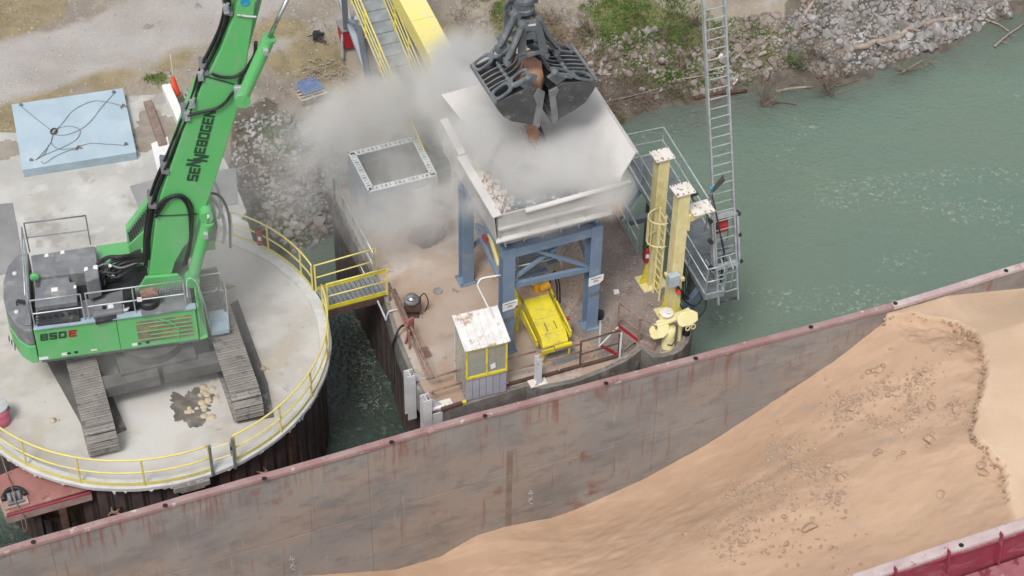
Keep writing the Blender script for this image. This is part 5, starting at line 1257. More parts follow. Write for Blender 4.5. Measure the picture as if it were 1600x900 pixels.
for t_, a, z in ((lg[0], 0, 1.92), (lg[1], HA, 1.98)):
    p = Q(a, -.19, z); wv = U*.34+UP*.035
    sg = part('sign', MB().prism([p-U*.20-UP*.17, p+U*.27-UP*.13, p+U*.27+UP*.19, p-U*.20+UP*.15], V*-.012), 'white', t_)
    part('sign_corner', MB().prism([p+U*.16-UP*.135-V*.0125, p+U*.27-UP*.13-V*.0125, p+U*.27-UP*.03-V*.0125], V*-.004), 'red', sg)
    part('sign_text', label_lines(MB(), p+UP*.11-V*.0125+U*.03, U, UP, -V, .38, 1, .022).add([], []), 'letter', sg)
    part('sign_text', label_lines(MB(), p+UP*.03-V*.0125+U*.03, U, UP, -V, .2, 3, .014), 'plate', sg)
    part('old_sign_mark', MB().prism([p-U*.17-UP*.62, p+U*.17-UP*.60, p+U*.17-UP*.44, p-U*.17-UP*.46], V*.008), 'dark' if False else 'galvdark', t_)
def br(p, q, w_=.09, h_=.10, m='leg', nm='brace'): return part(nm, MB().bar(p, q, w_, h_), m, hop)
FZ = lambda px, py: VP(px, py, HF-V*.03, U)
br(FZ(815, 384), FZ(922, 417)); br(FZ(908, 364)+V*.10, FZ(800, 441)+V*.10); br(FZ(799, 446), FZ(922, 419), .12, .16)
SZ = lambda px, py: VP(px, py, HF, V)
br(SZ(744, 353), SZ(778, 432), .09, .12); br(SZ(744, 352), SZ(775, 367), .09, .12); br(SZ(763, 362), SZ(779, 415), .08, .10, 'yellowpale')
RZ_ = lambda px, py: VP(px, py, Q(HA, 0, 0), V)
br(Q(HA, .1, 2.2), Q(HA, HB-.1, 3.7)); br(Q(HA, .1, 3.7), Q(HA, HB-.1, 2.2)); br(Q(.1, HB, 1.2), Q(HA-.1, HB, 3.6)); br(Q(.1, HB+.06, 3.6), Q(HA-.1, HB+.06, 1.2))
part('hazard_tag', MB().prism([SZ(757, 364)-U*.05, SZ(766, 372)-U*.05, SZ(764, 380)-U*.05, SZ(755, 372)-U*.05], U*-.01), 'red', hop)
# head frame and stiffened panels
for (p, q) in ((Q(-.18, -.02, 3.86), Q(HA+.18, -.02, 3.86)), (Q(-.0, .17, 3.86), Q(0, HB, 3.86)), (Q(HA, .17, 3.86), Q(HA, HB, 3.86)), (Q(-.18, HB, 3.86), Q(HA+.18, HB, 3.86))):
    part('head_beam', MB().bar(p, q, .28, .30), 'leg', hop, bevel=.01)
z0_, z1_ = 4.06, 4.74
part('lower_panel', MB().box(Q(HA/2, .12, (z0_+z1_)/2), (HA+.1, .05, z1_-z0_), U, V), 'hopper', hop)
for i in range(6): part('stiffener', MB().box(Q(-.05+i*(HA+.1)/5, .05, (z0_+z1_)/2), (.03, .14, z1_-z0_-.004), U, V), 'hopper', hop)
for a in (0-.02, HA+.02): part('lower_panel', MB().box(Q(a, HB/2+.15, (z0_+z1_)/2), (.05, HB, z1_-z0_), U, V), 'hopper', hop)
part('lower_panel', MB().box(Q(HA/2, HB+.12, (z0_+z1_)/2), (HA+.1, .05, z1_-z0_), U, V), 'hopper', hop)
# front wall, rim ledge and rim pipe
fw_ = part('front_wall', MB().prism([Q(-.48, -.35, 4.76), Q(3.05, -.35, 4.70), Q(3.38, -.35, 5.60), Q(-.48, -.35, 5.62)], V*.06), 'hopper', hop, bevel=.01)
part('ledge', MB().prism([Q(-.55, -.50, 4.75), Q(2.95, -.50, 4.70), Q(3.02, -.36, 4.72), Q(-.50, -.36, 4.77)], UP*.05), 'hopperin', fw_)
part('rim_pipe', MB().cyl(Q(.35, -.40, 5.60), Q(3.52, -.40, 5.66), .075, 12), 'hopperin', fw_, smooth=True)
part('middle_rib', MB().bar(Q(-.45, -.40, 5.15), Q(3.15, -.40, 5.12), .10, .06), 'hopper', fw_)
for i in range(5): part('stiffener', MB().box(Q(-.4+i*.86, -.385, 4.95), (.03, .06, .33), U, V), 'hopper', fw_)
# left wall with its flared outer flange
lw_ = part('left_wall', MB().prism([Q(-.48, -.35, 4.76), Q(-.48, HB+.6, 4.76), Q(-.48, HB+.6, 5.9), Q(-.48, 1.6, 5.66), Q(-.48, -.35, 5.62)], U*.06), 'hopper', hop, bevel=.01)
part('rim_flange', MB().prism([Q(-.62, -.42, 5.64), Q(-.36, -.42, 5.66), Q(-.36, 2.3, 5.70), Q(-.62, 2.3, 5.68)], UP*.05), 'hopperin', lw_, bevel=.01)
part('rim_flange', MB().prism([Q(-.56, 2.304, 5.74), Q(-.34, 2.304, 5.76), Q(-.34, HB+.6, 5.92), Q(-.56, HB+.6, 5.90)], UP*.05), 'hopperin', lw_, bevel=.01)
part('outer_skirt', MB().prism([Q(-.60, -.42, 5.635), Q(-.60, 2.3, 5.67), Q(-.52, 2.3, 4.9), Q(-.52, -.42, 4.75)], U*.03), 'hopper', lw_)
# sloped inner plates and tall spill plates at the right and back
def quad(name, p, th, m, par=hop, bev=0):
    n_ = (p[1]-p[0]).cross(p[3]-p[0]).normalized()
    return part(name, MB().prism(p, n_*th), m, par, bevel=bev)
quad('right_spill_plate', [Q(1.95, 1.15, 4.62), Q(1.95, 2.3, 4.62), Q(3.74, HB+.9, 6.75), Q(3.70, -.28, 6.55), Q(3.30, -.35, 5.95), Q(3.2, -.33, 5.45)], -.04, 'hopperin', bev=.01)
part('spill_stiffener', MB().bar(Q(3.74, -.25, 6.50), Q(3.78, HB+.85, 6.70), .08, .08), 'hopper', hop)
quad('back_spill_plate', [Q(1.95, 2.3, 4.62), Q(.85, 2.3, 4.62), Q(-.42, HB+.9, 6.6), Q(3.74, HB+.9, 6.75)], -.04, 'hopperin', bev=.01)
quad('left_chute_plate', [Q(.85, 2.3, 4.62), Q(.85, 1.15, 4.62), Q(-.41, -.28, 5.55), Q(-.41, HB+.88, 5.75)], -.03, 'hopper')
quad('front_chute_plate', [Q(.85, 1.15, 4.62), Q(1.95, 1.15, 4.62), Q(3.2, -.28, 5.42), Q(-.40, -.28, 5.54)], -.03, 'hoppertray')
for b_ in (.3, 1.6, 2.9): part('back_strut', MB().bar(Q(HA, b_, 4.1), Q(3.55, b_, 6.3), .08, .1), 'leg', hop)
gz_ = part('grizzly_frame', MB().prism([Q(.85, 1.15, 4.60), Q(1.95, 1.15, 4.60), Q(1.95, 2.3, 4.60), Q(.85, 2.3, 4.60)], UP*.03), 'black', hop)
for i in range(9): part('grizzly_bar', MB().bar(Q(.93+i*.12, 1.16, 4.66), Q(.93+i*.12, 2.29, 4.66), .03, .06), 'hoppertray', gz_)
gg = part('grid_panel', MB().prism([Q(1.45, 1.9, 5.15), Q(2.15, 1.9, 5.2), Q(2.15, 2.9, 5.75), Q(1.45, 2.9, 5.7)], UP*.03), 'black', hop)
for i in range(6): part('grid_bar', MB().bar(Q(1.50+i*.13, 1.9, 5.20), Q(1.50+i*.13, 2.9, 5.76), .025, .03), 'galv', gg)
# cone and chute under the bin
def frust(a0, b0, a1, b1, z0, c0, d0, c1, d1, z1):
    return MB().box8([Q(c0, d0, z1), Q(c1, d0, z1), Q(c1, d1, z1), Q(c0, d1, z1), Q(a0, b0, z0), Q(a1, b0, z0), Q(a1, b1, z0), Q(a0, b1, z0)])
part('cone', frust(.25, .35, HA-.25, HB-.3, 4.04, .75, .9, 1.75, 2.0, 2.5), 'leg', hop)
part('chute', frust(.75, .9, 1.75, 2.0, 2.495, .8, .95, 1.6, 1.9, 1.75), 'hoppertray', hop)
part('chute_flange', MB().box(Q(1.2, 1.42, 1.80), (.95, 1.1, .06), U, V), 'leg', hop)
t = thing('conduit', 'white bent conduit pipe running from the hopper leg down to the booth roof', 'conduit', W(745, 440, 0))
part('pipe', MB().tube(bez([FZ(782, 430), VP(760, 433, HF, U)-U*.1, VP(748, 440, HF, U), VP(746, 446, HF, U)], 4)+[BX(bw*.85, bd*.7, hb-.02)], .026, 7), 'white', t, smooth=True)
t = thing('conduit', 'white conduit pipe crossing between the front hopper legs', 'conduit', Q(1, .1, 2.3))
part('pipe', MB().tube([FZ(799, 426)+V*.2, FZ(860, 413)+V*.2, FZ(873, 409)+V*.2, FZ(880, 415)+V*.2, FZ(884, 428)+V*.2], .026, 7), 'galv', t, smooth=True)
# lumps of clay lying in the bin
random.seed(21)
b = MB()
for i in range(220):
    a = -.38+abs(random.gauss(0, .34)); bb = random.uniform(-.2, 2.3)
    if a > .9: continue
    z = 5.60-(a+.41)*.74
    p = Q(a, bb, z-.02+random.uniform(0, .12)); r = random.uniform(.03, .10)
    if random.random() < .02: r *= 1.6
    vs = [p+Vector((random.uniform(.6, 1)*r*x, random.uniform(.6, 1)*r*y, random.uniform(.5, .9)*r*z_)) for x in (-1, 1) for y in (-1, 1) for z_ in (-1, 1)]
    b.add(vs, [(0, 1, 3, 2), (4, 6, 7, 5), (0, 4, 5, 1), (2, 3, 7, 6), (0, 2, 6, 4), (1, 5, 7, 3)])
for i in range(60):
    a = random.uniform(.2, 3.1); bb = random.uniform(-.25, .8); z = 5.5-(bb+.3)*.55
    p = Q(a, bb, z); r = random.uniform(.02, .06)
    vs = [p+Vector((random.uniform(.6, 1)*r*x, random.uniform(.6, 1)*r*y, random.uniform(.5, .9)*r*z_)) for x in (-1, 1) for y in (-1, 1) for z_ in (-1, 1)]
    b.add(vs, [(0, 1, 3, 2), (4, 6, 7, 5), (0, 4, 5, 1), (2, 3, 7, 6), (0, 2, 6, 4), (1, 5, 7, 3)])
solo('clay_lumps', b, 'lump', kind='stuff')

# ================================================================== CONVEYOR with feeder tail under the hopper
KO = W(853, 500, .9); KO = Vector((KO.x, KO.y, 0))
def K(a, b, z): return KO+U*a+V*b+UP*z
cvr = thing('conveyor', 'yellow inclined conveyor with handrailed walkway rising behind the hopper', 'conveyor', K(0, 2, .012))
def kz(b): return interp(b, [(-2, .75), (0, .85), (2.2, 1.25), (3.8, 2.0), (6, 3.55), (8.2, 4.55), (10.85, 5.15), (14, 5.95), (22, 8.0)])
# feeder tail
fd = part('tail_cover', MB().prism([K(-.40, -.75, .62), K(-.40, -.55, .86), K(-.40, .75, 1.18), K(-.40, .75, .60), K(-.40, -.75, .45)], U*.80), 'yellowdeep', cvr, bevel=.015)
tp = lambda a, b: K(a, b, .86+(b+.55)*.246)
for b0_, b1_ in ((-.53, -.02), (.02, .42)): part('cover_plate', MB().prism([tp(-.36, b0_), tp(.36, b0_), tp(.36, b1_), tp(-.36, b1_)], UP*.03), 'yellowdeep', fd, bevel=.008)
for a in (-.15, .15): part('grab_handle', MB().tube([tp(a, -.45)+UP*.03, tp(a, -.45)+UP*.07, tp(a, -.22)+UP*.07, tp(a, -.22)+UP*.03], .010, 5), 'rustdark', fd)
part('cross_bar', MB().bar(tp(-.3, .0)+UP*.02, tp(.3, .0)+UP*.02, .025, .025), 'yellow', fd)
part('front_frame', MB().bar(K(-.48, -.82, .50), K(.48, -.82, .50), .10, .14), 'yellowdeep', cvr)
for a in (-.52, .52):
    part('side_guard', MB().prism([K(a, -.6, .55), K(a, .5, .82), K(a, .5, 1.06), K(a, -.6, .80)], U*.05*(1 if a > 0 else -1)), 'yellowdeep', cvr, bevel=.01)
    part('foot', MB().bar(K(a*.8, -.80, .012), K(a*.8, -.80, .5), .06, .06), 'yellowdeep', cvr)
    part('foot', MB().bar(K(a*1.15, .75, .012), K(a*1.15, .75, .9), .10, .10), 'yellowdeep', cvr)
    part('side_channel', MB().bar(K(a, -.6, .60), K(a, 1.0, .75), .07, .12), 'yellowdeep', cvr)
    part('stringer', MB().bar(K(a, .7, 1.05), K(a, 2.3, 1.42), .06, .18), 'yellowdeep', cvr)
    part('stringer', MB().bar(K(a, 2.3, 1.42), K(a, 6, 3.6), .06, .18), 'yellowdeep', cvr)
part('cross_member', MB().bar(K(-.52, .95, 1.02), K(.52, .95, 1.02), .16, .16), 'yellowdeep', cvr)
part('belt', MB().prism([K(-.42, .75, 1.14), K(.42, .75, 1.14), K(.42, 2.3, 1.36), K(.42, 6, 3.5), K(-.42, 6, 3.5), K(-.42, 2.3, 1.36)], UP*.03), 'clod', cvr)
part('drive_motor', MB().cyl(K(.18, .95, 1.28), K(.50, .95, 1.32), .13, 14).cyl(K(.10, .95, 1.15), K(.10, .95, 1.45), .09, 10).cyl(K(.02, 1.0, 1.4), K(-.05, 1.35, 1.75), .05, 8), 'motor', cvr, bevel=.01)
part('hydraulic_hose', MB().tube(bez([K(.5, .95, 1.3), K(.62, 1.0, 1.6), K(.72, .9, 1.3), K(.68, .7, .8), K(.75, .5, .3)], 6), .025, 6), 'black', cvr, smooth=True)
part('hydraulic_hose', MB().tube(bez([K(.5, .98, 1.35), K(.70, 1.05, 1.7), K(.80, .9, 1.3), K(.76, .7, .7)], 6), .025, 6), 'black', cvr, smooth=True)
part('stop_button', MB().cyl(K(.62, -.12, .85), K(.70, -.14, .85), .06, 10), 'red', cvr)
# inclined gallery
def kpt(px, py, o_): return VP(px, py, o_, V)
CO = W(664.5, 0, 5.3)     # reference point on the right edge of the cover
cover_l = [(628, 4), (672, 104)]; cover_r = [(664.5, 0), (695, 71)]
oc = K(0, 0, 0)
ck = VP(693, 90, oc, V); ct = VP(646, 2, oc, V)
sl_ = (ct.z-ck.z)/((ct-ck).dot(V))
def CV(b, dz=0, a=0): return ck+V*b+U*a+UP*(sl_*b+dz)
N_ = 9
for i in range(N_):
    b0_, b1_ = -1.3+i*1.55, -1.3+(i+1)*1.55-.015
    part('cover_panel', MB().box8([CV(b0_, -.05, -.40), CV(b0_, -.05, .40), CV(b1_, -.05, .40), CV(b1_, -.05, -.40), CV(b0_, .02, -.40), CV(b0_, .02, .40), CV(b1_, .02, .40), CV(b1_, .02, -.40)]), 'yellowcover', cvr, bevel=.008)
part('gallery_side', MB().box8([CV(-1.3, -.6, -.39), CV(-1.3, -.6, -.34), CV(12.6, -.6, -.34), CV(12.6, -.6, -.39), CV(-1.3, -.055, -.39), CV(-1.3, -.055, -.34), CV(12.6, -.055, -.34), CV(12.6, -.055, -.39)]), 'yellow', cvr)
part('gallery_side', MB().box8([CV(-1.3, -.6, .34), CV(-1.3, -.6, .39), CV(12.6, -.6, .39), CV(12.6, -.6, .34), CV(-1.3, -.055, .34), CV(-1.3, -.055, .39), CV(12.6, -.055, .39), CV(12.6, -.055, .34)]), 'yellow', cvr)
part('gallery_bottom', MB().bar(CV(-1.3, -.63), CV(12.6, -.63), .78, .04), 'yellow', cvr)
part('joining_trough', MB().bar(K(0, 2.3, 1.42)-UP*.1, CV(-1.3, -.3), .84, .5), 'yellow', cvr)
part('tail_diagonal', MB().bar(CV(-.2, .05, .41), CV(-1.9, -.3, .55), .03, .05), 'yellow', cvr)
# walkway beside the gallery
wo = W(662, 235, 1.9); wo = Vector((wo.x, wo.y, 0))
wl1 = VP(563, 0, wo, V); wl0 = VP(662.6, 235, wo, V); s1_ = (wl1.z-wl0.z)/((wl1-wl0).dot(V))
ro = W(706, 222, 1.95); ro = Vector((ro.x, ro.y, 0)); wr0 = VP(706, 222, ro, V); wr1 = VP(614, 0, ro, V); s2_ = (wr1.z-wr0.z)/((wr1-wr0).dot(V))
ext = 1.6
def rl(p0, s_, b, dz=0): return p0+V*b+UP*(s_*b+dz)
LL = (wl1-wl0).dot(V)+5; LR = (wr1-wr0).dot(V)+5
for p0, s_, L_, nm in ((wl0, s1_, LL, 'l'), (wr0, s2_, LR, 'r')):
    hr = part('walkway_rail', MB().tube([rl(p0, s_, 0), rl(p0, s_, L_)], .03, 7), 'yellow', cvr, smooth=True)
    for dz in (-.35, -.62): part('mid_rail', MB().tube([rl(p0, s_, 0, dz), rl(p0, s_, L_, dz)], .022, 6), 'yellow', hr)
    part('toe_board', MB().bar(rl(p0, s_, 0, -.98), rl(p0, s_, L_, -.98), .02, .12), 'yellowpale', hr)
    for i in range(9): part('post', MB().bar(rl(p0, s_, i*L_/8, -1.08), rl(p0, s_, i*L_/8, .02), .06, .06), 'yellowdeep', hr)
NP_ = 24
for i in range(NP_):
    f0, f1 = i/NP_, (i+.94)/NP_
    a, b_, c, d = rl(wl0, s1_, LL*f0, -1.08), rl(wl0, s1_, LL*f1, -1.08), rl(wr0, s2_, LR*f1, -1.08), rl(wr0, s2_, LR*f0, -1.08)
    part('walkway_grating', MB().prism([a, d, c, b_], UP*.03), 'grate', cvr)
part('end_upright', MB().bar(rl(wr0, s2_, -.05, -1.9), rl(wr0, s2_, -.05, .2), .09, .09), 'yellowpale', cvr)
# steel bent carrying the gallery
def WG(px, py): 
    p = SP(px, py, zland); return p
for a, b_ in ((rl(wl0, s1_, LL-4.6, -1.1), W(577, 128, -.9)), (rl(wl0, s1_, LL-3.2, -1.1), W(541, 45, -.3)), (CV(4.6, -.65), W(660, 135, -1.5))):
    part('support_leg', MB().bar(a, b_, .20, .16), 'towersteel', cvr)
part('support_leg', MB().bar(VP(530, -8, W(577, 128, -.9), V), W(578, 126, -.9), .20, .14), 'towersteel', cvr)
part('support_brace', MB().bar(VP(541, 30, W(577, 128, -.9), V), VP(563, 38, wo, V), .06, .06), 'towersteel', cvr)
rt = SP(550, 66, zland)
rtt = thing('refuse_bin', 'red plastic bin standing under the conveyor walkway', 'bin', rt)
part('body', MB().box8([rt+U*a*.42+V*b*.32+UP*z for z in (.0, .75) for a, b in ((-1, -1), (1, -1), (1, 1), (-1, 1))]), 'red', rtt, bevel=.03)
part('lid', MB().box(rt+UP*.80, (.92, .72, .08), U, V), 'plate', rtt, bevel=.02)

# ================================================================== OPEN STEEL BOX behind the pier
zt = 1.9
BP4 = [W(x, y, zt) for x, y in ((543, 239), (652, 212), (684.5, 274.5), (575.5, 301))]
bx = thing('steel_box', 'open square grey steel box with a slotted white flange half lost in dust', 'steel box', sum(BP4, Vector())/4-UP*zt+UP*.007)
cen = sum(BP4, Vector())/4
for i in range(4):
    a, b_ = BP4[i], BP4[(i+1) % 4]; d = (b_-a).normalized(); inn = Vector((d.y, -d.x, 0)); L_ = (b_-a).length
    inn = inn if inn.dot(cen-a) > 0 else -inn
    part('wall', MB().prism([a+inn*.02+UP*(.008-zt), b_+inn*.02+UP*(.008-zt), b_+inn*.02-UP*.03, a+inn*.02-UP*.03], inn*.06), 'binsteel', bx)
    k = 14
    o_, w_ = .0, .20
    part('flange_strip', MB().bar(a+d*.005+inn*.03, b_-d*.005+inn*.03, .05, .04), 'binrim', bx)
    part('flange_strip', MB().bar(a+d*.19+inn*.20, b_-d*.19+inn*.20, .05, .04), 'binrim', bx)
    for j in range(k+1): part('flange_bridge', MB().bar(a+d*(.1+(L_-.2)*j/k)+inn*.056, a+d*(.1+(L_-.2)*j/k)+inn*.174, .07 if j % 3 else .14, .036), 'binrim', bx)
part('fill', MB().prism([p.lerp(cen, .07)-UP*1.0 for p in BP4], UP*.5), 'bindirt', bx)
wf = (BP4[2]-BP4[3]).normalized(); part('door_panel', MB().box(BP4[3].lerp(BP4[2], .78)-Vector((-wf.y, wf.x, 0))*.0-UP*1.1, (.55, .05, 1.5), wf, Vector((-wf.y, wf.x, 0))), 'binrim', bx, bevel=.01)

# ================================================================== CLAMSHELL GRAPPLE
GO = Q(1.2, .95, 0); GDEP = 1.75
def G(px, py, b=0): return VP(px, py, GO, U)+V*b
gp = thing('clamshell_grapple', 'dark grey clamshell grapple hanging open over the hopper and spilling sand', 'grapple', G(848, 165, GDEP/2))
cheekL = [(774, 162), (830, 135), (851, 143), (842.5, 198), (831, 195), (800, 190), (787, 183), (778, 172)]
cheekR = [(931, 127), (880, 130), (857, 142), (863, 190), (867, 196), (875, 185), (897, 173), (915, 160), (926, 144), (933, 132)]
for nm, ck_, (ax0, ay0), (ax1, ay1), bot in (('l', cheekL, (774, 160), (832, 118), 5), ('r', cheekR, (932, 126), (866, 116), 5)):
    sh = part('shell', MB().prism([G(x, y, 0) for x, y in ck_], V*.05), 'grappledark', gp, bevel=.012, label=None)
    part('cheek', MB().prism([G(x, y, GDEP-.05) for x, y in ck_], V*.05), 'grappledark', sh, bevel=.012)
    # curved bowl plate between the cheeks
    arcp = ck_[3:]+[ck_[0]] if nm == 'l' else ck_[4:]+[ck_[0]]
    rows_ = [[G(x, y, .03), G(x, y, GDEP-.03)] for x, y in arcp]
    inner = [[p+UP*.04 for p in r] for r in rows_]
    mb_ = MB(); mb_.sheet(rows_); mb_.sheet(inner); part('bowl_plate', mb_, 'grappledark', sh)
    # lighter lip and cutting edge
    if nm == 'l': lip = [(840, 137), (851, 143), (842.5, 198), (832, 195), (838, 162), (833, 150)]
    else: lip = [(857, 142), (870, 135), (873, 140), (868, 150), (872, 184), (866, 196), (862, 190)]
    for b_ in (-.035, GDEP+.0): part('lip_plate', MB().prism([G(x, y, b_) for x, y in lip], V*.035), 'grappleedge', sh, bevel=.008)
    e0_, e1_ = (G(842, 196), G(833, 194)) if nm == 'l' else (G(865, 193), G(874, 185))
    part('cutting_edge', MB().bar(e0_.lerp(e1_, .2)-V*.05, e0_.lerp(e1_, .2)+V*(GDEP+.05), .12, .10), 'grappleedge', sh, bevel=.01)
    # top frame: end plates with oval holes, ribs, sleeves
    for b0_ in (-.02, GDEP-.40):
        P0, P1 = G(ax0, ay0, b0_), G(ax1, ay1, b0_); P3, P2 = G(ax0, ay0, b0_+.42), G(ax1, ay1, b0_+.42)
        mid0, mid1 = P0.lerp(P1, .50), P3.lerp(P2, .50); s1, s2 = P0.lerp(P1, .04), P3.lerp(P2, .04)
        part('end_plate', MB().oval_plate(P0, mid0, mid1, P3, .05), 'grapple', sh); e9, e8 = P0.lerp(P1, .98), P3.lerp(P2, .98)
        part('end_plate', MB().oval_plate(mid0, e9, e8, mid1, .05), 'grapple', sh)
    for i in range(4):
        b_ = .58+i*.20
        pa, pb = G(ax0, ay0, b_), G(ax1, ay1, b_)
        pts = [pa, pa.lerp(pb, .35)-UP*.05, pa.lerp(pb, .65)-UP*.16, pa.lerp(pb, .9)-UP*.14, pb]
        part('rib', MB().tube(bez(pts, 4), .020, 5), 'grappleedge', sh)
        rb_ = MB(); pr_ = bez(pts, 4); rb_.sheet([[q for q in pr_], [q-UP*.16 for q in pr_]]); part('rib_web', rb_, 'grappledark', sh)
    part('edge_bar', MB().bar(G(ax0, ay0, -.02), G(ax0, ay0, GDEP+.02), .07, .10), 'grappleedge', sh)
    part('inner_liner', MB().sheet([[G(ax0, ay0, b_)-UP*.42+ (U if nm == 'l' else -U)*.15 for b_ in (.03, GDEP-.03)], [G(ax1, ay1, b_)-UP*.75 for b_ in (.03, GDEP-.03)]]), 'black', sh)
    c0 = G(ax0, ay0).lerp(G(ax1, ay1), .55)-UP*.10
    for i in range(4): part('sleeve', MB().cyl(c0+V*(.50+i*.20), c0+V*(.60+i*.20), .075, 12), 'grapple', sh, smooth=True)
    part('shaft', MB().cyl(c0+V*.42, c0+V*1.33, .045, 10), 'galvdark', sh)
    hg = G(ax1, ay1)
    for b_ in (.02, GDEP-.12): part('hinge_plate', MB().prism([hg+V*b_+U*.0, hg+V*b_+(U if nm == 'r' else -U)*.5-UP*.18, hg+V*b_+(U if nm == 'r' else -U)*.1-UP*.42, hg+V*b_-(U if nm == 'r' else -U)*.18-UP*.1], V*.10), 'grapple', sh, bevel=.01)
    pn = G(822, 118) if nm == 'l' else G(864, 109)
    for b_ in (-.10, GDEP-.02): part('pivot_pin', MB().lathe(pn+V*(b_ if b_ < 0 else b_+.12), [(.10, 0), (.10, .05), (.06, .07), (.03, .09)], 16, ax=-V), 'galvdark', sh)
# central yoke
def ypl(b_, th):
    y_ = part('yoke_plate', MB().prism([G(x, y, b_) for x, y in ((820, 54), (829, 45), (846, 43), (855, 52), (857, 60), (819, 62))], V*th), 'grapple', gp, bevel=.012)
    for q in (((819, 62), (831, 60.5), (830, 98), (818, 102)), ((845, 59), (857, 60), (865, 94), (852, 94)), ((830.5, 94), (852, 92), (868, 97), (864, 105), (852, 96), (824, 104), (819, 113), (817, 101)), ((831, 63), (845, 61), (847, 72), (830.5, 74))):
        part('yoke_bar', MB().prism([G(x, y, b_-.002) for x, y in q], V*(th+.004)), 'grapple', y_, bevel=.008)
    return y_
YB = .35
y1 = ypl(YB, .06); y2 = ypl(GDEP-YB, .06)
part('decal', MB().prism([G(830, 53, YB-.004), G(845, 51, YB-.004), G(845.5, 48, YB-.004), G(830, 50.5, YB-.004)], V*-.006), 'white', y1)
part('yoke_core', MB().prism([G(x, y, YB+.1) for x, y in ((824, 52), (850, 48), (853, 62), (822, 64))], V*(GDEP-2*YB-.1)), 'grappledark', gp, bevel=.02)
part('inner_block', MB().prism([G(x, y, YB+.35) for x, y in ((833, 74), (846, 72), (851, 90), (832, 94))], V*.3), 'black', gp)
for i, (pa, pb, b_) in enumerate((((818, 42), (791, 95), .55), ((824, 50), (799, 106), .30), ((852, 46), (876, 90), 1.15), ((856, 54), (884, 98), .62))):
    A_, B_ = G(*pa, b_), G(*pb, b_)
    c_ = part('hydraulic_cylinder', MB().cyl(A_, A_.lerp(B_, .93), .10, 14), 'grapple', gp, smooth=False)
    part('rod', MB().cyl(A_.lerp(B_, .93), B_, .055, 10), 'chrome', c_); part('clevis', MB().box(B_, (.16, .22, .18), U, V), 'grapple', c_, bevel=.02)
    part('clevis', MB().cyl(A_-V*.12, A_+V*.12, .12, 12), 'grapple', c_)
    part('hose', MB().tube(bez([A_-V*.12, A_.lerp(B_, .3)-V*.2-U*.05, A_.lerp(B_, .8)-V*.14, B_-V*.1+UP*.1], 4), .022, 5), 'black', c_)
SWC = G(838, 38, GDEP/2)
part('swivel', MB().lathe(SWC-UP*.15, [(.27, 0), (.30, .03), (.30, .14), (.26, .16), (.26, .34), (.30, .36), (.30, .46), (.20, .50)], 24), 'grapple', gp, bevel=0)
part('swivel_motor', MB().cyl(SWC+U*.32+UP*.25-V*.1, SWC+U*.32+UP*.62-V*.1, .10, 12).box(SWC+U*.28+UP*.2, (.2, .2, .25), U, V), 'grapple', gp)
part('rotator_head', MB().cyl(SWC+UP*.35, SWC+UP*1.0, .17, 14), 'dark', gp)
stp = SWC+UP*1.0
for k_ in range(7):
    a = k_*.9; part('hose', MB().tube(bez([SWC+Vector((math.cos(a)*.2, math.sin(a)*.2, .35)), SWC+Vector((math.cos(a+.5)*.27, math.sin(a+.5)*.27, .75)), SWC+Vector((math.cos(a)*.2, math.sin(a)*.2, 1.3)), SWC+Vector((math.cos(a)*.2, math.sin(a)*.2, 2.4))], 5), .035, 6), 'black', gp, smooth=True)
part('hose_guard', MB().cyl(SWC-U*.36+UP*.38, SWC-U*.42+UP*1.5, .14, 12), 'yellowpale', gp, smooth=True)
# the stick of the machine, above the frame
part('stick', MB().bar(SWC+UP*1.05, tip, .55, .65, up=V), 'green', ex, bevel=.04)
# sand inside and pouring out
sg = MB(); rows_ = []
prof_ = [(8.75, .36, .55), (8.3, .40, .6), (7.9, .24, .6), (7.5, .16, .6), (7.1, .15, .5), (6.8, .13, .42), (6.5, .12, .33), (6.2, .12, .26), (5.9, .11, .2), (5.6, .10, .16), (5.3, .08, .12)]
gx0 = G(848, 140).dot(U); cA = G(848, 120, GDEP/2)
for z, ra, rb_ in prof_:
    s_ = [(8.75, 845), (8.3, 846), (7.9, 850), (7.5, 851), (7.1, 852), (6.8, 852), (6.4, 856), (6.0, 855), (5.6, 854), (5.2, 853)]
    c = cA.copy(); c.z = z; c += U*(interp(-z, [(-q[0], (q[1]-848)/56) for q in s_]))
    rows_.append([c+U*(math.cos(j/14*2*math.pi)*ra*(1+.25*noise.noise(Vector((j*.9, z*2, 0)))))+V*(math.sin(j/14*2*math.pi)*rb_*(1+.25*noise.noise(Vector((j*.9, z*2, 5))))) for j in range(15)])
for r in rows_: r[-1] = r[0]
sg.sheet(rows_); sg.f.append(tuple(range(14)))
random.seed(4)
for i in range(900):
    z = random.uniform(5.2, 7.2); c = cA.copy(); c.z = z; c += U*(interp(-z, [(-q[0], (q[1]-848)/56) for q in s_]))+U*random.gauss(0, .14)+V*random.gauss(0, .26); r = random.uniform(.008, .028)
    sg.add([c+Vector((r, 0, 0)), c+Vector((-r*.6, r*.7, 0)), c+Vector((-r*.5, -r*.8, 0)), c+Vector((0, 0, r*1.6))], [(0, 1, 3), (1, 2, 3), (2, 0, 3), (2, 1, 0)])
M['fallsand'] = mat('fallsand', (.40, .235, .16), (.32, .18, .12), 3, .95, bump=.5, bscale=20, spec=.1)
solo('falling_sand', sg, 'fallsand', kind='stuff', smooth=True)

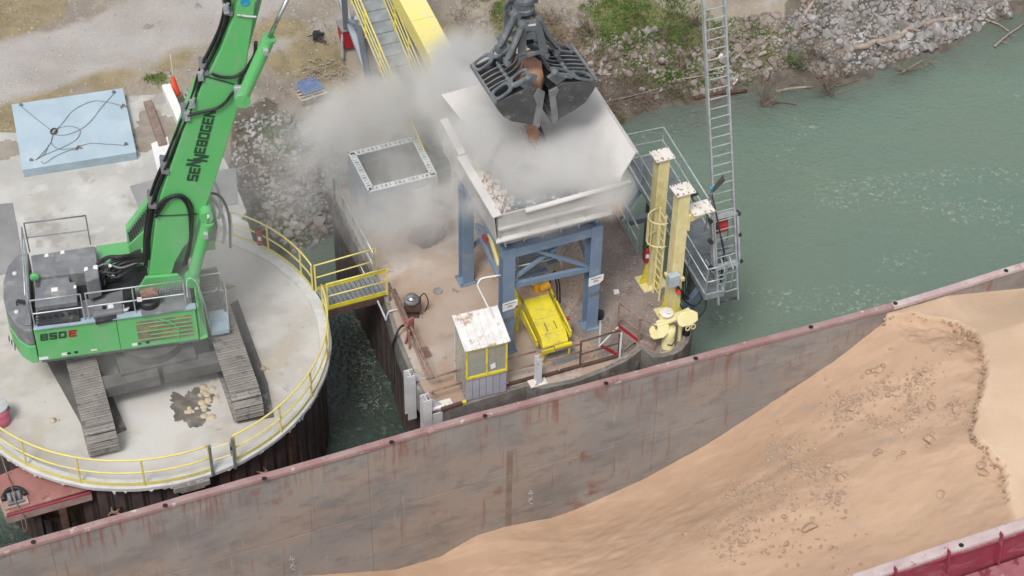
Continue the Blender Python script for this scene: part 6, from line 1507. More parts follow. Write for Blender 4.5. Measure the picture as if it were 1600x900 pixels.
# ================================================================== YELLOW MOORING POSTS
def mpost(px, py, ztop, label, w_=.36):
    p = W(px, py, .012); t = thing('mooring_post', label, 'mooring post', p)
    part('base_plate', MB().box(p+UP*.02, (.82, .72, .04), U, V), 'yellowpale', t)
    part('column', MB().box(p+UP*(ztop/2+.02), (w_, w_, ztop-.04), U, V), 'yellowpale', t, bevel=.012)
    for a in (-1, 1):
        part('gusset', MB().prism([p+U*a*w_/2+UP*.04, p+U*a*.40+UP*.04, p+U*a*.38+UP*.16, p+U*a*w_/2+UP*.95], V*.03), 'yellowdeep', t)
        part('gusset', MB().prism([p+V*a*w_/2+UP*.04, p+V*a*.35+UP*.04, p+V*a*.33+UP*.16, p+V*a*w_/2+UP*.8], U*.03), 'yellowdeep', t)
    cp_ = part('cap_plate', MB().box(p+UP*(ztop+.02), (.60, .52, .04), U, V), 'whiterust', t, bevel=.006)
    for i in range(4):
        for a, b_ in ((-.25+i*.167, -.22), (-.25+i*.167, .22)): part('bolt', MB().cyl(p+U*a+V*b_+UP*(ztop+.04), p+U*a+V*b_+UP*(ztop+.06), .018, 6), 'rustdark', cp_)
    return t, p
t1, m1 = mpost(1018, 441, 5.0, 'tall pale yellow square mooring post further from the barge, with a caged ladder')
t2, m2 = mpost(1048, 491, 4.9, 'tall pale yellow square mooring post nearer the barge, with a side arm')
# arm on the nearer post
zarm = 3.95
ar = part('arm', MB().prism([m2+U*.17+UP*(zarm-.30)-V*.12, m2+U*.92+UP*(zarm-.10)-V*.12, m2+U*.92+UP*zarm-V*.12, m2+U*.17+UP*zarm-V*.12], V*.30), 'yellowpale', t2, bevel=.01)
part('arm_plate', MB().box(m2+U*.66+UP*(zarm+.03)+V*.03, (.68, .54, .05), U, V), 'whiterust', ar)
part('arm_flange', MB().box(m2+U*.20+UP*(zarm-.2), (.04, .46, .55), U, V), 'yellowpale', ar)
part('hook', MB().tube(bez([m2+U*.85+UP*(zarm-.1), m2+U*.9+UP*(zarm-.5), m2+U*.86+UP*(zarm-.9)], 4), .03, 6), 'galvdark', ar)
part('collar', MB().box(m2+UP*1.55, (.46, .46, .10), U, V), 'yellowpale', t2)
jb = part('switch_box', MB().box(m2-U*.05-V*.30+UP*1.75-U*.15, (.34, .22, .42), U, V), 'boxblue', t2, bevel=.015)
part('stop_switch', MB().box(m2-V*.24+UP*1.15+U*.05, (.13, .10, .16), U, V), 'orange', t2, bevel=.01)
for k_ in range(4):
    part('cable', MB().tube(bez([m2-V*.25+UP*(1.5-k_*.1)-U*.05, m2-V*.3+U*(.1+k_*.08)+UP*(1.2-k_*.1), m2-V*.22+U*(.25+k_*.05)+UP*.7, m2+U*(.35+k_*.06)+UP*(.9+.15*k_), m2+U*.28+UP*(1.7+.1*k_)], 6), .018, 5), 'black', t2, smooth=True)
# ladder and safety cage on the far post
lo_ = W(1034, 470, .012)
lo_ = m1+(m2-m1)*.42-U*.12
for a in (-1, 1): part('ladder_rail', MB().bar(lo_+V*.2*a, lo_+V*.2*a+UP*3.4, .05, .06), 'yellowpale', t1)
for i in range(11): part('ladder_rung', MB().cyl(lo_-V*.2+UP*(.25+i*.3), lo_+V*.2+UP*(.25+i*.3), .016, 6), 'yellowpale', t1)
for z in (2.35, 3.25):
    part('cage_hoop', MB().tube([lo_-U*(.36*math.sin(a*math.pi/12)*1.25)+V*.36*math.cos(a*math.pi/12)+UP*z for a in range(13)], .022, 6), 'yellowpale', t1, smooth=True)
for a in (2, 4.5, 6, 7.5, 10):
    c = lo_-U*(.36*math.sin(a*math.pi/12)*1.25)+V*.36*math.cos(a*math.pi/12); part('cage_bar', MB().cyl(c+UP*2.35, c+UP*3.25, .018, 5), 'yellowpale', t1)
extinguisher(W(1010, 409, .9), 'dark red fire extinguisher hung on the farther yellow mooring post', s=1.1)
solo('orange_box', MB().box(W(967, 328, .25), (.22, .2, .45), U, V).box(W(967, 328, .52), (.16, .14, .1), U, V), 'motor', 'small yellow orange switch box at the pier edge below the hopper', 'switch box', bevel=.02)
# galvanised rail along the right pier edge
t = thing('guardrail', 'galvanised guardrail along the pier edge left of the farther yellow post', 'guardrail', W(990, 360))
e0, e1 = W(1000, 396, .012)-U*.12, W(958, 318, .012)-U*.12
rail('g', t, [e0+(e1-e0)*(i/4*1.5) for i in range(5)], 'galv', h=1.07, toe=True)

# ================================================================== GRATING WALKWAY over the river
w0, w1 = W(977, 251), W(1102, 462)
wd_ = (w0-w1).normalized(); ws = Vector((wd_.y, -wd_.x, 0)); WL = (w0-w1).length; WW = 1.28
def Y(a, b, z=0): return w1+ws*a+wd_*b+UP*z
wk = thing('grating_walkway', 'long galvanised grating walkway with handrails standing over the river', 'walkway', Y(.6, WL/2, -.2))
CUT = 1.45
NW = 8
for i in range(NW):
    b0_, b1_ = WL*i/NW, WL*(i+1)/NW-.012
    a1_ = .62 if b1_ < CUT+.1 else WW
    pn = part('grating_panel', MB().prism([Y(0, b0_), Y(a1_, b0_), Y(a1_, b1_), Y(0, b1_)], UP*.012), 'galvdark', wk)
    mb_ = MB(); k_ = int((b1_-b0_)/.075)
    for j in range(k_): mb_.bar(Y(.01, b0_+.03+j*.075, .025), Y(a1_-.01, b0_+.03+j*.075, .025), .022, .022)
    k2 = int(a1_/.1)
    for j in range(k2): mb_.bar(Y(.05+j*.1, b0_, .028), Y(.05+j*.1, b1_, .028), .014, .014)
    part('grating_bars', mb_, 'grate', pn, kind='stuff')
for a, b0_, b1_ in ((0, 0, WL), (WW, CUT, WL), (.62, 0, CUT)): part('side_channel', MB().bar(Y(a, b0_, -.05), Y(a, b1_, -.05), .05, .20), 'galv', wk)
for b_ in (0, WL): part('end_channel', MB().bar(Y(0, b_, -.06), Y(.62 if b_ == 0 else WW, b_, -.06), .05, .22), 'galv', wk)
def wrail(pts, posts):
    hr = part('handrail', MB().tube([p+UP*1.08 for p in pts], .026, 7), 'galv', wk, smooth=True)
    part('mid_rail', MB().tube([p+UP*.55 for p in pts], .024, 7), 'galv', hr, smooth=True)
    for p in posts: part('post', MB().cyl(p, p+UP*1.08, .024, 7), 'galv', hr)
wrail([Y(0, 0), Y(0, WL)], [Y(0, WL*i/5) for i in range(6)])
wrail([Y(0, WL), Y(WW, WL), Y(WW, CUT)], [Y(WW, WL), Y(WW, CUT+1.9), Y(WW, CUT+3.8), Y(WW, CUT)])
wrail([Y(0, 0), Y(.62, 0)], [Y(.62, 0)])
for b_ in (.7, WL-1): part('support_beam', MB().bar(Y(.3, b_, -.15), Y(-.85, b_-.15, -1.7), .20, .20), 'leg', wk)
part('support_beam', MB().bar(Y(-1.0, WL*.6, -.14), Y(.6, WL*.6, -.14), .2, .2), 'galvdark', wk)
part('pile_leg', MB().cyl(Y(.9, WL-.3, -.1), Y(.9, WL-.3, -7), .16, 12), 'galvdark', wk); part('pile_leg', MB().cyl(Y(.75, CUT+1, -.1), Y(.75, CUT+1, -7), .16, 12), 'galvdark', wk)
cbl = thing('cable', 'black cables looping between the yellow post and the walkway end', 'cable', W(1075, 480))
part('cable', MB().tube(bez([m2+U*.2-V*.1+UP*.5, m2+U*.5-V*.35-UP*.2, W(1090, 497, -.5), W(1102, 482, -.4), Y(.05, .05, -.1)], 7), .026, 6), 'black', cbl, smooth=True)
part('cable', MB().tube(bez([m2+U*.2+UP*.9, W(1070, 470, -.2), W(1085, 478, -.5), W(1096, 468, -.3), Y(0, .3, -.1)], 7), .02, 6), 'black', cbl, smooth=True)
part('cable', MB().tube(bez([m2+U*.22+V*.1+UP*1.6, W(1066, 440, .3), W(1062, 470, -.3), W(1078, 440, .0), Y(0, 1.3, -.1)], 7), .02, 6), 'black', cbl, smooth=True)
# twin solar lamp on a pole
pb_ = Y(.70, .45, 0)
lp_ = thing('solar_lamp', 'black bent pipe lamp with a dark solar panel on a walkway post', 'solar lamp', pb_)
po = Vector((pb_.x, pb_.y, 0))
def LP(px, py): return VP(px, py, po, U)
ptop = LP(1112, 301)
part('pole', MB().tube([pb_-UP*.1, Vector((pb_.x, pb_.y, 1.2)), Vector((ptop.x, ptop.y, ptop.z))], .028, 7), 'dark', lp_, smooth=True)
part('arm', MB().tube(bez([ptop, LP(1109, 310), LP(1103, 314), LP(1092, 316), LP(1084, 314), LP(1081, 308)], 5), .04, 7), 'galvdark', lp_, smooth=True)
part('solar_panel', MB().prism([LP(1112, 297), LP(1115, 301), LP(1133, 283), LP(1130, 273)], V*.03+UP*.0), 'solar', lp_, bevel=.004)
part('panel_back', MB().prism([LP(1111, 299)+V*.04, LP(1115, 303)+V*.04, LP(1134, 284)+V*.04, LP(1130, 281)+V*.04], V*.02), 'whitesteel', lp_)
part('lamp_head', MB().box(LP(1081, 304), (.38, .16, .06), U, V), 'dark', lp_, bevel=.02)
for q in ((1111, 295), (1082, 301)): part('sensor', MB().lathe(LP(*q), [(.055, 0), (.055, .05), (.02, .08)], 10), 'cyan', lp_)

# ================================================================== LEANING ACCESS LADDER with its carriage
lb_ = W(1137, 471, -.45); lt_ = VP(1115, 0, Vector((lb_.x, lb_.y, 0)), V)
ld = (lt_-lb_).normalized(); LLN = (lt_-lb_).length+4.5; lw2 = .335; ln_ = U.cross(ld)
ladder = thing('access_ladder', 'very long galvanised ladder leaning up out of the frame over the river', 'ladder', lb_)
for a in (-1, 1):
    part('side_rail', MB().bar(lb_+U*lw2*a, lb_+U*lw2*a+ld*LLN, .055, .15, up=ln_), 'galv', ladder, bevel=.006)
for i in range(int(LLN/.305)):
    p = lb_+ld*(.05+i*.305)
    part('rung', MB().cyl(p-U*(lw2-.02), p+U*(lw2-.02), .019 if i else .04, 7), 'galv' if i else 'dark', ladder)
cg = thing('ladder_carriage', 'grey ladder carriage frame with a dark red winch motor at the walkway end', 'winch carriage', lb_+ld*2.2)
c1, c2 = lb_+ld*1.25, lb_+ld*2.95
for c in (c1, c2): part('cross_beam', MB().bar(c-U*.40-ln_*.02, c+U*.40-ln_*.02, .16, .14, up=ln_), 'galv', cg, bevel=.01)
for a in (-1, 1): part('side_frame', MB().bar(c1+U*.42*a, c2+U*.42*a, .06, .20, up=ln_), 'galv', cg)
part('mid_beam', MB().bar(lb_+ld*2.0-U*.38, lb_+ld*2.0+U*.38, .10, .12, up=ln_), 'galvdark', cg)
part('winch_motor', MB().box(lb_+ld*2.5-U*.03-ln_*.16, (.36, .26, .30), U, ld, ln_).cyl(lb_+ld*2.62-U*.1-ln_*.2, lb_+ld*2.62+U*.2-ln_*.2, .11, 12), 'red', cg, bevel=.03)
part('motor_plate', MB().box(lb_+ld*2.46-ln_*.325+U*.02, (.12, .09, .01), U, ld, ln_), 'white', cg)
part('motor_cap', MB().box(lb_+ld*2.72-U*.02-ln_*.28, (.16, .08, .1), U, ld, ln_), 'white', cg, bevel=.02)
part('fuel_tank', MB().box(lb_+ld*2.5-U*.28-ln_*.15, (.14, .3, .25), U, ld, ln_), 'black', cg, bevel=.02)
part('drum', MB().cyl(lb_+ld*1.65-U*.26-ln_*.12, lb_+ld*1.65+U*.22-ln_*.12, .10, 12), 'galvdark', cg)
for s_ in (1.3, 2.2, 2.9):
    for a in (-1, 1): part('guide_roller', MB().cyl(lb_+ld*s_+U*.47*a-ln_*.1, lb_+ld*s_+U*.47*a+ln_*.1, .07, 10), 'dark', cg)
for a in (-.30, -.02): part('step_rail', MB().tube([Y(.62, .1, .0)+U*(a+.3), Y(.62, .1, .75)+U*(a+.3), Y(.62, .9, 1.25)+U*(a+.3)], .022, 6), 'galv', cg)
part('lever', MB().tube(bez([c1+U*.0-ln_*.1, c1-ln_*.35+U*.1, c1-ln_*.3+ld*.3], 4), .02, 5), 'galv', cg)

# ================================================================== RIPRAP
random.seed(9)
def rock_mesh(seed, m, sub=2, flat=.72):
    bm = bmesh.new(); bmesh.ops.create_icosphere(bm, subdivisions=sub, radius=1)
    rs = random.Random(seed); off = Vector((rs.random()*50, rs.random()*50, rs.random()*50))
    cuts = [(Vector((rs.gauss(0, 1), rs.gauss(0, 1), rs.gauss(0, 1))).normalized(), rs.uniform(.5, .82)) for _ in range(9)]
    sx, sy = rs.uniform(.75, 1.15), rs.uniform(.6, .95)
    for v in bm.verts:
        p = v.co.copy()
        for n_, d_ in cuts:
            k_ = p.dot(n_)
            if k_ > d_: p -= n_*(k_-d_)
        p += p.normalized()*.10*noise.noise(p*1.7+off)
        v.co = Vector((p.x*sx, p.y*sy, p.z*flat))
    me = bpy.data.meshes.new('rock'); bm.to_mesh(me); bm.free(); me.materials.append(M[m]); return me
RM = {m: [rock_mesh(i+(50 if m == 'rock' else 0), m) for i in range(9)] for m in ('rock', 'rockbrown')}
def low(m, k):                             # light copy for the joined rocks
    me = rock_mesh(k+200, m, 1); return [v.co.copy() for v in me.vertices], [tuple(p.vertices) for p in me.polygons]
LOWR = {m: [low(m, k) for k in range(6)] for m in ('rock', 'rockbrown')}
REG = [  # polygon in the photograph, size range, tries, material, region
    ([(1215, 60), (1255, 0), (1290, -25), (1560, -25), (1575, 20), (1500, 60), (1440, 82), (1380, 104), (1290, 122), (1240, 105)], (.07, .27), 5200, 'rock', 'r'),
    ([(1150, 30), (1215, 18), (1250, 30), (1250, 100), (1200, 118), (1140, 138), (1085, 150), (1080, 80), (1120, 50)], (.06, .22), 2600, 'rockbrown', 'r'),
    ([(905, 80), (935, 62), (985, 50), (1030, 68), (1080, 75), (1090, 150), (1050, 140), (1010, 118), (960, 120), (930, 118)], (.05, .18), 2000, 'rockbrown', 'r'),
    ([(985, 45), (1020, 45), (1030, 60), (1000, 75), (975, 70)], (.11, .18), 90, 'rock', 'r'),
    ([(1000, 140), (1040, 132), (1050, 150), (1010, 160)], (.1, .24), 14, 'rock', 'r'),
    ([(435, 315), (470, 285), (505, 275), (548, 300), (560, 330), (530, 352), (500, 380), (470, 400), (440, 380), (395, 345), (400, 330)], (.08, .26), 1700, 'rock', 'l'),
    ([(372, 190), (430, 175), (470, 195), (530, 210), (560, 250), (560, 300), (500, 285), (450, 300), (400, 330), (365, 320), (362, 240)], (.06, .17), 1200, 'rock', 'l'),
]
rocks = []; cells = {}
for ireg, (poly, (r0, r1), tries, m, reg) in enumerate(REG):
    reg = ireg
    x0, x1 = min(p[0] for p in poly), max(p[0] for p in poly); y0, y1 = min(p[1] for p in poly), max(p[1] for p in poly)
    for _ in range(tries):
        x, y = random.uniform(x0, x1), random.uniform(y0, y1)
        if not inside((x, y), poly): continue
        r = r0+(r1-r0)*random.random()**2.4
        p = SP(x, y, zland); ok = True; cxy = (int(p.x/.5), int(p.y/.5))
        for i in (-1, 0, 1):
            for j in (-1, 0, 1):
                for q, qr in cells.get((cxy[0]+i, cxy[1]+j), ()):
                    if (q-p).length < .54*(r+qr): ok = False
        if not ok or p.z < WATER-.15 or (p-CC).xy.length < CR+.2: continue
        cells.setdefault(cxy, []).append((p, r)); rocks.append((r, p, m, reg))
rocks.sort(key=lambda q: -q[0])
LBL = [('pale grey angular stone in the dense riprap far right of the ladder', 'pale riprap stones right of the ladder'),
       ('brownish stone in the riprap directly behind and beside the ladder', 'brownish riprap stones by the ladder'),
       ('small brownish stone on the bank between the grapple and the ladder', 'brownish stones between grapple and ladder'),
       ('light grey stone in the small heap above the brown stones by the grapple', 'light stones in the small heap by the grapple'),
       ('pale boulder on the grass at the water edge left of the ladder', 'pale boulders at the water edge'),
       ('grey stone low on the slope just behind the yellow guardrail with the extinguisher', 'stones low on the slope by the round deck'),
       ('grey stone higher on the slope between the boom and the steel box', 'stones high on the slope by the round deck')]
nbig = 0; rest = []
for r, p, m, reg in rocks:
    vis = True
    if nbig < 296:
        nbig += 1
        o = bpy.data.objects.new('riprap_stone', random.choice(RM[m])); COL.objects.link(o)
        o.location = p+UP*r*.22; o.scale = (r*1.25,)*3; o.rotation_euler = (random.uniform(-.5, .5), random.uniform(-.5, .5), random.uniform(0, 6.28))
        tag(o, LBL[reg][0], 'stone', LBL[reg][1])
    else: rest.append((r, p, m))
for m in ('rock', 'rockbrown'):
    b = MB()
    for r, p, mm in rest:
        if mm != m: continue
        vs, fs = random.choice(LOWR[m]); rot = Matrix.Rotation(random.uniform(0, 6.28), 3, 'Z') @ Matrix.Rotation(random.uniform(-.6, .6), 3, 'X')
        b.add([p+UP*r*.2+rot @ (v*r*1.25) for v in vs], fs)
    if b.v: solo('loose_stones', b, m, kind='stuff')
# pebbles on the land
b = MB()
for i in range(9000):
    x, y = random.uniform(-10, 1000), random.uniform(-30, 330)
    if x > 640 and y > 190: continue
    p = SP(x, y, zland, 0, -4)
    if p.z < WATER+.1 or inside((p.x, p.y), []) : continue
    if random.random() > .35+.65*max(0, nz(p.x, p.y, .5, 4)+.3): continue
    s = random.choice((.012, .018, .025, .035, .05))*random.uniform(.7, 1.3)
    a = random.uniform(0, 6.28); ca, sa = math.cos(a)*s, math.sin(a)*s
    b.add([p+Vector((ca, sa, 0)), p+Vector((-sa, ca, 0))*.8, p-Vector((ca, sa, 0))*.9, p+Vector((sa, -ca, 0)), p+UP*s*.7], [(0, 1, 4), (1, 2, 4), (2, 3, 4), (3, 0, 4)])
solo('pebbles', b, 'pebble', kind='stuff')

# ================================================================== VEGETATION and DRIFTWOOD
def blades(n, picks, h0, h1, m, name, lean=.5, wd=.012):
    b = MB()
    for i in range(n):
        c, r = random.choice(picks); a = random.uniform(0, 6.28); q = r*math.sqrt(random.random())
        x, y = c.x+math.cos(a)*q, c.y+math.sin(a)*q
        if nz(x, y, 1.1, 6) < -.15 and random.random() < .75: continue
        if poly_dist((x, y), rd) < 2.4: continue
        z = zland(x, y)
        if z < WATER+.05: continue
        p = Vector((x, y, z-.02)); h = random.uniform(h0, h1); t = random.uniform(0, 6.28); s = Vector((math.cos(t), math.sin(t), 0))*wd*random.uniform(.7, 1.6)
        l = Vector((random.gauss(0, lean), random.gauss(0, lean), 1)).normalized()*h
        b.add([p-s, p+s, p+l*.6+s*.6, p+l*.6-s*.6, p+l*1.0+Vector((l.x, l.y, -.1*h))*.5], [(0, 1, 2, 3), (3, 2, 4)])
    return solo(name, b, m, kind='stuff')
gp_ = [(p, r) for p, r in GREENW for _ in range(max(1, int(r*r*3)))]
blades(26000, gp_, .08, .28, 'grass', 'green_grass', .6, .014)
tp_ = [(p, r) for p, r in TANW for _ in range(max(1, int(r*r*2)))]
blades(20000, tp_, .03, .11, 'drygrass', 'dry_grass', .9, .010)
BRW = [(W(x, y, -1.5), r) for x, y, r in ((915, 55, 1.3), (960, 75, 1.2), (1000, 95, 1.0), (1045, 100, 1.1), (1075, 85, .8), (940, 95, 1.2), (880, 40, 1.2), (835, 45, 1.0), (1100, 25, .8), (1030, 25, 1.4), (760, 40, 1.2))]
blades(11000, BRW, .12, .45, 'twig', 'dead_weeds', .8, .009)

def twigs(p, h, n, spread, seed, m, name, label, cat, group, leaves=0):
    rs = random.Random(seed); t = thing(name, label, cat, p, group)
    for i in range(n):
        a = rs.uniform(0, 6.28); d = Vector((math.cos(a)*spread*rs.random(), math.sin(a)*spread*rs.random(), 1)).normalized(); L_ = h*rs.uniform(.6, 1.1)
        b = MB(); pts = [p]; q = p.copy(); dd = d.copy()
        for k_ in range(5):
            dd = (dd+Vector((rs.gauss(0, .16), rs.gauss(0, .16), rs.gauss(0, .05)))).normalized(); q = q+dd*L_/5; pts.append(q.copy())
        b.tube(pts, [.020, .017, .014, .011, .008, .004], 5)
        lf = []
        for k_ in range(1, 6):
            for _ in range(rs.randint(1, 3)):
                e = (dd+Vector((rs.gauss(0, .7), rs.gauss(0, .7), rs.gauss(.1, .4)))).normalized(); l2 = L_*rs.uniform(.12, .34)
                e2 = (e+Vector((rs.gauss(0, .3), rs.gauss(0, .3), 0))).normalized()
                b.tube([pts[k_], pts[k_]+e*l2*.55, pts[k_]+e*l2*.55+e2*l2*.5], [.009, .006, .003], 4); lf.append(pts[k_]+e*l2)
                if rs.random() < .6:
                    e3 = (e+Vector((rs.gauss(0, .6), rs.gauss(0, .6), rs.gauss(.1, .3)))).normalized(); b.tube([pts[k_]+e*l2*.4, pts[k_]+e*l2*.4+e3*l2*.5], [.006, .003], 4)
        part('stem', b, m, t)
        if leaves:
            b = MB()
            for c in lf:
                for _ in range(leaves):
                    o_ = c+Vector((rs.gauss(0, .09), rs.gauss(0, .09), rs.gauss(0, .07))); u_ = Vector((rs.gauss(0, 1), rs.gauss(0, 1), rs.gauss(0, .6))).normalized()*.035; v_ = u_.orthogonal().normalized()*.018
                    b.add([o_-u_, o_+v_, o_+u_, o_-v_], [(0, 1, 2, 3)])
            part('foliage', b, 'leaf', t)
SHR = [((1297, 150), 2.3, 12, 1.1, 'bare grey shrub rising out of the water at the bank edge below the long log'), ((1192, 166), 1.7, 12, 1.4, 'bare drooping shrub in the water just right of the ladder'),
       ((1412, 112), 1.5, 8, 1.6, 'low bare shrub half sunk in the water under the right end of the log'), ((1278, 92), 1.6, 12, 1.3, 'bare brown shrub among the stones left of the long log'),
       ((1040, 72), 1.3, 5, .6, 'thin bare sapling stems on the bank left of the ladder'), ((1062, 112), .9, 6, 1.1, 'reddish bare bush on the stones close to the left ladder rail'),
       ((922, 48), .9, 8, 1.2, 'grey brown bush on the bank just right of the grapple'), ((1090, 40), .8, 8, 1.0, 'dry tan bush behind the top of the ladder'), ((1570, 30), .9, 6, 1.2, 'dark bare shrub at the far right end of the bank'), ((1318, 122), .9, 6, 1.2, 'tangle of bare twigs against the lower end of the log')]
for i, ((x, y), h, n, s_, lab) in enumerate(SHR):
    p = SP(x, y, lambda a, b_: max(zland(a, b_), WATER)); twigs(p-UP*.03, h, n, s_, i+3, 'twig', 'bare_shrub', lab, 'shrub', None)
p = SP(1247, 106, zland); twigs(p-UP*.03, .85, 9, 1.1, 77, 'twig', 'green_shrub', 'small green leafy shrub among the stones at the water edge', 'shrub', None, 7)
WZ = lambda a, b_: max(zland(a, b_), WATER)
def log(pts, r, label, m='driftwood', lift=.10, branch=0, cat='driftwood', name='driftwood_log'):
    P = [SP(x, y, WZ)+UP*(lift if i not in () else 0) for i, (x, y) in enumerate(pts)]
    P = bez(P, 5) if len(P) > 2 else [P[0]+(P[1]-P[0])*(i/4) for i in range(5)]
    P = [p+Vector((noise.noise(p*2.1)*r, noise.noise(p*2.1+Vector((9, 1, 1)))*r, noise.noise(p*1.4)*r*.6)) for p in P]
    n_ = len(P); b = MB().tube(P, [r*(1-.45*i/n_)*(1+.2*noise.noise(p*3)) for i, p in enumerate(P)], 8)
    for k_ in range(branch):
        q = P[int(n_*(.2+.6*k_/max(1, branch)))]; e = Vector((random.uniform(-.6, .6), random.uniform(-.8, .2), .35)).normalized()*random.uniform(.4, .9); b.tube([q, q+e*.5, q+e+UP*-.05], [r*.4, r*.3, r*.15], 5)
    return solo(name, b, m, label, cat, smooth=True)
log([(1322, 82), (1358, 71), (1390, 65), (1416, 52), (1442, 41), (1474, 34), (1508, 34)], .14, 'long curved brown driftwood log lying along the stones at the water', branch=4)
log([(1240, 60), (1256, 30), (1272, 4)], .11, 'brown driftwood trunk leaning up the bank among grey stones', branch=1)
log([(1143, 101), (1178, 66)], .05, 'pale barkless stick lying on the stones right of the ladder')
log([(1138, 92), (1160, 72)], .035, 'short grey stick crossing behind the right ladder rail')
log([(1056, 129), (1102, 121), (1130, 118)], .03, 'thin pale branch passing behind the left ladder rail')
log([(1178, 72), (1206, 58)], .05, 'pale stick on the bank pointing toward the brown leaning trunk')
log([(1085, 152), (1120, 147), (1165, 140)], .10, 'dark wet log at the water line behind the ladder', 'rustdark', 0)
log([(1212, 143), (1240, 139), (1270, 137)], .06, 'grey branch lying in the shallow water left of the drowned shrub', lift=.03)
log([(1553, 76), (1575, 58), (1600, 40)], .04, 'pale thin branch sticking out of the water at the right edge', lift=.12, branch=2)
log([(1538, 33), (1560, 42), (1576, 52)], .035, 'thin branch reaching from the bank to the water at right', lift=.1, branch=1)
log([(1406, 118), (1424, 107), (1441, 97)], .035, 'pale branch tip lying on the water under the log', lift=.08, branch=1)
log([(1306, 136), (1322, 132), (1342, 126)], .03, 'dark branch floating right of the drowned shrub', 'twig', .05)
log([(1207, 165), (1218, 161), (1245, 165)], .03, 'small black stick floating alone on the green water', 'rustdark', .02)
log([(1450, 100), (1460, 108)], .025, 'stub of a dark branch poking out of the water', 'twig', .15)
log([(935, 165), (1000, 150), (1040, 138)], .02, 'thin straw coloured stalk lying on the grass by the hopper plate', 'driftwood', .1, name='plant_stalk', cat='stalk')
for (xa, ya), (xb, yb), lab in (((1184, 90), (1197, 86), 'pale wooden block lying on the stones right of the ladder'), ((1123, 96), (1128, 89), 'small white plank behind the ladder rungs'), ((1144, 136), (1151, 128), 'white plank end at the waterline right of the ladder')):
    a, b_ = SP(xa, ya, zland)+UP*.12, SP(xb, yb, zland)+UP*.14
    solo('plank', MB().bar(a, b_, .13, .08), 'whitesteel' if 'white' in lab else 'wood', lab, 'plank', bevel=.01)
b = MB()                                   # drift rubbish floating in the slip between cell and pier
for i in range(260):
    x = random.gauss(572, 14); y = random.uniform(500, 640); x += (y-560)*.05
    p = W(x, y, WATER+.02); a = random.uniform(0, 6.28); d = Vector((math.cos(a), math.sin(a), random.uniform(-.05, .1)))*random.uniform(.05, .3)
    if random.random() < .75: b.tube([p, p+d*.5+UP*.02, p+d], .008, 4)
    else: b.box(p, (.06, .05, .03))
M['drift'] = mat('drift', (.16, .17, .13), (.24, .24, .20), 6, .9, bump=0)
solo('floating_debris', b, 'drift', kind='stuff')
b = MB()
for i in range(30): 
    p = SP(random.uniform(470, 545), random.uniform(98, 125), zland)+UP*.05
    pts = [p+Vector((random.gauss(0, .18), random.gauss(0, .12), random.uniform(0, .18))) for _ in range(4)]; b.tube(bez(pts, 3), .010, 5)
solo('scrap_wire', b, 'wood', 'tangle of pale scrap wire and sticks below the wooden pallet', 'scrap')
solo('bent_pipe', MB().tube(bez([SP(536, 98, zland)+UP*.1, SP(536, 84, zland)+UP*.7, SP(541, 78, zland)+UP*.8, SP(546, 84, zland)+UP*.4], 5), .05, 7), 'galv', 'bent grey pipe stub standing beside the conveyor support leg', 'pipe', smooth=True)
b = MB()
for i in range(14):
    p = SP(random.uniform(490, 503), random.uniform(55, 66), zland)+UP*.08; pts = [p+Vector((random.gauss(0, .12), random.gauss(0, .10), random.uniform(0, .2))) for _ in range(4)]; b.tube(bez(pts, 3), .02, 5)
solo('cable_heap', b, 'dark', 'small dark heap of cable behind the blue plastic tray', 'cable')

# ================================================================== CLODS ON THE SAND
random.seed(31)
CM = [rock_mesh(400+i, 'clod', 2, .6) for i in range(6)]
CL = [(1357, 582, 8), (1366, 580, 9), (1374, 578, 10), (1380, 572, 8), (1495, 640, 12), (1498, 652, 9), (1452, 688, 13), (1456, 679, 9), (1450, 697, 7), (1533, 728, 12), (1537, 740, 11), (1470, 772, 9), (1264, 826, 15), (1314, 748, 11), (1322, 744, 8),
      (1368, 710, 9), (1374, 706, 8), (1427, 653, 8), (1432, 642, 10), (1446, 630, 8), (1455, 636, 10), (1458, 622, 8), (1410, 672, 8), (1436, 600, 6), (1430, 582, 6), (1442, 585, 8), (1448, 578, 7), (1500, 536, 8), (1503, 528, 6), (1484, 552, 5), (1392, 545, 5), (1318, 630, 9), (1330, 640, 10), (1310, 645, 8), (1325, 655, 7), (1345, 620, 6), (1360, 622, 8), (1240, 700, 6), (1232, 715, 8), (1285, 735, 8), (1295, 728, 9), (1270, 745, 7), (1255, 745, 6), (1215, 660, 6), (1300, 622, 6), (1405, 715, 6), (1412, 708, 7), (1370, 602, 6), (1380, 660, 7), (1390, 655, 6), (1375, 668, 7), (1295, 775, 8), (1300, 768, 6), (1270, 812, 6), (1230, 850, 7), (1225, 862, 6), (1245, 792, 6)]
for x, y, s in CL:
    p = SP(x, y, zsand, 1.5, -6.5); o = bpy.data.objects.new('sand_clod', random.choice(CM)); COL.objects.link(o); r = s/54*random.uniform(.75, 1.05)
    o.location = p+UP*r*.15; o.scale = (r*1.2, r*.9, r*.8); o.rotation_euler = (random.uniform(-.2, .2), random.uniform(-.2, .2), random.uniform(0, 6.28))
    tag(o, 'crusty tan clod lying on the sloping sand face', 'clod', 'clods on the sand slope')
b = MB(); b2 = MB()
CLU = [(1322, 640, 17, 16, 210), (1440, 588, 14, 12, 90), (1395, 608, 28, 12, 160), (1232, 712, 18, 17, 200), (1280, 735, 18, 12, 120), (1375, 665, 18, 10, 90), (1425, 640, 18, 20, 100), (1205, 770, 22, 16, 150), (1170, 805, 28, 18, 190), (1140, 845, 26, 18, 170), (1298, 775, 18, 18, 110), (1143, 763, 8, 8, 25), (1500, 535, 14, 8, 50), (1490, 640, 18, 12, 60), (1250, 850, 60, 25, 110)]
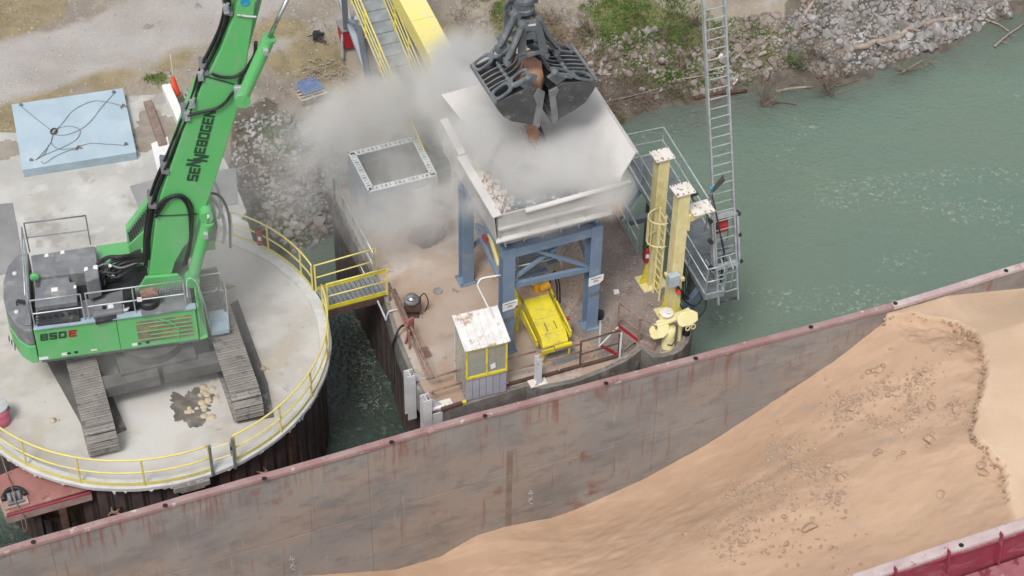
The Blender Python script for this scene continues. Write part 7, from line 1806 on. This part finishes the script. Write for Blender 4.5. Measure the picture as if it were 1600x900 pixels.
for x0, y0, sx, sy, n in CLU:
    for i in range(n):
        x, y = random.gauss(x0, sx), random.gauss(y0, sy)
        p = SP(x, y, zsand, 1.5, -6.5); r = .014+.07*random.random()**2.2*(1 if random.random() < .9 else 1.7)
        vs, fs = random.choice(LOWR['rock']); rot = Matrix.Rotation(random.uniform(0, 6.28), 3, 'Z')
        (b if random.random() < .6 else b2).add([p+UP*r*.2+rot @ (v*r) for v in vs], fs)
random.seed(8); SCV = [q for q in SCW if (q-SCM).length < 4.6]; b3 = MB()
for i in range(260):                       # broken crust along the scarp
    j = random.randrange(len(SCV)-1); q = SCV[j].lerp(SCV[j+1], random.random()); q = q-Vector((.10*nz(q.x, q.y, 2.1, 3), .10*nz(q.x, q.y, 2.1, 8), 0))+Vector((random.gauss(-.04, .05), random.gauss(0, .04), 0))
    t = wall_t(q); r = random.uniform(.025, .075); z = sand_top(q, t)+.02-random.uniform(.02, .30)
    vs, fs = random.choice(LOWR['rock']); rot = Matrix.Rotation(random.uniform(0, 6.28), 3, 'Z')
    b3.add([Vector((q.x, q.y, z))+rot @ (v*r) for v in vs], fs)
M['crust'] = mat('crust', (.43, .30, .21), (.34, .235, .165), 4, .95, spec=.1, bump=.5, bscale=25)
solo('broken_crust', b3, 'crust', kind='stuff')
solo('sand_crumbs', b, 'claygrey', kind='stuff'); solo('sand_crumbs', b2, 'clod', kind='stuff')

# ================================================================== DUST thrown up by the falling sand
def dust(name, c, size, blobs, dens, seed, nscale=.42, lo=.40, hi=.66):
    m = bpy.data.materials.new(name); m.use_nodes = True
    n, l = m.node_tree.nodes, m.node_tree.links; n.clear()
    out = n.new('ShaderNodeOutputMaterial'); pv = n.new('ShaderNodeVolumePrincipled'); l.new(pv.outputs[0], out.inputs['Volume'])
    pv.inputs['Color'].default_value = (.985, .975, .96, 1); pv.inputs['Anisotropy'].default_value = .1
    g = n.new('ShaderNodeNewGeometry'); pos = g.outputs['Position']
    acc = None
    for (bx_, by_, bz_), (r0, r1, r2), amp in blobs:
        s_ = n.new('ShaderNodeVectorMath'); s_.operation = 'SUBTRACT'; l.new(pos, s_.inputs[0]); s_.inputs[1].default_value = (bx_, by_, bz_)
        d_ = n.new('ShaderNodeVectorMath'); d_.operation = 'DIVIDE'; l.new(s_.outputs[0], d_.inputs[0]); d_.inputs[1].default_value = (r0, r1, r2)
        le = n.new('ShaderNodeVectorMath'); le.operation = 'LENGTH'; l.new(d_.outputs[0], le.inputs[0])
        mr = n.new('ShaderNodeMapRange'); mr.interpolation_type = 'SMOOTHSTEP'; l.new(le.outputs['Value'], mr.inputs[0])
        mr.inputs[1].default_value = 1; mr.inputs[2].default_value = .1; mr.inputs[3].default_value = 0; mr.inputs[4].default_value = amp
        if acc is None: acc = mr.outputs[0]
        else:
            ad = n.new('ShaderNodeMath'); ad.operation = 'ADD'; l.new(acc, ad.inputs[0]); l.new(mr.outputs[0], ad.inputs[1]); acc = ad.outputs[0]
    v = mapped(n, l, pos, (1, 1, .9)); v2 = n.new('ShaderNodeVectorMath'); v2.operation = 'ADD'; l.new(v, v2.inputs[0]); v2.inputs[1].default_value = (seed*7.3, seed*3.1, seed)
    nn = noi(n, l, v2.outputs[0], nscale, 4, .62, .7)
    f = ramp(n, l, nn, lo, hi)
    mu = n.new('ShaderNodeMath'); mu.operation = 'MULTIPLY'; l.new(acc, mu.inputs[0]); l.new(f, mu.inputs[1])
    m2_ = n.new('ShaderNodeMath'); m2_.operation = 'MULTIPLY'; l.new(mu.outputs[0], m2_.inputs[0]); m2_.inputs[1].default_value = dens
    l.new(m2_.outputs[0], pv.inputs['Density'])
    M[name] = m
    return solo(name, MB().box(c, size), name, kind='stuff')
def at_px(px, py, z): p = W(px, py, z); return (p.x, p.y, p.z)
BL = [(at_px(735, 130, 5.6), (1.9, 2.2, 1.9), 1.7), (at_px(705, 150, 4.9), (1.6, 1.8, 1.6), 1.0), (at_px(640, 145, 3.2), (2.1, 2.1, 1.9), .6), (at_px(565, 190, 1.6), (3.0, 2.4, 1.6), .6), (at_px(490, 215, .6), (2.6, 1.9, 1.3), .34),
      (at_px(640, 262, 1.5), (2.3, 2.2, 1.6), .42), (at_px(610, 345, 1.0), (2.0, 1.9, 1.6), .5), (at_px(695, 330, 1.6), (1.5, 1.7, 2.1), .75), (at_px(510, 290, 0.2), (2.6, 2.4, 1.6), .26),
      (at_px(760, 215, 6.0), (1.7, 1.6, 1.1), 2.2), (at_px(830, 265, 5.6), (1.9, 1.4, 1.0), 2.4), (at_px(905, 250, 5.9), (1.5, 1.4, 1.0), 2.2), (at_px(945, 295, 5.4), (1.1, 1.1, 1.0), 1.3), (at_px(810, 335, 5.1), (2.2, .9, .9), .9), (at_px(775, 150, 6.3), (1.4, 1.4, 1.3), 1.8), (at_px(730, 290, 5.3), (1.0, 1.4, 1.0), .8)]
dust('dust_cloud', (-1.6, 48.6, 4.0), (17, 17, 9.6), BL, 2.7, 1, .62, .33, .60)
BL2 = [(at_px(320, 330, 4), (2.8, 2.6, 2.6), 1.9), (at_px(230, 560, 1.0), (3.0, 1.8, 1.6), .8), (at_px(330, 480, 2.5), (2.4, 2.2, 2.0), .6), (at_px(120, 390, 3.2), (2.8, 2.2, 1.6), .35), (at_px(30, 410, 1.2), (1.6, 1.6, 1.4), .6), (at_px(480, 380, .5), (2.4, 2, 1.6), .5)]
dust('dust_veil', (-10.2, 42.6, 2.6), (12.4, 13, 6.4), BL2, .31, 2, .3, .25, .65)
